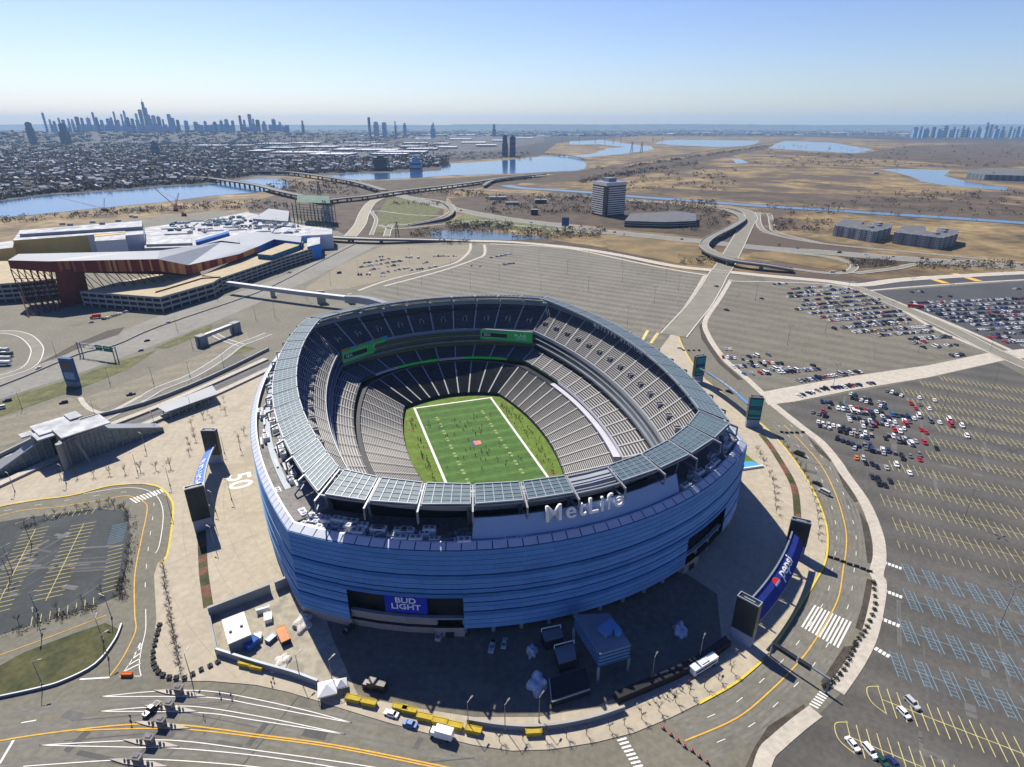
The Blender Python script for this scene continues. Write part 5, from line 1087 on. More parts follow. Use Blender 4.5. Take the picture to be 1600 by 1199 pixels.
# ------------------------------------------------------------------ far hills
M_hill = mat('hill', (.07, .085, .07), var=.3, scale=.002)
rr = random.Random(2)
hb = MB(); A = []; B = []; Cc = []
for k in range(181):
    px = -500 + 2600 * k / 180; Y = 24500; x, z = AT(px, 194.2, Y)
    bump = 26 * math.exp(-((px - 830) / 70) ** 2) + 16 * math.exp(-((px - 760) / 40) ** 2) + 10 * math.exp(-((px - 1000) / 120) ** 2) - (22 if 480 < px < 700 else 0)
    h = max(40, 165 + bump + 12 * math.sin(px * .013) + rr.uniform(-5, 5)); A.append((x, Y - 1800, 0)); B.append((x, Y, h)); Cc.append((x, Y + 1500, 0))
hb.grid(A, B, M_hill, False); hb.grid(B, Cc, M_hill, False); hb.build('hills', M_hill, None, 'structure', True)
def ORD(n): return {1: 'first', 2: 'second', 3: 'third'}.get(n, f'{n}th')
rg = MB(); A = []; B = []; Cc = []; rr = random.Random(9)
for k in range(161):     # wooded ridge in front of the skyline
    px = -420 + 1120 * k / 160; Y = 7600; x, _ = AT(px, 200, Y); h = 88 * min(1, max(0, (690 - px) / 260)) + 6 * math.sin(px * .05) + rr.uniform(-4, 4); h = max(1, h)
    A.append((x, Y - 1500, .2)); B.append((x, Y, h)); Cc.append((x, Y + 500, .2))
rg.grid(A, B, M_town, False); rg.grid(B, Cc, M_town, False); rg.build('hills', M_town, None, 'structure', True)
# ------------------------------------------------------------------ skyline across the river
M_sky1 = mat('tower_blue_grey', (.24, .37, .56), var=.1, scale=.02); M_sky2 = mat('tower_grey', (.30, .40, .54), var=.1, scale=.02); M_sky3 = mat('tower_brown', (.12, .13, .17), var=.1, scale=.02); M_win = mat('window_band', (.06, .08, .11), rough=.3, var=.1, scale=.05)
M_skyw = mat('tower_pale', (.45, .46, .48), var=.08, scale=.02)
def tower(px, top, wpx, Y, m, nm='skyscraper', crown=0, base=0.0, parts=True):
    x, z = AT(px, top, Y); wd = wpx * Y / (F * C_ + 160); t = thing(nm, (x, Y, base)); b = MB(); rr = random.Random(int(px * 7))
    h = z - base; s1 = rr.choice([.62, .8, 1.0]); hb = h * (rr.uniform(.6, .85) if s1 < 1 else 1)
    b.box((0, 0, hb / 2), (wd, wd * .9, hb), 0, m)
    if s1 < 1: b.box((0, 0, (hb + h) / 2), (wd * s1, wd * s1, h - hb), 0, m)
    b.build('tower', m, t)
    if parts:
        w_ = MB(); n = max(3, int(h / 22))
        for k in range(n):
            zc = h * (k + .6) / n; ww = wd if zc < hb else wd * s1; w_.box((0, 0, zc), (ww * 1.01, ww * .92, h / n * .35), 0, M_win)
        w_.build('window_bands', M_win, t)
    r = MB(); r.box((0, 0, h + 3), (wd * s1 * .5, wd * s1 * .5, 8), 0, m)
    if crown: r.cyl((0, 0, h), wd * .16, crown, 6, m, wd * .03)
    r.build('rooftop_plant', m, t); return t
SKY = [(66, 177, 4), (77, 187, 4), (84, 190, 5), (91, 185, 4), (98, 188, 6), (106, 186, 4), (112, 187, 5), (119, 183, 7), (127, 185, 5), (137, 185, 9), (144, 176, 4), (150, 184, 5), (158, 188, 7), (168, 186, 7), (173, 184, 5), (177, 175, 5), (184, 188, 5), (189, 179, 4), (193, 174, 6), (199, 184, 6), (206, 186, 6), (212, 178, 7), (218, 172, 7), (222, 160, 6), (227, 169, 7), (232, 180, 7), (239, 181, 9), (247, 183, 7), (254, 187, 6), (263, 179, 7), (269, 185, 7), (277, 188, 6), (290, 189, 9), (305, 191, 8), (320, 190, 7), (335, 191, 7), (345, 189, 6), (353, 187, 9), (363, 189, 6), (374, 181, 5), (381, 188, 7), (389, 179, 7), (395, 186, 6), (402, 188, 8), (412, 190, 9), (427, 187, 8), (437, 191, 7), (472, 189, 6), (576, 184, 6), (587, 191, 12), (600, 192, 10), (617, 190, 4), (632, 193, 8), (677, 192, 4), (676, 196, 12), (772, 195, 10), (1430, 199, 11), (1440, 198, 8), (1449, 200, 9), (1460, 199, 7), (1478, 197, 11), (1491, 199, 9), (1506, 197, 10), (1513, 200, 7), (1530, 198, 9), (1544, 192, 8), (1550, 195, 6), (1557, 197, 7), (1568, 198, 9), (1580, 198, 8), (1592, 198, 7)]
for k, (px, top, wpx) in enumerate(SKY):
    Y = 8600 + (k * 977) % 1500 if px < 1000 else 9300
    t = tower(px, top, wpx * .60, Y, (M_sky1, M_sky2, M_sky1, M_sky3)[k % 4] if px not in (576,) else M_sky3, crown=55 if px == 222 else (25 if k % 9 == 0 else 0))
    if px == 222: lb = 'tallest stepped skyscraper with a spire in the hazy city skyline'
    elif px == 66: lb = 'slender hazy skyscraper standing alone at the left end of the skyline'
    elif px == 576: lb = 'lone dark slim tower on the horizon above the white warehouses'
    elif px < 300: lb = f'hazy blue skyscraper, {ORD(abs(k - 23))} tower {"left" if k < 23 else "right"} of the spired one in the skyline'
    elif px < 480: lb = f'hazy skyscraper of the second skyline cluster, {ORD(k - 33)} from its left end'
    elif px < 1000: lb = f'small far tower on the horizon, {ORD(k - 47)} rightward after the second cluster'
    else: lb = f'hazy tower at far right horizon, {ORD(k - 56)} from the left of its cluster'
    tag(t, lb, 'skyscraper', 'skyscrapers on the hazy horizon')
for k, (px, top, wpx, Y, m, lb) in enumerate(((595, 246, 21, 2500, M_glass, 'dark glass office block beside the river, left of the pale block'), (649, 246, 18, 2450, M_sky2, 'pale grey office block beside the river, right of the dark block'), (789, 213, 9, 3600, M_sky3, 'left half of the brown twin apartment towers beyond the river'), (801, 214, 9, 3600, M_sky3, 'right half of the brown twin apartment towers beyond the river'),
        (43, 192, 8, 6000, M_sky3, 'brown apartment tower on the ridge at the far left'), (96, 194, 11, 6000, M_sky3, 'broad brown apartment tower on the ridge left of the skyline'), (240, 222, 9, 3800, M_sky3, 'small dark block in the middle of the town across the river'))):
    t = tower(px, top, wpx, Y, m, 'office_tower'); tag(t, lb, 'building')
# warehouses with white roofs, each one a thing
M_wh = mat('warehouse_roof', (.62, .62, .64), var=.12, scale=.01); M_whw = mat('warehouse_wall', (.25, .25, .26), var=.2)
WH = [(440, 233, 50), (500, 231, 60), (470, 240, 90), (560, 229, 40), (590, 236, 70), (630, 240, 80), (660, 235, 50), (520, 243, 70), (610, 243, 60), (650, 225, 40), (700, 232, 30), (560, 224, 60), (480, 225, 40), (430, 226, 50), (740, 224, 40), (720, 219, 36), (760, 229, 34), (660, 218, 30), (610, 219, 40), (540, 218, 40), (470, 219, 30), (310, 218, 60), (270, 219, 50), (360, 221, 50), (400, 212, 40), (500, 213, 40), (580, 213, 40), (680, 212, 30), (330, 229, 50), (380, 229, 30), (230, 224, 40), (55, 217, 20), (540, 236, 30), (590, 227, 26), (690, 226, 24), (455, 214, 26), (730, 212, 26), (780, 221, 24), (640, 231, 30), (410, 238, 30), (820, 217, 28), (850, 214, 24), (900, 211, 26), (960, 209, 24), (1040, 210, 30), (1100, 208, 24), (1180, 209, 30), (1310, 208, 30), (1370, 207, 34), (1420, 210, 26), (1250, 211, 24), (1540, 212, 24)]
for k, (px, py, wd) in enumerate(WH):
    x, y = G(px, py); w_ = wd * y / (F * C_ + 150) * .92; t = thing('warehouse', (x, y, .3), R.uniform(-.08, .08)); dep = R.uniform(90, 190) * (y / 3500); h = R.uniform(9, 13)
    b = MB(); b.box((0, 0, h / 2), (w_, dep, h), 0, M_whw); b.build('walls', M_whw, t)
    b = MB(); b.box((0, 0, h + .3), (w_ * 1.005, dep * 1.005, .6), 0, M_wh)
    b.build('roof', M_wh, t)
    b = MB()
    for q in range(5): b.box((w_ * (q - 2) * .19, dep * (.3 if q % 2 else -.2), h + 1.6), (w_ * .03, dep * .05, 2), 0, M_steel)
    b.build('roof_vents', M_steel, t)
    row = 'nearest the river bend' if py > 238 else ('in the middle of the industrial flats' if py > 222 else 'far out toward the horizon')
    tag(t, f'{"long" if wd > 45 else "short"} white roofed warehouse {row}', 'warehouse', f'{"long" if wd > 45 else "short"} warehouses {row}')
# town across the river: 300 nearest houses as things, the rest and the trees as stuff
M_hr = [mat('roof_slate', (.07, .072, .085), var=.2), mat('roof_pale', (.45, .46, .48), var=.15), mat('roof_tan', (.12, .10, .09), var=.2), mat('roof_blue_grey', (.12, .14, .17), var=.15)]
M_hw = [mat('house_white', (.42, .42, .43), var=.1), mat('house_cream', (.28, .24, .19), var=.1), mat('house_brick', (.2, .10, .08), var=.15), mat('house_grey', (.2, .215, .23), var=.1)]
def house_shape(b, x, y, w_, d_, h, rz, wm, rm, z0=.3, roofonly=None):
    ca, sa = math.cos(rz), math.sin(rz); P = lambda u, v, z: (x + u * ca - v * sa, y + u * sa + v * ca, z0 + z)
    if roofonly is not True: b.prism([P(-w_ / 2, -d_ / 2, 0)[:2], P(w_ / 2, -d_ / 2, 0)[:2], P(w_ / 2, d_ / 2, 0)[:2], P(-w_ / 2, d_ / 2, 0)[:2]], z0, z0 + h, wm)
    if roofonly is not False:
        rg = h + w_ * .22; e = .5
        b.face([P(-w_ / 2 - e, -d_ / 2 - e, h), P(w_ / 2 + e, -d_ / 2 - e, h), P(w_ / 2 * .0 + w_ / 2, 0, rg), P(-w_ / 2, 0, rg)], rm); b.face([P(w_ / 2 + e, d_ / 2 + e, h), P(-w_ / 2 - e, d_ / 2 + e, h), P(-w_ / 2, 0, rg), P(w_ / 2, 0, rg)], rm)
        b.face([P(-w_ / 2, d_ / 2, h), P(-w_ / 2, -d_ / 2, h), P(-w_ / 2, 0, rg)], wm); b.face([P(w_ / 2, -d_ / 2, h), P(w_ / 2, d_ / 2, h), P(w_ / 2, 0, rg)], wm)
rr = random.Random(21); spots = []; RA, RB = A, B
def bank(px):   # far bank line
    pts = [(-60, 321), (0, 314), (75, 304), (150, 300), (225, 294), (250, 291), (312, 289), (400, 275), (520, 272), (600, 269), (690, 262)]
    for (a, b_), (c, d) in zip(pts, pts[1:]):
        if a <= px <= c: return b_ + (d - b_) * (px - a) / (c - a)
    return 262
tries = 0
while len(spots) < 1350 and tries < 60000:
    tries += 1; px = rr.uniform(-40, 690); v = rr.random() ** 1.25; py = bank(px) - 2.0 - v * (bank(px) - 206)
    if py < 210 or (px > 390 and py < 246 + (690 - px) * -.0 and rr.random() < .8): continue
    x, y = G(px, py); spots.append((y, x, px, py))
for py in range(0): pass
spots.sort(); protos = []
for q in range(8):
    t = thing('house', (0, 0, 0)); wm, rm = M_hw[q % 4], M_hr[(q * 3 + q // 4) % 4]; w_, d_, h = ((12, 9, 6.5), (16, 11, 7), (11, 10, 8), (20, 12, 9))[q % 4]
    b = MB(); house_shape(b, 0, 0, w_, d_, h, 0, wm, rm, 0, False); b.build('walls', wm, t); b = MB(); house_shape(b, 0, 0, w_, d_, h, 0, wm, rm, 0, True); b.build('roof', rm, t); protos.append(t)
hs = MB(); CN = ('white', 'cream', 'brick', 'grey')
grid_seen = {}
for k, (y, x, px, py) in enumerate(spots):
    q = rr.randrange(8)
    if k < 300:
        o = protos[q] if k == q and False else copy_tree(protos[q]); o.location = (x, y, .3); o.rotation_euler = (0, 0, rr.choice([.3, .3 + math.pi / 2]) + rr.uniform(-.1, .1))
        zone = 'left edge' if px < 80 else ('left part' if px < 180 else ('part facing the crane' if px < 280 else 'part by the bridges'))
        tag(o, f'{CN[q % 4]} walled house in the riverside town, {zone}, seen from the water', 'house', f'{CN[q % 4]} houses in the {zone} of the riverside town')
    else: house_shape(hs, x, y, rr.uniform(9, 24), rr.uniform(9, 16), rr.uniform(6, 13), rr.choice([.3, 1.87]) + rr.uniform(-.1, .1), rr.choice(M_hw), rr.choice(M_hr + M_hr[1:2]))
for t in protos:
    for c in kids(t): bpy.data.objects.remove(c)
    bpy.data.objects.remove(t)
# faint blocks farther out
for k in range(1800):
    px = rr.uniform(-60, 1660); py = 200.5 + 13 * rr.random() ** .8
    if 1000 < px < 1400 and py > 212: continue
    x, y = G(px, py); w_ = rr.uniform(25, 130); hs.box((x, y, 6), (w_, rr.uniform(20, 70), rr.uniform(10, 26)), rr.uniform(-.3, .3), rr.choice(M_hw), rr.choice(M_hr))
for k in range(130):
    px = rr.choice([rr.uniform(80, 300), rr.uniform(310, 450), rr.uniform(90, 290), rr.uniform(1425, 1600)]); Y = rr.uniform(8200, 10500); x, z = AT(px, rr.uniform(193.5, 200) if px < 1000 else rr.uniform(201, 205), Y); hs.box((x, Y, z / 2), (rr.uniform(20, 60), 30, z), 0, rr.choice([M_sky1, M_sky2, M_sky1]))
for k in range(420):
    i = rr.randrange(5, 130); f_ = rr.random(); p = Vector(A[i]).lerp(Vector(B[i]), f_); x = p.x + rr.uniform(-40, 40); w_ = rr.uniform(14, 60); hs.box((x, p.y, p.z + 4), (w_, rr.uniform(12, 30), rr.uniform(10, 30)), rr.uniform(-.3, .3), rr.choice(M_hw), rr.choice(M_hr))
hs.build('distant_town', M_hw[0], None, 'stuff')
tag(bpy.data.objects['distant_town'], 'mass of tiny pale houses and blocks fading into the haze across the river', 'town', None, 'stuff')
# woods: bare winter twig clumps
M_twig = [mat('bare_twig', (.055, .046, .042), var=.35, scale=.05), mat('bare_twig_red', (.085, .055, .042), var=.3, scale=.05), mat('evergreen', (.028, .04, .022), var=.3, scale=.05)]
def clump(b, x, y, r, h, n, m, z0=.3, rnd=None):
    rnd = rnd or R
    for k in range(n):
        a = rnd.uniform(0, 6.28); q = r * math.sqrt(rnd.random()); zz = h * rnd.uniform(.25, 1.0) * (1 - .35 * (q / r) ** 2); c = Vector((x + q * math.cos(a), y + q * math.sin(a), z0 + zz)); s = r * rnd.uniform(.16, .4)
        d1 = Vector((rnd.uniform(-1, 1), rnd.uniform(-1, 1), rnd.uniform(-.3, 1))).normalized() * s; d2 = Vector((rnd.uniform(-1, 1), rnd.uniform(-1, 1), rnd.uniform(-.6, .6))).normalized() * s * .6
        b.face([c - d1, c + d2, c + d1, c - d2], m)
wd = MB(); rr = random.Random(8)
for k in range(7600):
    px = rr.uniform(-40, 700); py = bank(px) - 1.2 - (bank(px) - 205) * rr.random() ** 1.2
    if py < 208 or (px > 420 and py < 246 and rr.random() < .75): continue
    x, y = G(px, py); clump(wd, x, y, rr.uniform(8, 15) * max(1, y / 2500), rr.uniform(8, 14), 16, rr.choice([M_twig[0], M_twig[0], M_twig[1], M_twig[2]]), .3, rr)
for k in range(1500):
    i = rr.randrange(0, 150); f_ = rr.random(); p = Vector(A[i]).lerp(Vector(B[i]), f_); clump(wd, p.x + rr.uniform(-45, 45), p.y, rr.uniform(18, 34), rr.uniform(10, 18), 12, rr.choice([M_twig[0], M_twig[0], M_twig[2]]), p.z - 3, rr)
wd.build('town_trees', M_twig[0], None); tag(bpy.data.objects['town_trees'], 'countless bare brown trees between the houses of the town across the river', 'woods', None, 'stuff')
wd = MB()
zones = [((700, 800), (348, 366), 150), ((640, 760), (300, 308), 60), ((800, 945), (358, 374), 190), ((760, 930), (306, 336), 240), ((975, 1120), (316, 332), 160), ((1060, 1140), (333, 362), 90), ((700, 800), (352, 358), 60), ((905, 1090), (252, 285), 150), ((980, 1200), (228, 262), 150), ((1325, 1400), (408, 418), 70), ((1430, 1600), (412, 424), 90), ((1230, 1300), (345, 364), 60), ((1205, 1235), (345, 362), 40), ((420, 560), (284, 305), 160), ((610, 700), (318, 322), 20), ((680, 760), (256, 262), 0), ((700, 830), (238, 250), 170), ((1330, 1600), (300, 316), 80), ((640, 700), (360, 372), 40), ((1060, 1140), (405, 413), 30), ((690, 740), (378, 383), 16), ((1200, 1420), (240, 262), 70), ((0, 330), (330, 345), 220), ((1180, 1600), (226, 262), 160), ((1200, 1600), (318, 340), 90), ((930, 1150), (262, 300), 110), ((330, 450), (315, 330), 80)]
for (x0, x1), (y0, y1), n in zones:
    for k in range(n):
        px, py = rr.uniform(x0, x1), rr.uniform(y0, y1)
        if (x0, x1) == (0, 330): py = 345 - px * .07 + rr.uniform(-3, 6)
        if (x0, x1) == (905, 1090): py = 285 - (px - 905) * .16 + rr.uniform(-3, 3)
        if (x0, x1) == (980, 1200): py = 262 - (px - 980) * .15 + rr.uniform(-2, 2)
        x, y = G(px, py); s = min(2.4, max(1, y / 900)); clump(wd, x, y, rr.uniform(2.5, 5) * s, rr.uniform(4, 8) * s ** .5, 14, rr.choice([M_twig[0], M_twig[1], M_twig[1], M_twig[0], M_twig[2] if py > 300 else M_twig[1]]), .3, rr)
wd.build('bare_scrub', M_twig[1], None); tag(bpy.data.objects['bare_scrub'], 'leafless brown scrub and thickets round the highway loops and marsh', 'scrub', None, 'stuff')
# reed tussocks give the marsh a rough grain
# ------------------------------------------------------------------ bridges and flyovers
M_brd = mat('bridge_concrete', (.38, .365, .33), var=.1, scale=.05); M_pier = mat('bridge_pier', (.12, .12, .12), var=.2)
def bridge(nm, px, z, wd, label, step=45, zs=None, deck=None, sm=5, pw=3):
    n = len(px); zs = zs or [z] * n; q = [(*G(x, y, zz), zz) for (x, y), zz in zip(px, zs)]; q = spline(q, sm); m = q[len(q) // 2]
    t = thing(nm, (m[0], m[1], 0)); tag(t, label, 'bridge'); b = MB(); A = offs(q, wd / 2); B = offs(q, -wd / 2)
    lo = lambda r, d: [(p[0], p[1], p[2] + d) for p in r]
    b.grid(lo(B, 0), lo(A, 0), deck or MATS['road_pale'], False); b.grid(lo(A, 0), lo(A, -2.2), M_pier, False); b.grid(lo(A, -2.2), lo(B, -2.2), M_pier, False); b.grid(lo(B, -2.2), lo(B, 0), M_pier, False); add(b, 'deck', M_hwy, t)
    for s in (1, -1):
        b = MB(); e = offs(q, s * (wd / 2 - .3))
        for i in range(len(e) - 1): b.bar((e[i][0], e[i][1], e[i][2] + .5), (e[i + 1][0], e[i + 1][1], e[i + 1][2] + .5), .5, 1.0, M_brd)
        add(b, 'parapet', M_brd, t)
    acc = 0
    for i in range(1, len(q) - 1):
        acc += math.dist(q[i][:2], q[i - 1][:2])
        if acc > step and q[i][2] > 3.5:
            acc = 0; b = MB(); a_, c_ = offs(q, wd * .35)[i], offs(q, -wd * .35)[i]
            for e in (a_, c_): b.bar((e[0], e[1], 0), (e[0], e[1], q[i][2] - 2), pw, pw, M_pier)
            b.bar((a_[0], a_[1], q[i][2] - 3), (c_[0], c_[1], q[i][2] - 3), pw, 2, M_pier); add(b, 'pier', M_pier, t)
    return t
bridge('road_bridge', [(285, 275), (325, 278), (362, 283), (401, 289), (440, 299), (490, 309), (515, 313)], 11, 20, 'low highway bridge on many piers crossing the river behind the mall', 55, None, None, 5, 4)
bridge('road_bridge', [(390, 268), (420, 268), (455, 269), (500, 275), (555, 284), (600, 297)], 12, 20, 'second river bridge on tall dark piers beyond the first', 60, None, None, 5, 4)
bridge('viaduct', [(500, 314), (530, 310), (570, 306), (610, 300), (650, 295), (695, 290), (735, 285), (775, 279), (800, 276), (850, 272)], 9, 26, 'long dark viaduct curving above the grassy highway loops', 40)
bridge('viaduct', [(755, 290), (770, 282), (800, 278), (830, 276)], 8, 12, 'short curved viaduct ramp joining the long viaduct at its right end', 40)
bridge('rail_bridge', [(850, 239), (870, 241), (890, 243), (912, 247)], 8, 10, 'low railway bridge with swing span across the wide water', 50)
bridge('road_overpass', [(510, 370), (540, 371.5), (585, 373), (640, 374), (700, 375.5), (735, 377)], 6, 16, 'beige road overpass crossing the highway above the parking lot', 40, [6.5, 7, 7, 5, 2, .6], M_walk)
bridge('flyover', [(1240, 421), (1200, 414), (1150, 407), (1118, 397), (1102, 387), (1101, 380), (1112, 370), (1136, 358), (1150, 350), (1160, 342), (1152, 334), (1125, 326)], 8, 13, 'curved concrete flyover looping round the junction on the right', 32, [4, 7, 8, 8, 8, 8, 8, 8, 7, 5, 3, .8], M_hwy)
b_ = bridge('road_overpass', [(640, 352), (672, 346), (695, 340), (706, 331), (703, 322), (690, 315)], 5, 10, 'loop ramp bridge beside the round grassy loop', 35, [1, 3, 5, 6, 5, 1])
# power pylons along the marsh
M_py = mat('pylon_steel', (.10, .11, .13), var=.1)
def lattice_tower(px, py, h):
    x, y = G(px, py); t = thing('power_pylon', (x, y, .3)); b = MB(); w0 = h * .12
    for sx_ in (-1, 1):
        for sy_ in (-1, 1): b.bar((sx_ * w0, sy_ * w0, 0), (sx_ * w0 * .15, sy_ * w0 * .15, h), h * .022, h * .022, M_py)
    for k in range(5):
        a, c = 1 - .17 * k, 1 - .17 * (k + 1)
        for s in (-1, 1): b.bar((-w0 * a, s * w0 * a, h * k / 5), (w0 * c, s * w0 * c, h * (k + 1) / 5), h * .014, h * .014, M_py)
    b.build('mast', M_py, t)
    for zz_ in (.72, .84, .96): b = MB(); b.bar((-h * .2, 0, h * zz_), (h * .2, 0, h * zz_), h * .02, h * .02, M_py); b.build('cross_arm', M_py, t)
    return t
for k, (px, py, h) in enumerate(((987, 238, 62), (1002, 240, 64), (500, 312, 40), (621, 371, 24), (620, 205, 150), (676, 208, 120), (930, 224, 40), (945, 223, 40), (958, 223, 40), (970, 222, 40), (1020, 222, 42), (1035, 221, 40), (905, 221, 38), (878, 221, 38))):
    t = lattice_tower(px, py, h); tag(t, ('lattice pylon standing in the water, left of a near pair', 'lattice pylon standing in the water, right of a near pair', 'dark lattice mast behind the amusement park frame', 'dark lattice mast beside the highway above the parking lot', 'very tall lattice mast far off beyond the white warehouses', 'tall lattice mast on the horizon right of the warehouses')[k] if k < 6 else f'small far power pylon beyond the wide water, {ORD(k - 5)} of its row', 'pylon', 'power pylons in the marsh' if k > 5 else None)
# ------------------------------------------------------------------ office tower and flats beyond the lots
t = thing('office_tower', (*G(948, 338), .3)); tag(t, 'tall office tower with white and dark window bands by the highway', 'building')
p0, p1 = Vector(G(924, 335)), Vector(G(945, 340)); p2 = Vector(G(975, 337)); h = AT(945, 287, p1.y)[1]
fa_, fb = p1 - p0, p2 - p1; p3 = p0 + fb
P4 = [p0, p1, p2, p3]; c4 = (p0 + p1 + p2 + p3) / 4; b = MB(); b.prism([tuple(p) for p in P4], 0, h, M_glass, M_steel); add(b, 'glass_core', M_glass, t)
M_wb = mat('white_band', (.60, .58, .54), var=.04)
for k in range(13):
    z = 5 + (h - 12) * k / 12.5; b = MB()
    for i in range(4):
        a, c = P4[i], P4[(i + 1) % 4]; lo_ = .0 if i % 2 == 0 else .12; hi_ = 1 if i % 2 == 0 else 1
        if i == 0: lo_, hi_ = .0, .82
        a2, c2 = a.lerp(c, lo_), a.lerp(c, hi_); out_ = ((a + c) / 2 - c4).normalized() * .4; d = (c - a).normalized(); an = math.atan2(d.y, d.x); m = (a2 + c2) / 2 + out_; b.box((m.x, m.y, z), ((c2 - a2).length, .5, h / 13 * .42), an, M_wb)
    add(b, 'window_band', M_wb, t)
b = MB(); b.prism([tuple(c4 + (p - c4) * 1.02) for p in P4], h - 5, h + 1, M_wb, M_steel); add(b, 'parapet', M_wb, t)
b = MB(); b.prism([tuple(c4 + (p - c4) * .4) for p in P4], h + 1, h + 8, M_steel); add(b, 'plant_room', M_steel, t)
t = thing('office_annex', (*G(1040, 344), .3)); tag(t, 'low dark office annex with pale roof beside the banded tower', 'building')
P = [G(x, y, 11) for x, y in ((976, 345), (1040, 347), (1088, 345), (1088, 334), (1060, 330), (985, 334))]; b = MB(); b.prism(P, .3, 11, M_glass, mat('felt_roof', (.11, .115, .12), var=.2, scale=.1)); add(b, 'body', M_glass, t)
for z in (4, 7.5, 10.6): b = MB(); slab(b, [(*p, 0) for p in P[:3]], .8, z - .5, z + .4, M_steell); add(b, 'floor_band', M_steell, t)
def flats(px, label):
    P = [G(x, y, 17) for x, y in px]; t = thing('apartment_block', (*P[0], .3)); tag(t, label, 'building'); Mf = mat('flat_grey', (.16, .18, .21), var=.1, scale=.05); Mf2 = mat('flat_pale', (.33, .35, .38), var=.08)
    b = MB(); b.prism(P, .3, 17, Mf, mat('felt_roof', (.11, .115, .12), var=.2, scale=.1)); add(b, 'walls', Mf, t)
    b = MB(); c = (sum(p[0] for p in P) / len(P), sum(p[1] for p in P) / len(P))
    for i in range(len(P)):
        p, q = Vector(P[i]), Vector(P[(i + 1) % len(P)]); k = int((q - p).length / 9)
        for j in range(k):
            m = p.lerp(q, (j + .5) / k); d = (q - p).normalized(); an = math.atan2(d.y, d.x)
            if j % 2 == 0: b.box((m.x, m.y, 8.8), (4, 1.6, 17), an, Mf2)
            for f_ in range(5): b.box((m.x, m.y, 2.2 + 3.2 * f_), (2.6, 1.9 if j % 2 == 0 else .6, 1.5), an, M_glass)
    add(b, 'bays_and_windows', Mf2, t)['kind'] = 'stuff'
    b = MB()
    for i in range(3): p = P[i + 1] if i < len(P) - 1 else P[0]; b.box((c[0] * .5 + p[0] * .5, c[1] * .5 + p[1] * .5, 18.3), (7, 5, 2.4), .2, M_steel)
    add(b, 'roof_plant', M_steel, t)
flats([(1304, 352), (1368, 362), (1392, 356), (1394, 350), (1366, 347), (1360, 353), (1345, 350), (1350, 346), (1318, 343)], 'grey apartment block with notched roof at the marsh edge, left one')
flats([(1398, 363), (1472, 372), (1496, 366), (1498, 360), (1466, 356), (1464, 364), (1446, 361), (1446, 353), (1412, 352)], 'grey apartment block with notched roof at the marsh edge, right one')
flats([(1512, 270), (1540, 273), (1640, 276), (1640, 266), (1540, 265), (1514, 265)], 'dark apartment block far off beside the blue creek')
for px, py, w_, d_, h, lb in ((778, 312, 40, 20, 6, 'low pale roofed building at the left end of the canal'), (800, 320, 30, 14, 5, 'low grey building in the brush left of the banded tower'), (845, 318, 26, 16, 8, 'dark building among the bare trees left of the banded tower'), (835, 336, 14, 10, 10, 'small dark block by the highway left of the tower'), (1368, 272, 18, 10, 5, 'small white shed beside the blue creek')):
    x, y = G(px, py); t = thing('low_building', (x, y, .3)); tag(t, lb, 'building'); b = MB(); b.box((0, 0, h / 2), (w_, d_, h), 0, M_concp if 'dark' not in lb else M_glass); b.build('walls', M_concp, t); b = MB(); b.box((0, 0, h + .3), (w_ + 1, d_ + 1, .6), 0, M_roofg if 'white' not in lb else M_roofw); b.build('roof', M_roofg, t)
t = thing('billboard', (*G(883, 362), .3)); tag(t, 'dark blue billboard on a post by the highway below the banded tower', 'billboard'); b = MB(); b.box((0, 0, 16), (12, 1.5, 14), 0, MATS['board_blue']); b.build('board', MATS['board_blue'], t); b = MB(); b.cyl((0, 0, 0), 1, 9, 8, M_steel); b.build('post', M_steel, t)
# ------------------------------------------------------------------ cars
M_tyre = mat('tyre', (.012, .012, .013), rough=.8); M_cg = mat('car_glass', (.015, .02, .028), rough=.12, spec=.6); M_head = mat('lamp_glass', (.7, .7, .72), rough=.2); M_tail = mat('tail_red', (.3, .01, .01), rough=.3)
PAINT = {n: mat('paint_' + n, c, rough=.3, spec=.5, var=.03, scale=.3) for n, c in dict(white=(.78, .78, .78), silver=(.42, .43, .45), grey=(.16, .165, .17), black=(.014, .014, .017), navy=(.02, .035, .11), red=(.42, .02, .03), blue=(.03, .12, .40), green=(.02, .07, .05), tan=(.35, .29, .21), yellow=(.6, .42, .03), orange=(.6, .18, .03)).items()}
SHAPES = {  # length, width, height, hood line, cabin start/end (at belt), roof start/end
    'saloon': (4.7, 1.85, 1.45, .88, -.52, .66, -.30, .36), 'hatchback': (4.2, 1.8, 1.5, .9, -.50, .94, -.26, .74), 'suv': (4.9, 1.95, 1.78, 1.05, -.46, .96, -.26, .84), 'van': (5.6, 2.05, 2.3, 1.2, -.74, .98, -.58, .96), 'pickup': (5.6, 2.0, 1.85, 1.05, -.40, .30, -.22, .22)}
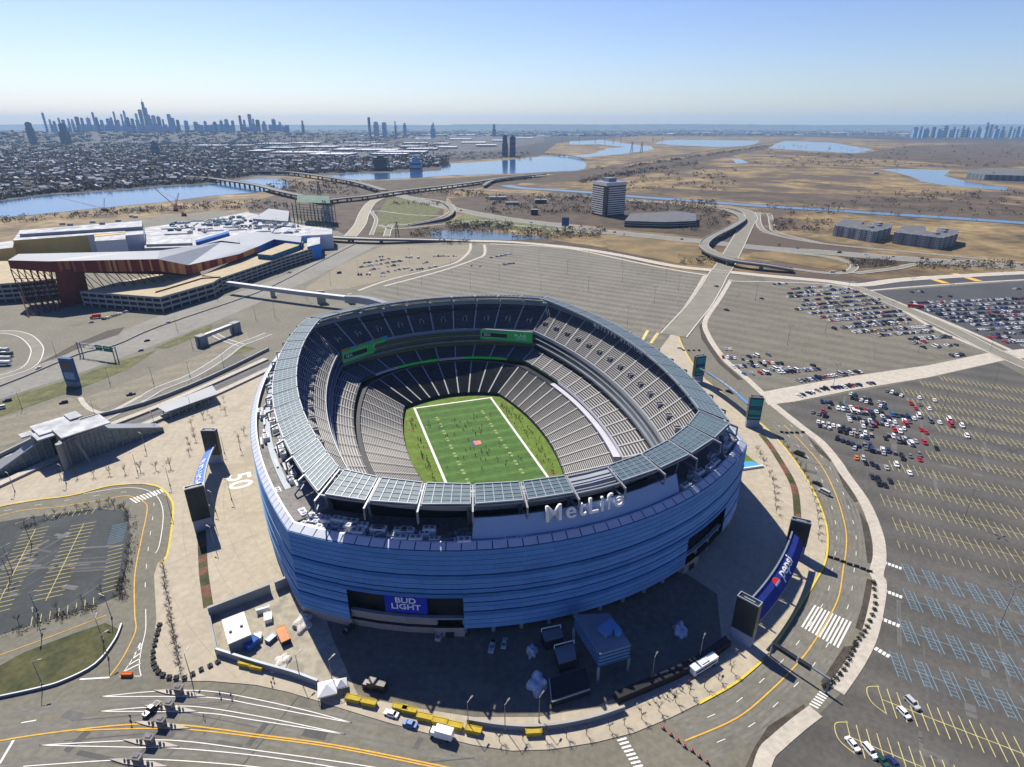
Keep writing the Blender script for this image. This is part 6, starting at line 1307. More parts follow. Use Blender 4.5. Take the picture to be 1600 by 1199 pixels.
def car_shape(kind, paint, b_, g_, wh, lt):
    L_, W2, H_, hl, c0, c1, r0, r1 = SHAPES[kind]; hx = L_ / 2; hy = W2 / 2
    plan = [(-hx, -hy * .72), (-hx * .9, -hy), (hx * .92, -hy), (hx, -hy * .78), (hx, hy * .78), (hx * .92, hy), (-hx * .9, hy), (-hx, hy * .72)]
    b_.prism(plan, .28, hl * .82, paint, None, True); top = [(x * .97, y * .93) for x, y in plan]; b_.prism(plan, hl * .82, hl, paint, None, False, top)
    cb = [(c0 * hx, -hy * .9), (c1 * hx, -hy * .9), (c1 * hx, hy * .9), (c0 * hx, hy * .9)]; ct = [(r0 * hx, -hy * .72), (r1 * hx, -hy * .72), (r1 * hx, hy * .72), (r0 * hx, hy * .72)]
    g_.prism(cb, hl, H_ - .06, M_cg, None, False, ct)
    b_.prism([(x * 1.02, y * 1.02) for x, y in ct], H_ - .06, H_, paint, None, True)
    for a, c in zip(cb, ct): b_.bar((*a, hl), (*c, H_ - .05), .09, .09, paint)
    if kind == 'pickup': b_.box((hx * .64, 0, hl - .12), (hx * .6, W2 * .8, .3), 0, M_black)
    for sx_ in (-.62, .62):
        for s in (-1, 1):
            n = 10; c = (sx_ * hx, s * (hy - .1), .33); pts = [(c[0] + .33 * math.cos(2 * math.pi * k / n), c[2] + .33 * math.sin(2 * math.pi * k / n)) for k in range(n)]
            q = MB() if wh is None else wh[(sx_, s)]
            y0, y1 = c[1] - .11, c[1] + .13 * s + (.0)
            q.face([(x, y0, z) for x, z in pts], M_tyre); q.face([(x, y1, z) for x, z in pts[::-1]], M_tyre)
            for k in range(n): a, d = pts[k], pts[(k + 1) % n]; q.face([(a[0], y0, a[1]), (d[0], y0, d[1]), (d[0], y1, d[1]), (a[0], y1, a[1])], M_tyre)
    for s in (-1, 1):
        lt[('h', s)].box((-hx * .985, s * hy * .62, hl * .74), (.1, hy * .36, .16), 0, M_head); lt[('t', s)].box((hx * .99, s * hy * .66, hl * .8), (.1, hy * .26, .2), 0, M_tail)
CARP = {}
def car_proto(kind, col, detail):
    key = (kind, col, detail)
    if key in CARP: return CARP[key], False
    paint = PAINT[col]
    if detail:
        t = thing('car'); b, g = MB(), MB(); wh = {(x, s): MB() for x in (-.62, .62) for s in (-1, 1)}; lt = {(a, s): MB() for a in 'ht' for s in (-1, 1)}
        car_shape(kind, paint, b, g, wh, lt); b.build('body', paint, t); g.build('windows', M_cg, t)
        for q in wh.values(): q.build('wheel', M_tyre, t)
        for (a, s), q in lt.items(): q.build('headlight' if a == 'h' else 'tail_light', M_head, t)
    else:
        b = MB(); lt = {(a, s): b for a in 'ht' for s in (-1, 1)}; wh = {(x, s): b for x in (-.62, .62) for s in (-1, 1)}; car_shape(kind, paint, b, b, wh, lt); t = b.build('car', paint)
    CARP[key] = t; return t, True
rr = random.Random(77); cars = []
COLS = ['white'] * 27 + ['black'] * 24 + ['silver'] * 13 + ['grey'] * 14 + ['navy'] * 9 + ['red'] * 6 + ['blue'] * 3 + ['tan'] * 2 + ['green'] * 1 + ['yellow'] * 1
KINDS = ['saloon'] * 4 + ['suv'] * 4 + ['hatchback'] * 2 + ['van', 'pickup']
def row(lot, name, a, b, dens, z=.36, gap=2.8, skew=.0, rotz=None, jit=.3):
    A, B = Vector(G(*a)), Vector(G(*b)); d = B - A; n = max(1, int(d.length / gap)); an = math.atan2(d.y, d.x)
    for k in range(n + 1):
        if rr.random() > dens: continue
        p = A + d * (k / n); cars.append([p.y, p.x + rr.uniform(-.2, .2), p.y + rr.uniform(-jit, jit), z, an + math.pi / 2 + skew + rr.choice([0, math.pi]) + rr.uniform(-.04, .04), rr.choice(COLS), rr.choice(KINDS), lot, name])
Z8 = lambda x, y: (1200 + x / 4, 420 + y / 4)
E_ = 'lot below the striped walkway'
for nm, a, b, dn in (('top scattered row', (715, 765), (830, 800), .5), ('short row under the top scatter', (515, 790), (720, 850), .85), ('second long row', (335, 840), (870, 938), .9), ('third long row, left part', (270, 880), (340, 900), .8), ('third long row', (500, 930), (850, 1010), .92), ('third long row, lower line', (510, 955), (700, 992), .6),
                 ('fourth long row', (310, 965), (640, 1048), .88), ('fourth long row, right part', (680, 1035), (920, 1085), .6), ('fifth long row', (430, 1070), (560, 1115), .8), ('fifth long row, right part', (560, 1095), (830, 1170), .85), ('second long row, lower line', (480, 885), (850, 958), .45)):
    row(E_, nm, Z8(*a), Z8(*b), dn, skew=.2, gap=2.7)
    row(E_, nm + ' nearer line', Z8(a[0] + 10, a[1] + 24), Z8(b[0] + 10, b[1] + 25), dn * .8, skew=.2, gap=2.7)
for i, (x, y) in enumerate(((890, 850), (945, 815), (1040, 830), (920, 880), (945, 855), (1005, 885), (910, 945), (940, 930), (1010, 960), (1070, 970), (1130, 955), (1140, 985), (955, 1015), (985, 1030), (1210, 990), (1240, 1055), (885, 1100), (975, 1095), (1050, 1130), (885, 1180), (940, 1170))):
    p = G(*Z8(x, y)); cars.append([p[1], p[0], p[1], .36, math.radians(-30) + math.pi / 2 + .2 + rr.uniform(-.1, .1), rr.choice(['white'] * 4 + ['black', 'grey', 'red']), rr.choice(KINDS), E_, 'loose scatter right of the rows'])
for i, (x, y, c) in enumerate(((550, 230, 'orange'), (592, 236, 'silver'), (608, 262, 'black'), (648, 268, 'black'), (678, 285, 'black'), (738, 292, 'silver'), (800, 275, 'white'), (882, 325, 'white'), (650, 350, 'black'), (685, 358, 'black'), (690, 392, 'black'), (730, 402, 'black'), (762, 376, 'black'), (945, 240, 'red'))):
    p = G(1200 + x / 4, 660 + y / 4); cars.append([p[1], p[0], p[1], .36, math.radians(-30) + math.pi / 2 + .2, c, rr.choice(KINDS[:8]), E_, 'cluster nearest the ring road'])
row('strip along the striped walkway', 'lower edge', Z8(195, 800), Z8(330, 765), .7, skew=.1); row('strip along the striped walkway', 'lower edge right of the red car', Z8(340, 760), Z8(650, 722), .85, skew=.1)
row('strip along the striped walkway', 'upper edge', Z8(190, 708), Z8(310, 690), .8, skew=.1); row('strip along the striped walkway', 'upper edge, right part', Z8(330, 683), Z8(570, 650), .8, skew=.1)
N_ = 'lot above the striped walkway'
for nm, a, b, dn in (('lowest row at the left', (-150, 665), (0, 655), .8), ('lowest row', (0, 662), (310, 632), .85), ('line above the lowest row', (0, 640), (280, 612), .5), ('third row from below', (-130, 590), (110, 600), .75), ('third row, upper line', (-220, 620), (0, 610), .8), ('short pair at the left edge', (-290, 508), (-210, 510), .9), ('second short row at the left edge', (-280, 560), (-160, 570), .8), ('short row by the trees', (-120, 555), (0, 545), .7)):
    row(N_, nm, Z8(*a), Z8(*b), dn, skew=.1)
for y, x0, x1, dn in ((100, 40, 110, .6), (122, 150, 400, .8), (145, 130, 500, .8), (165, 120, 560, .8), (190, 200, 600, .75), (215, 220, 690, .85), (240, 180, 700, .8), (265, 260, 740, .85), (290, 320, 820, .85), (312, 380, 850, .9), (337, 520, 880, .85), (362, 410, 860, .7), (385, 540, 1010, .6), (410, 690, 1020, .75), (440, 890, 1130, .7), (465, 900, 1010, .6), (490, 970, 1170, .45), (548, 1150, 1215, .8)):
    row(N_, 'crowded upper rows', Z8(x0, y + .04 * (x1 - x0)), Z8(x1, y - .04 * (x1 - x0)), min(.97, dn * 1.12), gap=2.75)
for y, x0, x1, dn in ((150, 870, 1000, .25), (180, 990, 1150, .5), (205, 880, 1640, .7), (230, 960, 1640, .8), (255, 980, 1640, .85), (280, 1060, 1640, .85), (302, 1100, 1640, .85), (325, 1160, 1640, .85), (350, 1280, 1640, .85), (380, 1290, 1640, .6), (410, 1390, 1640, .7), (435, 1380, 1500, .8), (460, 1480, 1640, .7), (490, 1550, 1640, .6), (130, 1540, 1640, .5)):
    row('far right lot behind the pale road', 'packed rows', Z8(x0, y + .02 * (x1 - x0)), Z8(x1, y - .02 * (x1 - x0)), min(.97, dn * 1.12), gap=2.75)
Z2 = lambda x, y: (400 + x / 4, 140 + y / 4); BK = 'pale lot behind the stadium'
for a, b, dn in (((720, 1055), (790, 1048), .6), ((690, 1088), (830, 1062), .7), ((650, 1115), (910, 1075), .75), ((700, 1135), (890, 1100), .7), ((640, 1162), (710, 1160), .9), ((770, 1155), (950, 1120), .6), ((940, 1052), (1015, 1056), .5), ((1045, 1090), (1095, 1078), .9), ((1095, 1045), (1250, 1045), .7), ((960, 1135), (1130, 1112), .7), ((760, 1172), (800, 1170), .8), ((1470, 1055), (1595, 1030), .7), ((1550, 1098), (1610, 1090), .8), ((1330, 1105), (1400, 1108), .5)): row(BK, 'thin rows', Z2(*a), Z2(*b), dn, gap=3.2)
row('yard under the parking garage', 'single row', (163, 500), (202, 487), .9, gap=3)
for x, y, c in ((262, 506, 'silver'), (230, 534, 'black'), (61, 577, 'white'), (220, 549, 'silver'), (508, 400, 'black'), (462, 408, 'black'), (452, 427, 'silver'), (530, 428, 'black'), (100, 631, 'black'), (205, 618, 'black'), (570, 412, 'black'), (143, 505, 'silver'), (1, 640, 'white'), (12, 628, 'navy'), (1217, 384, 'black'), (1246, 389, 'black'), (1311, 396, 'black'), (1352, 399, 'white'), (1395, 402, 'silver'), (1440, 405, 'black'), (1448, 406, 'black'), (1490, 407, 'black'), (1512, 409, 'black'), (1520, 410, 'white'), (1536, 413, 'silver'), (1575, 416, 'black'), (640, 306, 'white'), (720, 330, 'silver'), (830, 349, 'black'), (890, 355, 'white'), (960, 364, 'black'), (975, 367, 'silver'), (1065, 375, 'black'), (1300, 427, 'white'), (1318, 425, 'black'), (1248, 712, 'black'), (1276, 758, 'black'), (1062, 546, 'silver'), (1139, 614, 'black'), (1119, 449, 'black'), (1135, 486, 'black'), (1190, 468, 'black')):
    p = G(x, y); ah = .6 if x < 600 else (-.3 if y < 430 else -.9); cars.append([p[1], p[0], p[1], .47 if y < 440 else .4, ah, c, rr.choice(KINDS), 'roads', f'{"highway on the left" if x < 600 else ("highway beyond the lots" if y < 430 else "ring road")}'])
# hand-placed near vehicles
near = [(612, 1119, 'white', 'saloon', -.32, 'white car with dark roof rails stopped on the sidewalk left of the blue car'), (641, 1135, 'blue', 'saloon', -.30, 'bright blue car between the white car and the white box truck'), (1424, 1102, 'silver', 'suv', 1.85, 'silver car in a yellow bay, nearest the blue accessible bays'), (1411, 1117, 'white', 'hatchback', 1.85, 'white car across the bay line from the silver one'),
        (1331, 1166, 'white', 'saloon', 1.85, 'white car at the start of the lowest yellow bays'), (1358, 1177, 'white', 'suv', 1.85, 'white car with black windscreen, second in the lowest yellow bays'), (1376, 1190, 'green', 'saloon', 1.85, 'dark green car cut by the bottom edge of the lot'), (1395, 1196, 'navy', 'saloon', 1.85, 'dark blue car at the bottom edge right of the green one'),
        (688, 996, 'silver', 'van', 1.3, 'pale van parked inside the shaded gate opening'), (769, 1014, 'silver', 'pickup', 1.4, 'pale pickup in the shade, left one of two in front of the shell'), (788, 1009, 'silver', 'saloon', 1.4, 'pale car in the shade, right one of two in front of the shell'), (1287, 772, 'silver', 'van', -1.0, 'light grey van standing on the ring road by the yellow curb'),
        (238, 1112, 'black', 'pickup', 1.2, 'dark truck beside the second toll booth'), (545, 988, 'black', 'suv', .9, 'black car in the dark gate, left of the pier')]
for px, py, c, kd, an, lb in near:
    t, new = car_proto(kd, c, True); o = t if new else copy_tree(t); x, y = G(px, py); o.location = (x, y, .56 if py < 1040 and px < 1000 else .5 if px < 1000 else .37); o.rotation_euler = (0, 0, an); tag(o, lb, 'car')
cars.sort(key=lambda c: c[0]); lone = cars[:286]; rest = cars[286:]
cnt = {}; byrow = {}
for c in lone: byrow.setdefault((c[7], c[8]), []).append(c)
for k_, L_ in byrow.items():
    L_.sort(key=lambda c: c[1])
    for i, c in enumerate(L_): c.append((i + 1, len(L_)))
for c in lone:
    y0, x, y, z, an, col, kd, lot, nm, (i, n) = c
    t, new = car_proto(kd, col, y0 < 330); o = t if new else copy_tree(t); o.location = (x, y, z); o.rotation_euler = (0, 0, an)
    hue = {'navy': 'dark blue', 'tan': 'tan'}.get(col, col); kn = 'car' if kd in ('saloon', 'hatchback') else kd
    if lot == 'roads': lb = f'{hue} {kn} driving on the {nm}, {ORD(i)} from the left'
    else: lb = f'{hue} {kn}, {ORD(i)} from left in {nm}, {lot.replace("striped ", "")}'
    w2 = lb.split(); 
    if len(w2) > 16: lb = ' '.join(w2[:16])
    tag(o, lb, 'car', f'cars in the {lot}')
cs = MB(); lib = {}
for c in rest:
    y0, x, y, z, an, col, kd, lot, nm = c[:9]
    if (kd, col) not in lib:
        b = MB(); q = {(a, s): b for a in 'ht' for s in (-1, 1)}; wq = {(a, s): MB() for a in (-.62, .62) for s in (-1, 1)}; car_shape(kd, PAINT[col], b, b, wq, q); lib[(kd, col)] = b
    pb = lib[(kd, col)]; ca, sa = math.cos(an), math.sin(an); i0 = len(cs.v)
    cs.v += [(x + a * ca - b_ * sa, y + a * sa + b_ * ca, z + c_) for a, b_, c_ in pb.v]; cs.f += [tuple(i0 + j for j in f_) for f_ in pb.f]; cs.m += [cs._mi(pb.ms[m_]) for m_ in pb.m]
if cs.v: o = cs.build('parked_cars', None); tag(o, 'hundreds of tiny parked cars filling the far lots at the right', 'cars', None, 'stuff')
# box truck, shuttle bus, pickup rubbish truck
def truck(px, py, an, L_, W2, H_, col, label, nm='box_truck', cat='truck', cab=True, z=.5):
    t = thing(nm, (*G(px, py), z), an); tag(t, label, cat); b = MB(); x0 = -L_ / 2 + (1.9 if cab else 0)
    b.box(((x0 + L_ / 2) / 2, 0, .7 + H_ / 2), (L_ / 2 - x0, W2, H_ - .1), 0, PAINT[col]); b.build('box_body' if cab else 'body', PAINT[col], t)
    if cab:
        b = MB(); b.prism([(-L_ / 2, -W2 * .46), (x0, -W2 * .46), (x0, W2 * .46), (-L_ / 2, W2 * .46)], .4, 2.2, PAINT[col], None, True, [(-L_ / 2 + .5, -W2 * .42), (x0, -W2 * .42), (x0, W2 * .42), (-L_ / 2 + .5, W2 * .42)]); b.build('cab', PAINT[col], t)
        b = MB(); b.box((-L_ / 2 + .3, 0, 1.65), (.5, W2 * .8, .7), 0, M_cg); b.build('windscreen', M_cg, t)
    else:
        b = MB(); b.box((0, 0, 1.9), (L_ * .92, W2 * 1.01, .8), 0, M_cg); b.build('windows', M_cg, t); b = MB(); b.box((0, 0, .7 + H_ + .12), (L_ * .3, W2 * .6, .3), 0, M_unit); b.build('roof_unit', M_unit, t)
    for sx_ in (-.33, .33):
        for s in (-1, 1): b = MB(); b.bar((sx_ * L_, s * W2 * .38, .45), (sx_ * L_, s * W2 * .52, .45), .85, .85, M_tyre); b.build('wheel', M_tyre, t)
truck(690, 1153, -.28, 7.2, 2.5, 2.9, 'white', 'white box truck parked at the curb below the yellow boxes')
truck(1098, 1046, .55, 11, 2.6, 2.6, 'white', 'white shuttle bus in the shadow behind the black curved fence', 'shuttle_bus', 'bus', False)
truck(586, 1078, -.25, 8, 2.5, 2.8, 'black', 'dark trailer truck in the shade above the yellow barrier boxes')
truck(150, 498, .5, 9, 2.5, 2.9, 'red', 'red truck at the end of the row under the parking garage')
truck(1429, 482, -.5, 13, 2.6, 3, 'red', 'long red bus on the diagonal road between the right lots', 'coach', 'bus', False)
for x, y, a, lb in ((2, 552, .1, 'first parked coach at the far left lot'), (8, 558, .1, 'second parked coach at the far left lot'), (5, 565, .1, 'third parked coach at the far left lot'), (4, 572, .1, 'white coach nearest the curb at the far left lot')): truck(x, y, a, 12, 2.6, 3, 'white' if 'white' in lb else ('green' if 'second' in lb else 'silver'), lb, 'coach', 'bus', False)
# ------------------------------------------------------------------ lamp posts
M_lpole = mat('lamp_pole', (.22, .22, .21), rough=.5, metal=.3); M_lhead = mat('lamp_head', (.12, .12, .13), rough=.4)
def lamp_proto(h, arms):
    t = thing('lamp_post'); b = MB(); b.cyl((0, 0, 0), .3, .9, 8, M_concp); b.build('footing', M_concp, t); b = MB(); b.cyl((0, 0, .9), .15, h - .9, 8, M_lpole, .09); b.build('pole', M_lpole, t)
    for k in range(arms):
        a = 2 * math.pi * k / arms; b = MB(); b.bar((0, 0, h - .1), (1.5 * math.cos(a), 1.5 * math.sin(a), h + .1), .1, .1, M_lpole); hb = b.build('arm', M_lpole, t)
        b = MB(); b.box((2.0 * math.cos(a), 2.0 * math.sin(a), h + .08), (1.2, .5, .2), a, M_lhead); b.build('lamp_head', M_lhead, hb)
    return t
L1, L2, L4 = lamp_proto(10.5, 1), lamp_proto(12, 2), lamp_proto(17, 4); used = set()
def lamp(p, px, py, label, group=None, z=.4, rz=0):
    o = p if p.name not in used else copy_tree(p); used.add(p.name); o.location = (*G(px, py), z); o.rotation_euler = (0, 0, rz); tag(o, label, 'lamp post', group)
for i, (x, y, w_) in enumerate(((67, 1072, 'standing on the curb under the grass island'), (16, 905, 'at the left end of the dark lot'), (66, 993, 'on the verge between dark lot and orange line'), (60, 962, 'at the lower hedge of the dark lot'), (162, 1003, 'on the dull grass island'), (175, 967, 'at the right tip of the grass island'), (170, 1030, 'on the guard rail of the grass island'), (299, 1060, 'at the plaza corner near the toll booths'))): lamp(L1, x, y, f'slim street lamp {w_}', 'street lamps near the toll road', .4, (.3, 1.2, 2.2, .4, 1.9, 2.8, .9, 1.5)[i])
for i, (x, y) in enumerate(((50, 852), (20, 893))): lamp(L2, x, y, ('twin headed lamp in the middle of the dark lot', 'twin headed lamp at the lower bays of the dark lot')[i], None, .4, .9)
PLZ = ((24, 770), (104, 757), (215, 738), (266, 760), (268, 806), (337, 800), (362, 782), (336, 822), (336, 857), (243, 670), (228, 705), (300, 645), (376, 704), (351, 710))
for i, (x, y) in enumerate(PLZ): lamp(L1, x, y, f'thin plaza lamp {"by the yellow curb" if i < 5 else ("near the arched sign" if i < 9 else "among the small trees")}, {ORD((i % 5) + 1)} from the left there' if i < 5 else f'thin plaza lamp {("right of the lower pylon", "beside the painted number", "above the planted strip", "right of the planted strip", "near the station wing", "below the station wing", "by the platform canopy", "by the stadium wall", "under the upper pylon")[i - 5]}', 'thin lamps on the left plaza', .5, 2.6)
for i, (x, y) in enumerate(((845, 455), (919, 457), (972, 442), (1022, 475), (980, 508), (659, 447), (735, 452), (780, 438), (705, 428), (842, 417), (886, 430), (972, 417), (1040, 440), (622, 462), (800, 400), (920, 400), (1060, 455))): lamp(L4, x, y, f'tall four-headed lamp in the grey lot behind the stadium', 'tall lamps in the grey back lot', .4, .4)
for i, (x, y) in enumerate(((517, 447), (430, 497), (560, 430), (640, 410), (480, 470))): lamp(L4, x, y, 'tall four-headed lamp in the pale lot by the footbridge', 'tall lamps in the pale lot', .4, .4)
for i, (x, y) in enumerate(((1289, 520), (1325, 454), (1434, 552), (1180, 470), (1230, 540), (1390, 500))): lamp(L4, x, y, ('tall lamp in the middle of the lot above the walkway', 'tall lamp at the top corner of the lot above the walkway', 'tall lamp close to the striped walkway', 'tall lamp at the upper left of the lot above the walkway', 'tall lamp above the lowest car row of that lot', 'tall lamp among the crowded upper rows')[i], None, .4, .4)
for i, (x, y) in enumerate(((1505, 815), (1562, 977), (1536, 690), (1550, 610), (1547, 548), (1301, 606), (1470, 650))): lamp(L4, x, y, ('tall lamp on the yellow bay line in the right lot', 'tall lamp among the blue accessible bays', 'tall lamp beside loose cars in the right lot', 'tall lamp in the empty top of the right lot', 'tall lamp where walkway and diagonal road meet', 'tall lamp at the left end of the walkway', 'tall lamp just right of the parked rows')[i], None, .4, .4)
for i, (x, y) in enumerate(((1480, 470), (1540, 500), (1590, 470), (1420, 460))): lamp(L4, x, y, 'tall lamp in the packed far right lot', 'tall lamps in the far right lot', .4, .4)
for i, (x, y) in enumerate(((301, 545), (297, 590), (172, 600), (88, 556), (277, 517), (35, 640), (150, 655), (240, 600), (400, 500), (350, 575), (440, 425), (340, 470))): lamp(L2, x, y, f'slim twin lamp along the highway on the left, {ORD(i + 1)} of its scatter', 'slim lamps along the highway', .4, .6)
for i, (x, y) in enumerate(((732, 1138), (789, 1142), (842, 1130), (1018, 1066), (1092, 1036), (469, 1062), (520, 1070))): lamp(L1, x, y, ('lamp at the left end of the sidewalk fence', 'lamp in the middle of the sidewalk fence', 'pale lamp in front of the fence shadow', 'lamp on the left half of the black fence', 'lamp on the right half of the black fence', 'lamp at the yard corner by the shadow edge', 'lamp behind the white tent')[i], None, .5, 1.0)
# ------------------------------------------------------------------ trees
def tree_proto(h, r, seed, m, dens=70):
    rnd = random.Random(seed); t = thing('bare_tree'); b = MB(); b.cyl((0, 0, 0), h * .028, h * .45, 6, M_bark, h * .017); tips = []
    for k in range(9):
        a = rnd.uniform(0, 6.28); z0 = h * rnd.uniform(.28, .48); q = r * rnd.uniform(.4, .85); e = (q * math.cos(a), q * math.sin(a), h * rnd.uniform(.6, .98)); b.bar((0, 0, z0), e, h * .014, h * .014, M_bark); tips.append(e)
        for j in range(3): f_ = (e[0] + rnd.uniform(-.35, .35) * r, e[1] + rnd.uniform(-.35, .35) * r, e[2] + rnd.uniform(-.12, .16) * h); b.bar((e[0] * .6, e[1] * .6, z0 + (e[2] - z0) * .6), f_, h * .008, h * .008, M_bark); tips.append(f_)
    b.build('trunk', M_bark, t); c = MB()
    for k in range(dens):
        e = rnd.choice(tips); p = Vector((e[0] + rnd.gauss(0, .16) * r, e[1] + rnd.gauss(0, .16) * r, e[2] + rnd.gauss(0, .07) * h)); d1 = Vector((rnd.uniform(-1, 1), rnd.uniform(-1, 1), rnd.uniform(-.4, 1))).normalized() * r * .16; d2 = Vector((rnd.uniform(-1, 1), rnd.uniform(-1, 1), rnd.uniform(-1, 1))).normalized() * r * .035
        c.face([p - d1, p + d2, p + d1, p - d2], m)
    c.build('crown', m, t); return t
M_bark = mat('bark', (.055, .045, .038), var=.2, scale=2.0); M_tw = mat('fine_twig', (.075, .058, .045), var=.25, scale=1.0); M_evg = mat('shrub_green', (.03, .04, .02), var=.35, scale=1.0)
TP = [tree_proto(5.2, 1.8, 1, M_tw), tree_proto(4.6, 1.6, 2, M_tw), tree_proto(5.8, 2.0, 3, M_tw)]; tused = set()
def tree(px, py, label, group=None, s=1.0, z=.5, kk=None):
    k = rr.randrange(3) if kk is None else kk; p = TP[k]; o = p if p.name not in tused else copy_tree(p); tused.add(p.name); o.location = (*G(px, py), z); o.rotation_euler = (0, 0, rr.uniform(0, 6)); o.scale = (s, s, s); tag(o, label, 'tree', group)
for i, (x, y) in enumerate(((95, 747), (121, 748), (147, 746), (172, 743), (196, 741), (220, 738), (244, 736), (267, 733))): tree(x, y, f'bare sapling in the row between station and yellow curb, {ORD(i + 1)} from left', 'saplings in the station row')
for i, (x, y) in enumerate(((310, 640), (318, 655), (325, 648), (300, 668), (294, 693), (298, 702), (306, 690), (345, 640), (350, 628), (353, 648), (303, 680), (316, 634), (332, 660), (296, 712), (374, 690), (382, 680))): tree(x, y, 'bare sapling scattered on the plaza above the upper left pylon', 'saplings above the upper pylon', .8)
for i in range(20): tree(256 + 27 * (i / 19) ** 1.2 + rr.uniform(-1.5, 1.5), 888 + 8.4 * i, f'bare sapling in the line along the plaza edge, {ORD(i + 1)} from the top', 'saplings in the line along the toll road plaza', .75)
for i, (x, y) in enumerate(((1182, 708), (1187, 717), (1193, 726), (1202, 747), (1207, 758), (1209, 769), (1211, 780), (1211, 791), (1212, 803))): tree(x, y, f'bare sapling on the right plaza inside the flower bed, {ORD(i + 1)} from the top', 'saplings on the right plaza', .85)
for i, (x, y) in enumerate(((1224, 697), (1231, 706), (1237, 715), (1244, 724), (1250, 734), (1256, 743), (1260, 754), (1265, 764), (1269, 775), (1272, 786), (1275, 797), (1277, 809), (1278, 820), (1279, 832), (1278, 844))): tree(x, y, f'small street tree beside the right yellow curb, {ORD(i + 1)} from the top', 'street trees along the right yellow curb', .7)
for i, (x, y) in enumerate(((817, 1159), (852, 1158), (885, 1155), (916, 1150), (1002, 1125), (1029, 1113), (1055, 1099), (1077, 1086), (1100, 1076), (1122, 1064), (1142, 1051), (780, 1160), (952, 1142), (975, 1134))): tree(x, y, f'street tree on the bottom sidewalk, {"left" if x < 930 else "right"} group, {ORD(1 + i if i < 4 else max(1, i - 3))} there', 'street trees on the bottom sidewalk', .8)
for i in range(24):   # hedge trees round the dark lot
    u = i / 23
    q = [(40, 822), (100, 803), (168, 790), (200, 800), (206, 850), (196, 905), (188, 930)]; s_ = u * 6; k = min(5, int(s_)); f_ = s_ - k; tree(q[k][0] + (q[k + 1][0] - q[k][0]) * f_, q[k][1] + (q[k + 1][1] - q[k][1]) * f_, f'bare hedge tree round the dark lot, {ORD(i + 1)} from its left end', 'bare trees round the dark lot', rr.uniform(.55, .9), .4)
for i, (x, y) in enumerate(((30, 975), (60, 963), (90, 955), (130, 944), (160, 930))): tree(x, y, f'bare tree on the lower hedge of the dark lot, {ORD(i + 1)} from left', 'bare trees on the lower hedge', .75, .4)
hd = MB()
for A_, n in (([(40, 824), (100, 806), (160, 793), (200, 800), (207, 850), (196, 905), (186, 938)], 110), ([(20, 990), (90, 968), (150, 948)], 50)):
    q = GW(A_, 0, 6)
    for k in range(n): p = rr.choice(q); clump(hd, p[0] + rr.uniform(-2.5, 2.5), p[1] + rr.uniform(-1.5, 1.5), 1.1, 1.1, 11, rr.choice([M_tw, M_tw, M_tw, M_evg]), .4, rr)
hd.build('hedge_scrub', M_tw); tag(bpy.data.objects['hedge_scrub'], 'brown winter hedge round the dark parking lot at left', 'hedge', None, 'stuff')
def shrub_proto(seed):
    rnd = random.Random(seed); t = thing('shrub'); b = MB(); b.cyl((0, 0, 0), .15, .6, 6, M_bark); b.build('stem', M_bark, t); c = MB(); clump(c, 0, 0, .85, 1.0, 110, M_evg, .1, rnd); c.build('foliage', M_evg, t); return t
SP_ = [shrub_proto(1), shrub_proto(2)]; sused = set()
q = GW([(1364, 912), (1366, 950), (1352, 985), (1335, 1010), (1322, 1040), (1300, 1068), (1286, 1076)], 0, 8)
for i in range(26):
    p = SP_[i % 2]; o = p if p.name not in sused else copy_tree(p); sused.add(p.name); c = q[int(i * (len(q) - 1) / 25)]; o.location = (c[0], c[1], .48); o.rotation_euler = (0, 0, i * 1.3); tag(o, f'dark round shrub along the white sidewalk at right, {ORD(i + 1)} from the top', 'shrub', 'round shrubs along the right sidewalk')
# ------------------------------------------------------------------ blocks, cones, gantry
M_blk = mat('block_dark', (.05, .048, .045), var=.2)
def block_proto():
    t = thing('planter_block'); b = MB(); b.prism([(-.8, -.8), (.8, -.8), (.8, .8), (-.8, .8)], 0, .9, M_blk, None, False, [(-.95, -.95), (.95, -.95), (.95, .95), (-.95, .95)]); b.build('tub', M_blk, t); b = MB(); clump(b, 0, 0, .7, .8, 20, M_evg, .8, random.Random(4)); b.build('planting', M_evg, t); return t
bp = block_proto(); BL = [(250, 979), (248, 987), (246, 994), (244, 1003), (242, 1011), (240, 1021), (240, 1030), (241, 1039), (244, 1046), (248, 1052), (255, 1057), (265, 1061), (276, 1062), (289, 1062), (302, 1056), (315, 1049), (329, 1043), (341, 1037)]
for i, (x, y) in enumerate(BL): o = bp if i == 0 else copy_tree(bp); o.location = (*G(x, y), .5); o.rotation_euler = (0, 0, i * .15); o.scale = (.78, .78, .8); tag(o, f'square dark planter tub round the plaza corner, {ORD(i + 1)} from the top', 'planter', 'planter tubs round the plaza corner')
def cone_proto():
    t = thing('traffic_barrel'); M_co = mat('cone_red', (.5, .06, .03)); b = MB(); b.cyl((0, 0, 0), .55, .12, 10, M_black); b.build('foot', M_black, t); b = MB(); b.cyl((0, 0, .12), .4, 1.1, 10, M_co, .28); b.build('barrel', M_co, t); b = MB(); b.cyl((0, 0, .6), .37, .2, 10, M_letter, .34); b.build('white_stripe', M_letter, t); return t
cp_ = cone_proto()
for i, (x, y) in enumerate(((1036, 1140), (1048, 1150), (1059, 1159), (1069, 1168), (1081, 1175), (1092, 1184), (1104, 1193))): o = cp_ if i == 0 else copy_tree(cp_); o.location = (*G(x, y), .4); tag(o, f'red traffic barrel across the bottom road, {ORD(i + 1)} from the sidewalk', 'traffic barrel', 'red barrels across the bottom road')
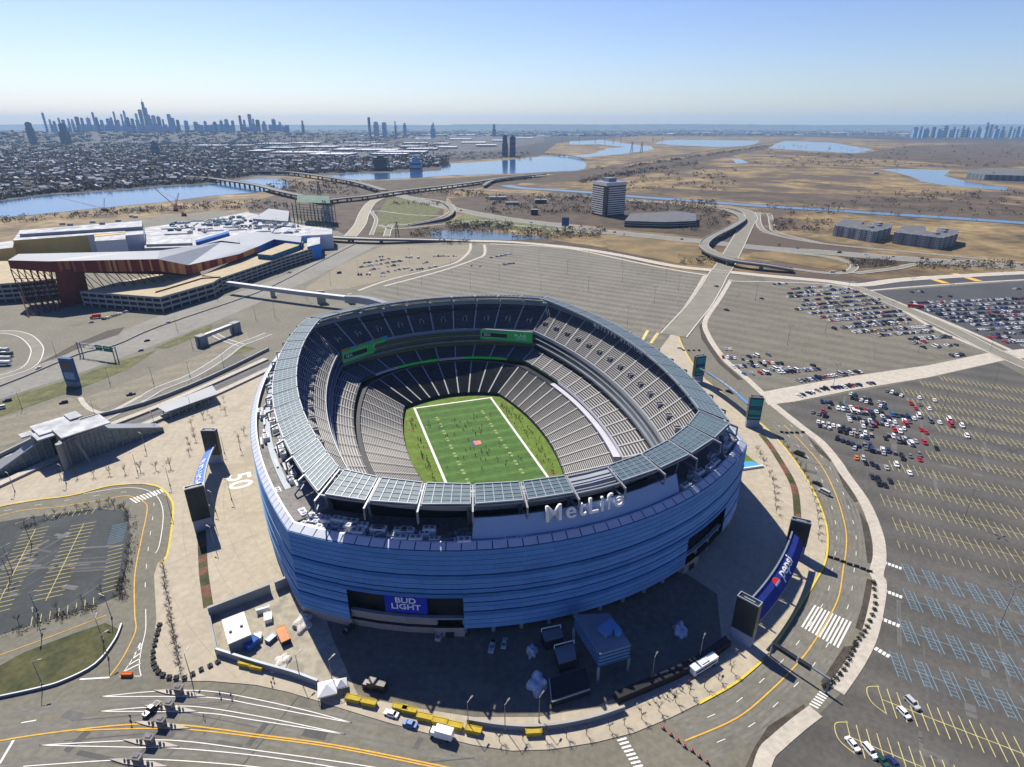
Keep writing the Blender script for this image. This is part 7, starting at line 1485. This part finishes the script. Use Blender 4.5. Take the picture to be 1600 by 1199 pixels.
bb = MB(); bb.prism([(-1, -.4), (1, -.4), (1, .4), (-1, .4)], 0, 1.0, M_blk, None, False, [(-1, -.15), (1, -.15), (1, .15), (-1, .15)]); bo_ = bb.build('road_barrier', M_blk)
for grp, pts, pos in (('dark barriers across the right ring road', [(1297, 873), (1307, 876), (1317, 880), (1327, 884), (1338, 887), (1348, 891), (1358, 895)], 'lower right ring road'), ('dark barriers across the upper ring road', [(1221, 677), (1229, 678), (1237, 678), (1245, 678), (1254, 677)], 'ring road below the walkway'), ('dark barriers at the top junction', [(1068, 549), (1076, 549), (1084, 549), (1092, 549)], 'ring road at the top of the stadium')):
    for i, (x, y) in enumerate(pts): o = bo_ if pts[0] == (1297, 873) and i == 0 else bo_.copy(); (COL.objects.link(o) if o is not bo_ else None); o.location = (*G(x, y), .4); o.rotation_euler = (0, 0, -.5); tag(o, f'dark concrete barrier, {pos}, {ORD(i + 1)} from the left', 'barrier', grp)
t = thing('sign_gantry', (*G(1206, 1026), .4)); tag(t, 'steel gantry with dark message boards over the lower right road', 'road sign'); a = Vector(G(1203, 1026)); c = Vector(G(1290, 1084)); b = MB()
for p in (a, c): b.bar((p.x, p.y, .4), (p.x, p.y, 6.6), .5, .5, M_steel)
b.bar((a.x, a.y, 6.4), (c.x, c.y, 6.4), .6, .5, M_steel); add(b, 'frame', M_steel, t)
for u in (.1, .32, .58): b = MB(); p = a.lerp(c, u); b.box((p.x, p.y, 5.8), (4.2, .5, 2.2), math.atan2((c - a).y, (c - a).x), M_pyl); add(b, 'message_board', M_pyl, t)
for x, y, k in ((1041, 1162, 0), (1158, 1180, 1)): pass
# orange barrier bars at the exit on the left
crate('barrier_box', 199, 1057, (3.6, 1.0, 1.0), 0, mat('barrier_orange', (.55, .12, .02)), 'orange barrier on the hatched road mouth at lower left', 'barrier', .4)
# ------------------------------------------------------------------ people
M_skin = mat('skin', (.42, .27, .19)); M_hair = mat('hair', (.03, .022, .018))
def person_mesh(pose, top, low):
    me = bpy.data.meshes.new('p'); st_ = .16 if pose != 'stride' else .34; ah = {'stand': (.28, .80), 'stride': (.42, .95), 'reach': (.62, 1.5)}[pose]
    V = [(0, 0, .92), (0, 0, 1.18), (0, 0, 1.42), (0, .0, 1.52), (0, .02, 1.66), (0, .02, 1.76), (-.1, 0, .88), (-.12, st_ * .5, .48), (-.13, st_, .06), (-.13, st_ + .14, .03), (.1, 0, .88), (.12, -st_ * .4, .48), (.13, -st_, .06), (.13, -st_ + .14, .03), (-.2, 0, 1.4), (-.26, .02, 1.13), (-ah[0] + .02, .14, ah[1]), (.2, 0, 1.4), (.26, -.02, 1.13), (ah[0], .1, ah[1])]
    Ed = [(0, 1), (1, 2), (2, 3), (3, 4), (4, 5), (0, 6), (6, 7), (7, 8), (8, 9), (0, 10), (10, 11), (11, 12), (12, 13), (2, 14), (14, 15), (15, 16), (2, 17), (17, 18), (18, 19)]
    rad = [.15, .14, .15, .06, .105, .09, .1, .07, .05, .04, .1, .07, .05, .04, .07, .05, .04, .07, .05, .04]
    me.from_pydata(V, Ed, []); o = bpy.data.objects.new('p', me); COL.objects.link(o); o.modifiers.new('s', 'SKIN'); sv_ = me.skin_vertices[0].data
    for k, r_ in enumerate(rad): sv_[k].radius = (r_, r_ * .85); sv_[k].use_root = k == 0
    o.modifiers.new('ss', 'SUBSURF').levels = 1; bpy.context.view_layer.update(); m2 = bpy.data.meshes.new_from_object(o.evaluated_get(bpy.context.evaluated_depsgraph_get())); bpy.data.objects.remove(o)
    m2.materials.clear()
    for x in (top, low, M_skin, M_hair): m2.materials.append(x)
    for p in m2.polygons:
        c = p.center; p.use_smooth = True; p.material_index = 3 if c.z > 1.70 or (c.z > 1.6 and c.y < -.02) else (2 if c.z > 1.5 or (abs(c.x) > .24 and c.z < .98 and c.z > .7) else (0 if c.z > .92 else 1))
    return m2
CL = {n: mat('cloth_' + n.replace(' ', '_'), c) for n, c in dict(black=(.015, .015, .018), white=(.65, .65, .65), navy=(.02, .03, .09), green=(.02, .12, .05), red=(.4, .03, .03), grey=(.15, .15, .16)).items()}
PM = {}
for tp in ('black', 'navy', 'white', 'green', 'red'):
    for po_ in ('stand', 'stride', 'reach'): PM[(tp, po_)] = person_mesh(po_, CL[tp], CL['black' if tp != 'black' else 'navy'])
def person(x, y, z, tp, po_, label, group): o = bpy.data.objects.new('person', PM[(tp, po_)]); COL.objects.link(o); o.location = (x, y, z); o.rotation_euler = (0, 0, rr.uniform(0, 6.28)); o.scale = (1.08,) * 3; tag(o, label, 'person', group)
for k in range(150):
    q = rr.random(); tp = rr.choice(['black'] * 5 + ['navy'] * 3 + ['white', 'green', 'red'])
    if q < .42: t_, s_ = rr.choice([(-8, 14), (4, 10), (6, -12), (-12, -20), (12, -26), (-4, -10), (0, 22), (-16, 30), (10, 34)]); t_ += rr.gauss(0, 5); s_ += rr.gauss(0, 5); t_ = max(-23, min(23, t_)); zone = 'on the marked field'
    elif q < .78: s_ = rr.uniform(-44, 44); t_ = 29.5 + rr.gauss(0, 1.8) + (3 if abs(s_) < 25 else 0); t_ = max(27, min(35.5, t_)); zone = 'along the right sideline'
    else: s_ = rr.uniform(-42, 40); t_ = -29 - abs(rr.gauss(0, 1.8)); zone = 'along the left sideline'
    po_ = rr.choice(['stand', 'stand', 'stride', 'reach']); x, y = SW(t_, s_); person(x, y, .7, tp, po_, f'tiny person in {tp} top {"standing" if po_ == "stand" else ("striding" if po_ == "stride" else "with raised arms")} {zone}', f'people in {tp} tops {zone}')
for i, (x, y, tp) in enumerate(((205, 1125, 'black'), (228, 1120, 'white'), (345, 1090, 'black'), (362, 1092, 'black'), (320, 1124, 'black'), (206, 1133, 'navy'), (425, 1072, 'black'), (428, 1066, 'navy'), (505, 1104, 'black'), (538, 1092, 'black'), (544, 1098, 'white'), (500, 1093, 'red'), (1020, 1096, 'navy'), (1035, 1090, 'black'), (1048, 1084, 'white'), (1060, 1078, 'black'), (1075, 1070, 'red'), (1088, 1066, 'black'), (1011, 1099, 'black'), (995, 1106, 'white'), (1042, 1094, 'black'), (1066, 1082, 'navy'))):
    zone = ('on the road by the toll booths' if y > 1085 and x < 400 else ('near the white tent' if x < 600 else 'on the sidewalk under the black fence')); po_ = rr.choice(['stand', 'stride']); person(*G(x, y), .5, tp, po_, f'person in {tp} top {"standing" if po_ == "stand" else "walking"} {zone}', f'people {zone} in {tp}')
# ------------------------------------------------------------------ haze
hz = MB(); hz.prism([(-30000, -1500), (30000, -1500), (30000, 29000), (-30000, 29000)], -1.0, 500.0, None, None, True)
hm = bpy.data.materials.new('haze'); hm.use_nodes = True
for n_ in list(hm.node_tree.nodes):
    if n_.type == 'BSDF_PRINCIPLED': hm.node_tree.nodes.remove(n_)
pv = hm.node_tree.nodes.new('ShaderNodeVolumePrincipled'); pv.inputs['Color'].default_value = (.44, .71, 1, 1)
pv.inputs['Density'].default_value = 3.3e-5; pv.inputs['Anisotropy'].default_value = 0.0
hm.node_tree.links.new(pv.outputs[0], hm.node_tree.nodes['Material Output'].inputs['Volume'])
ho = hz.build('haze', hm, None, 'stuff')
tag(ho, 'pale blue haze thickening toward the skyline', 'haze', None, 'stuff')
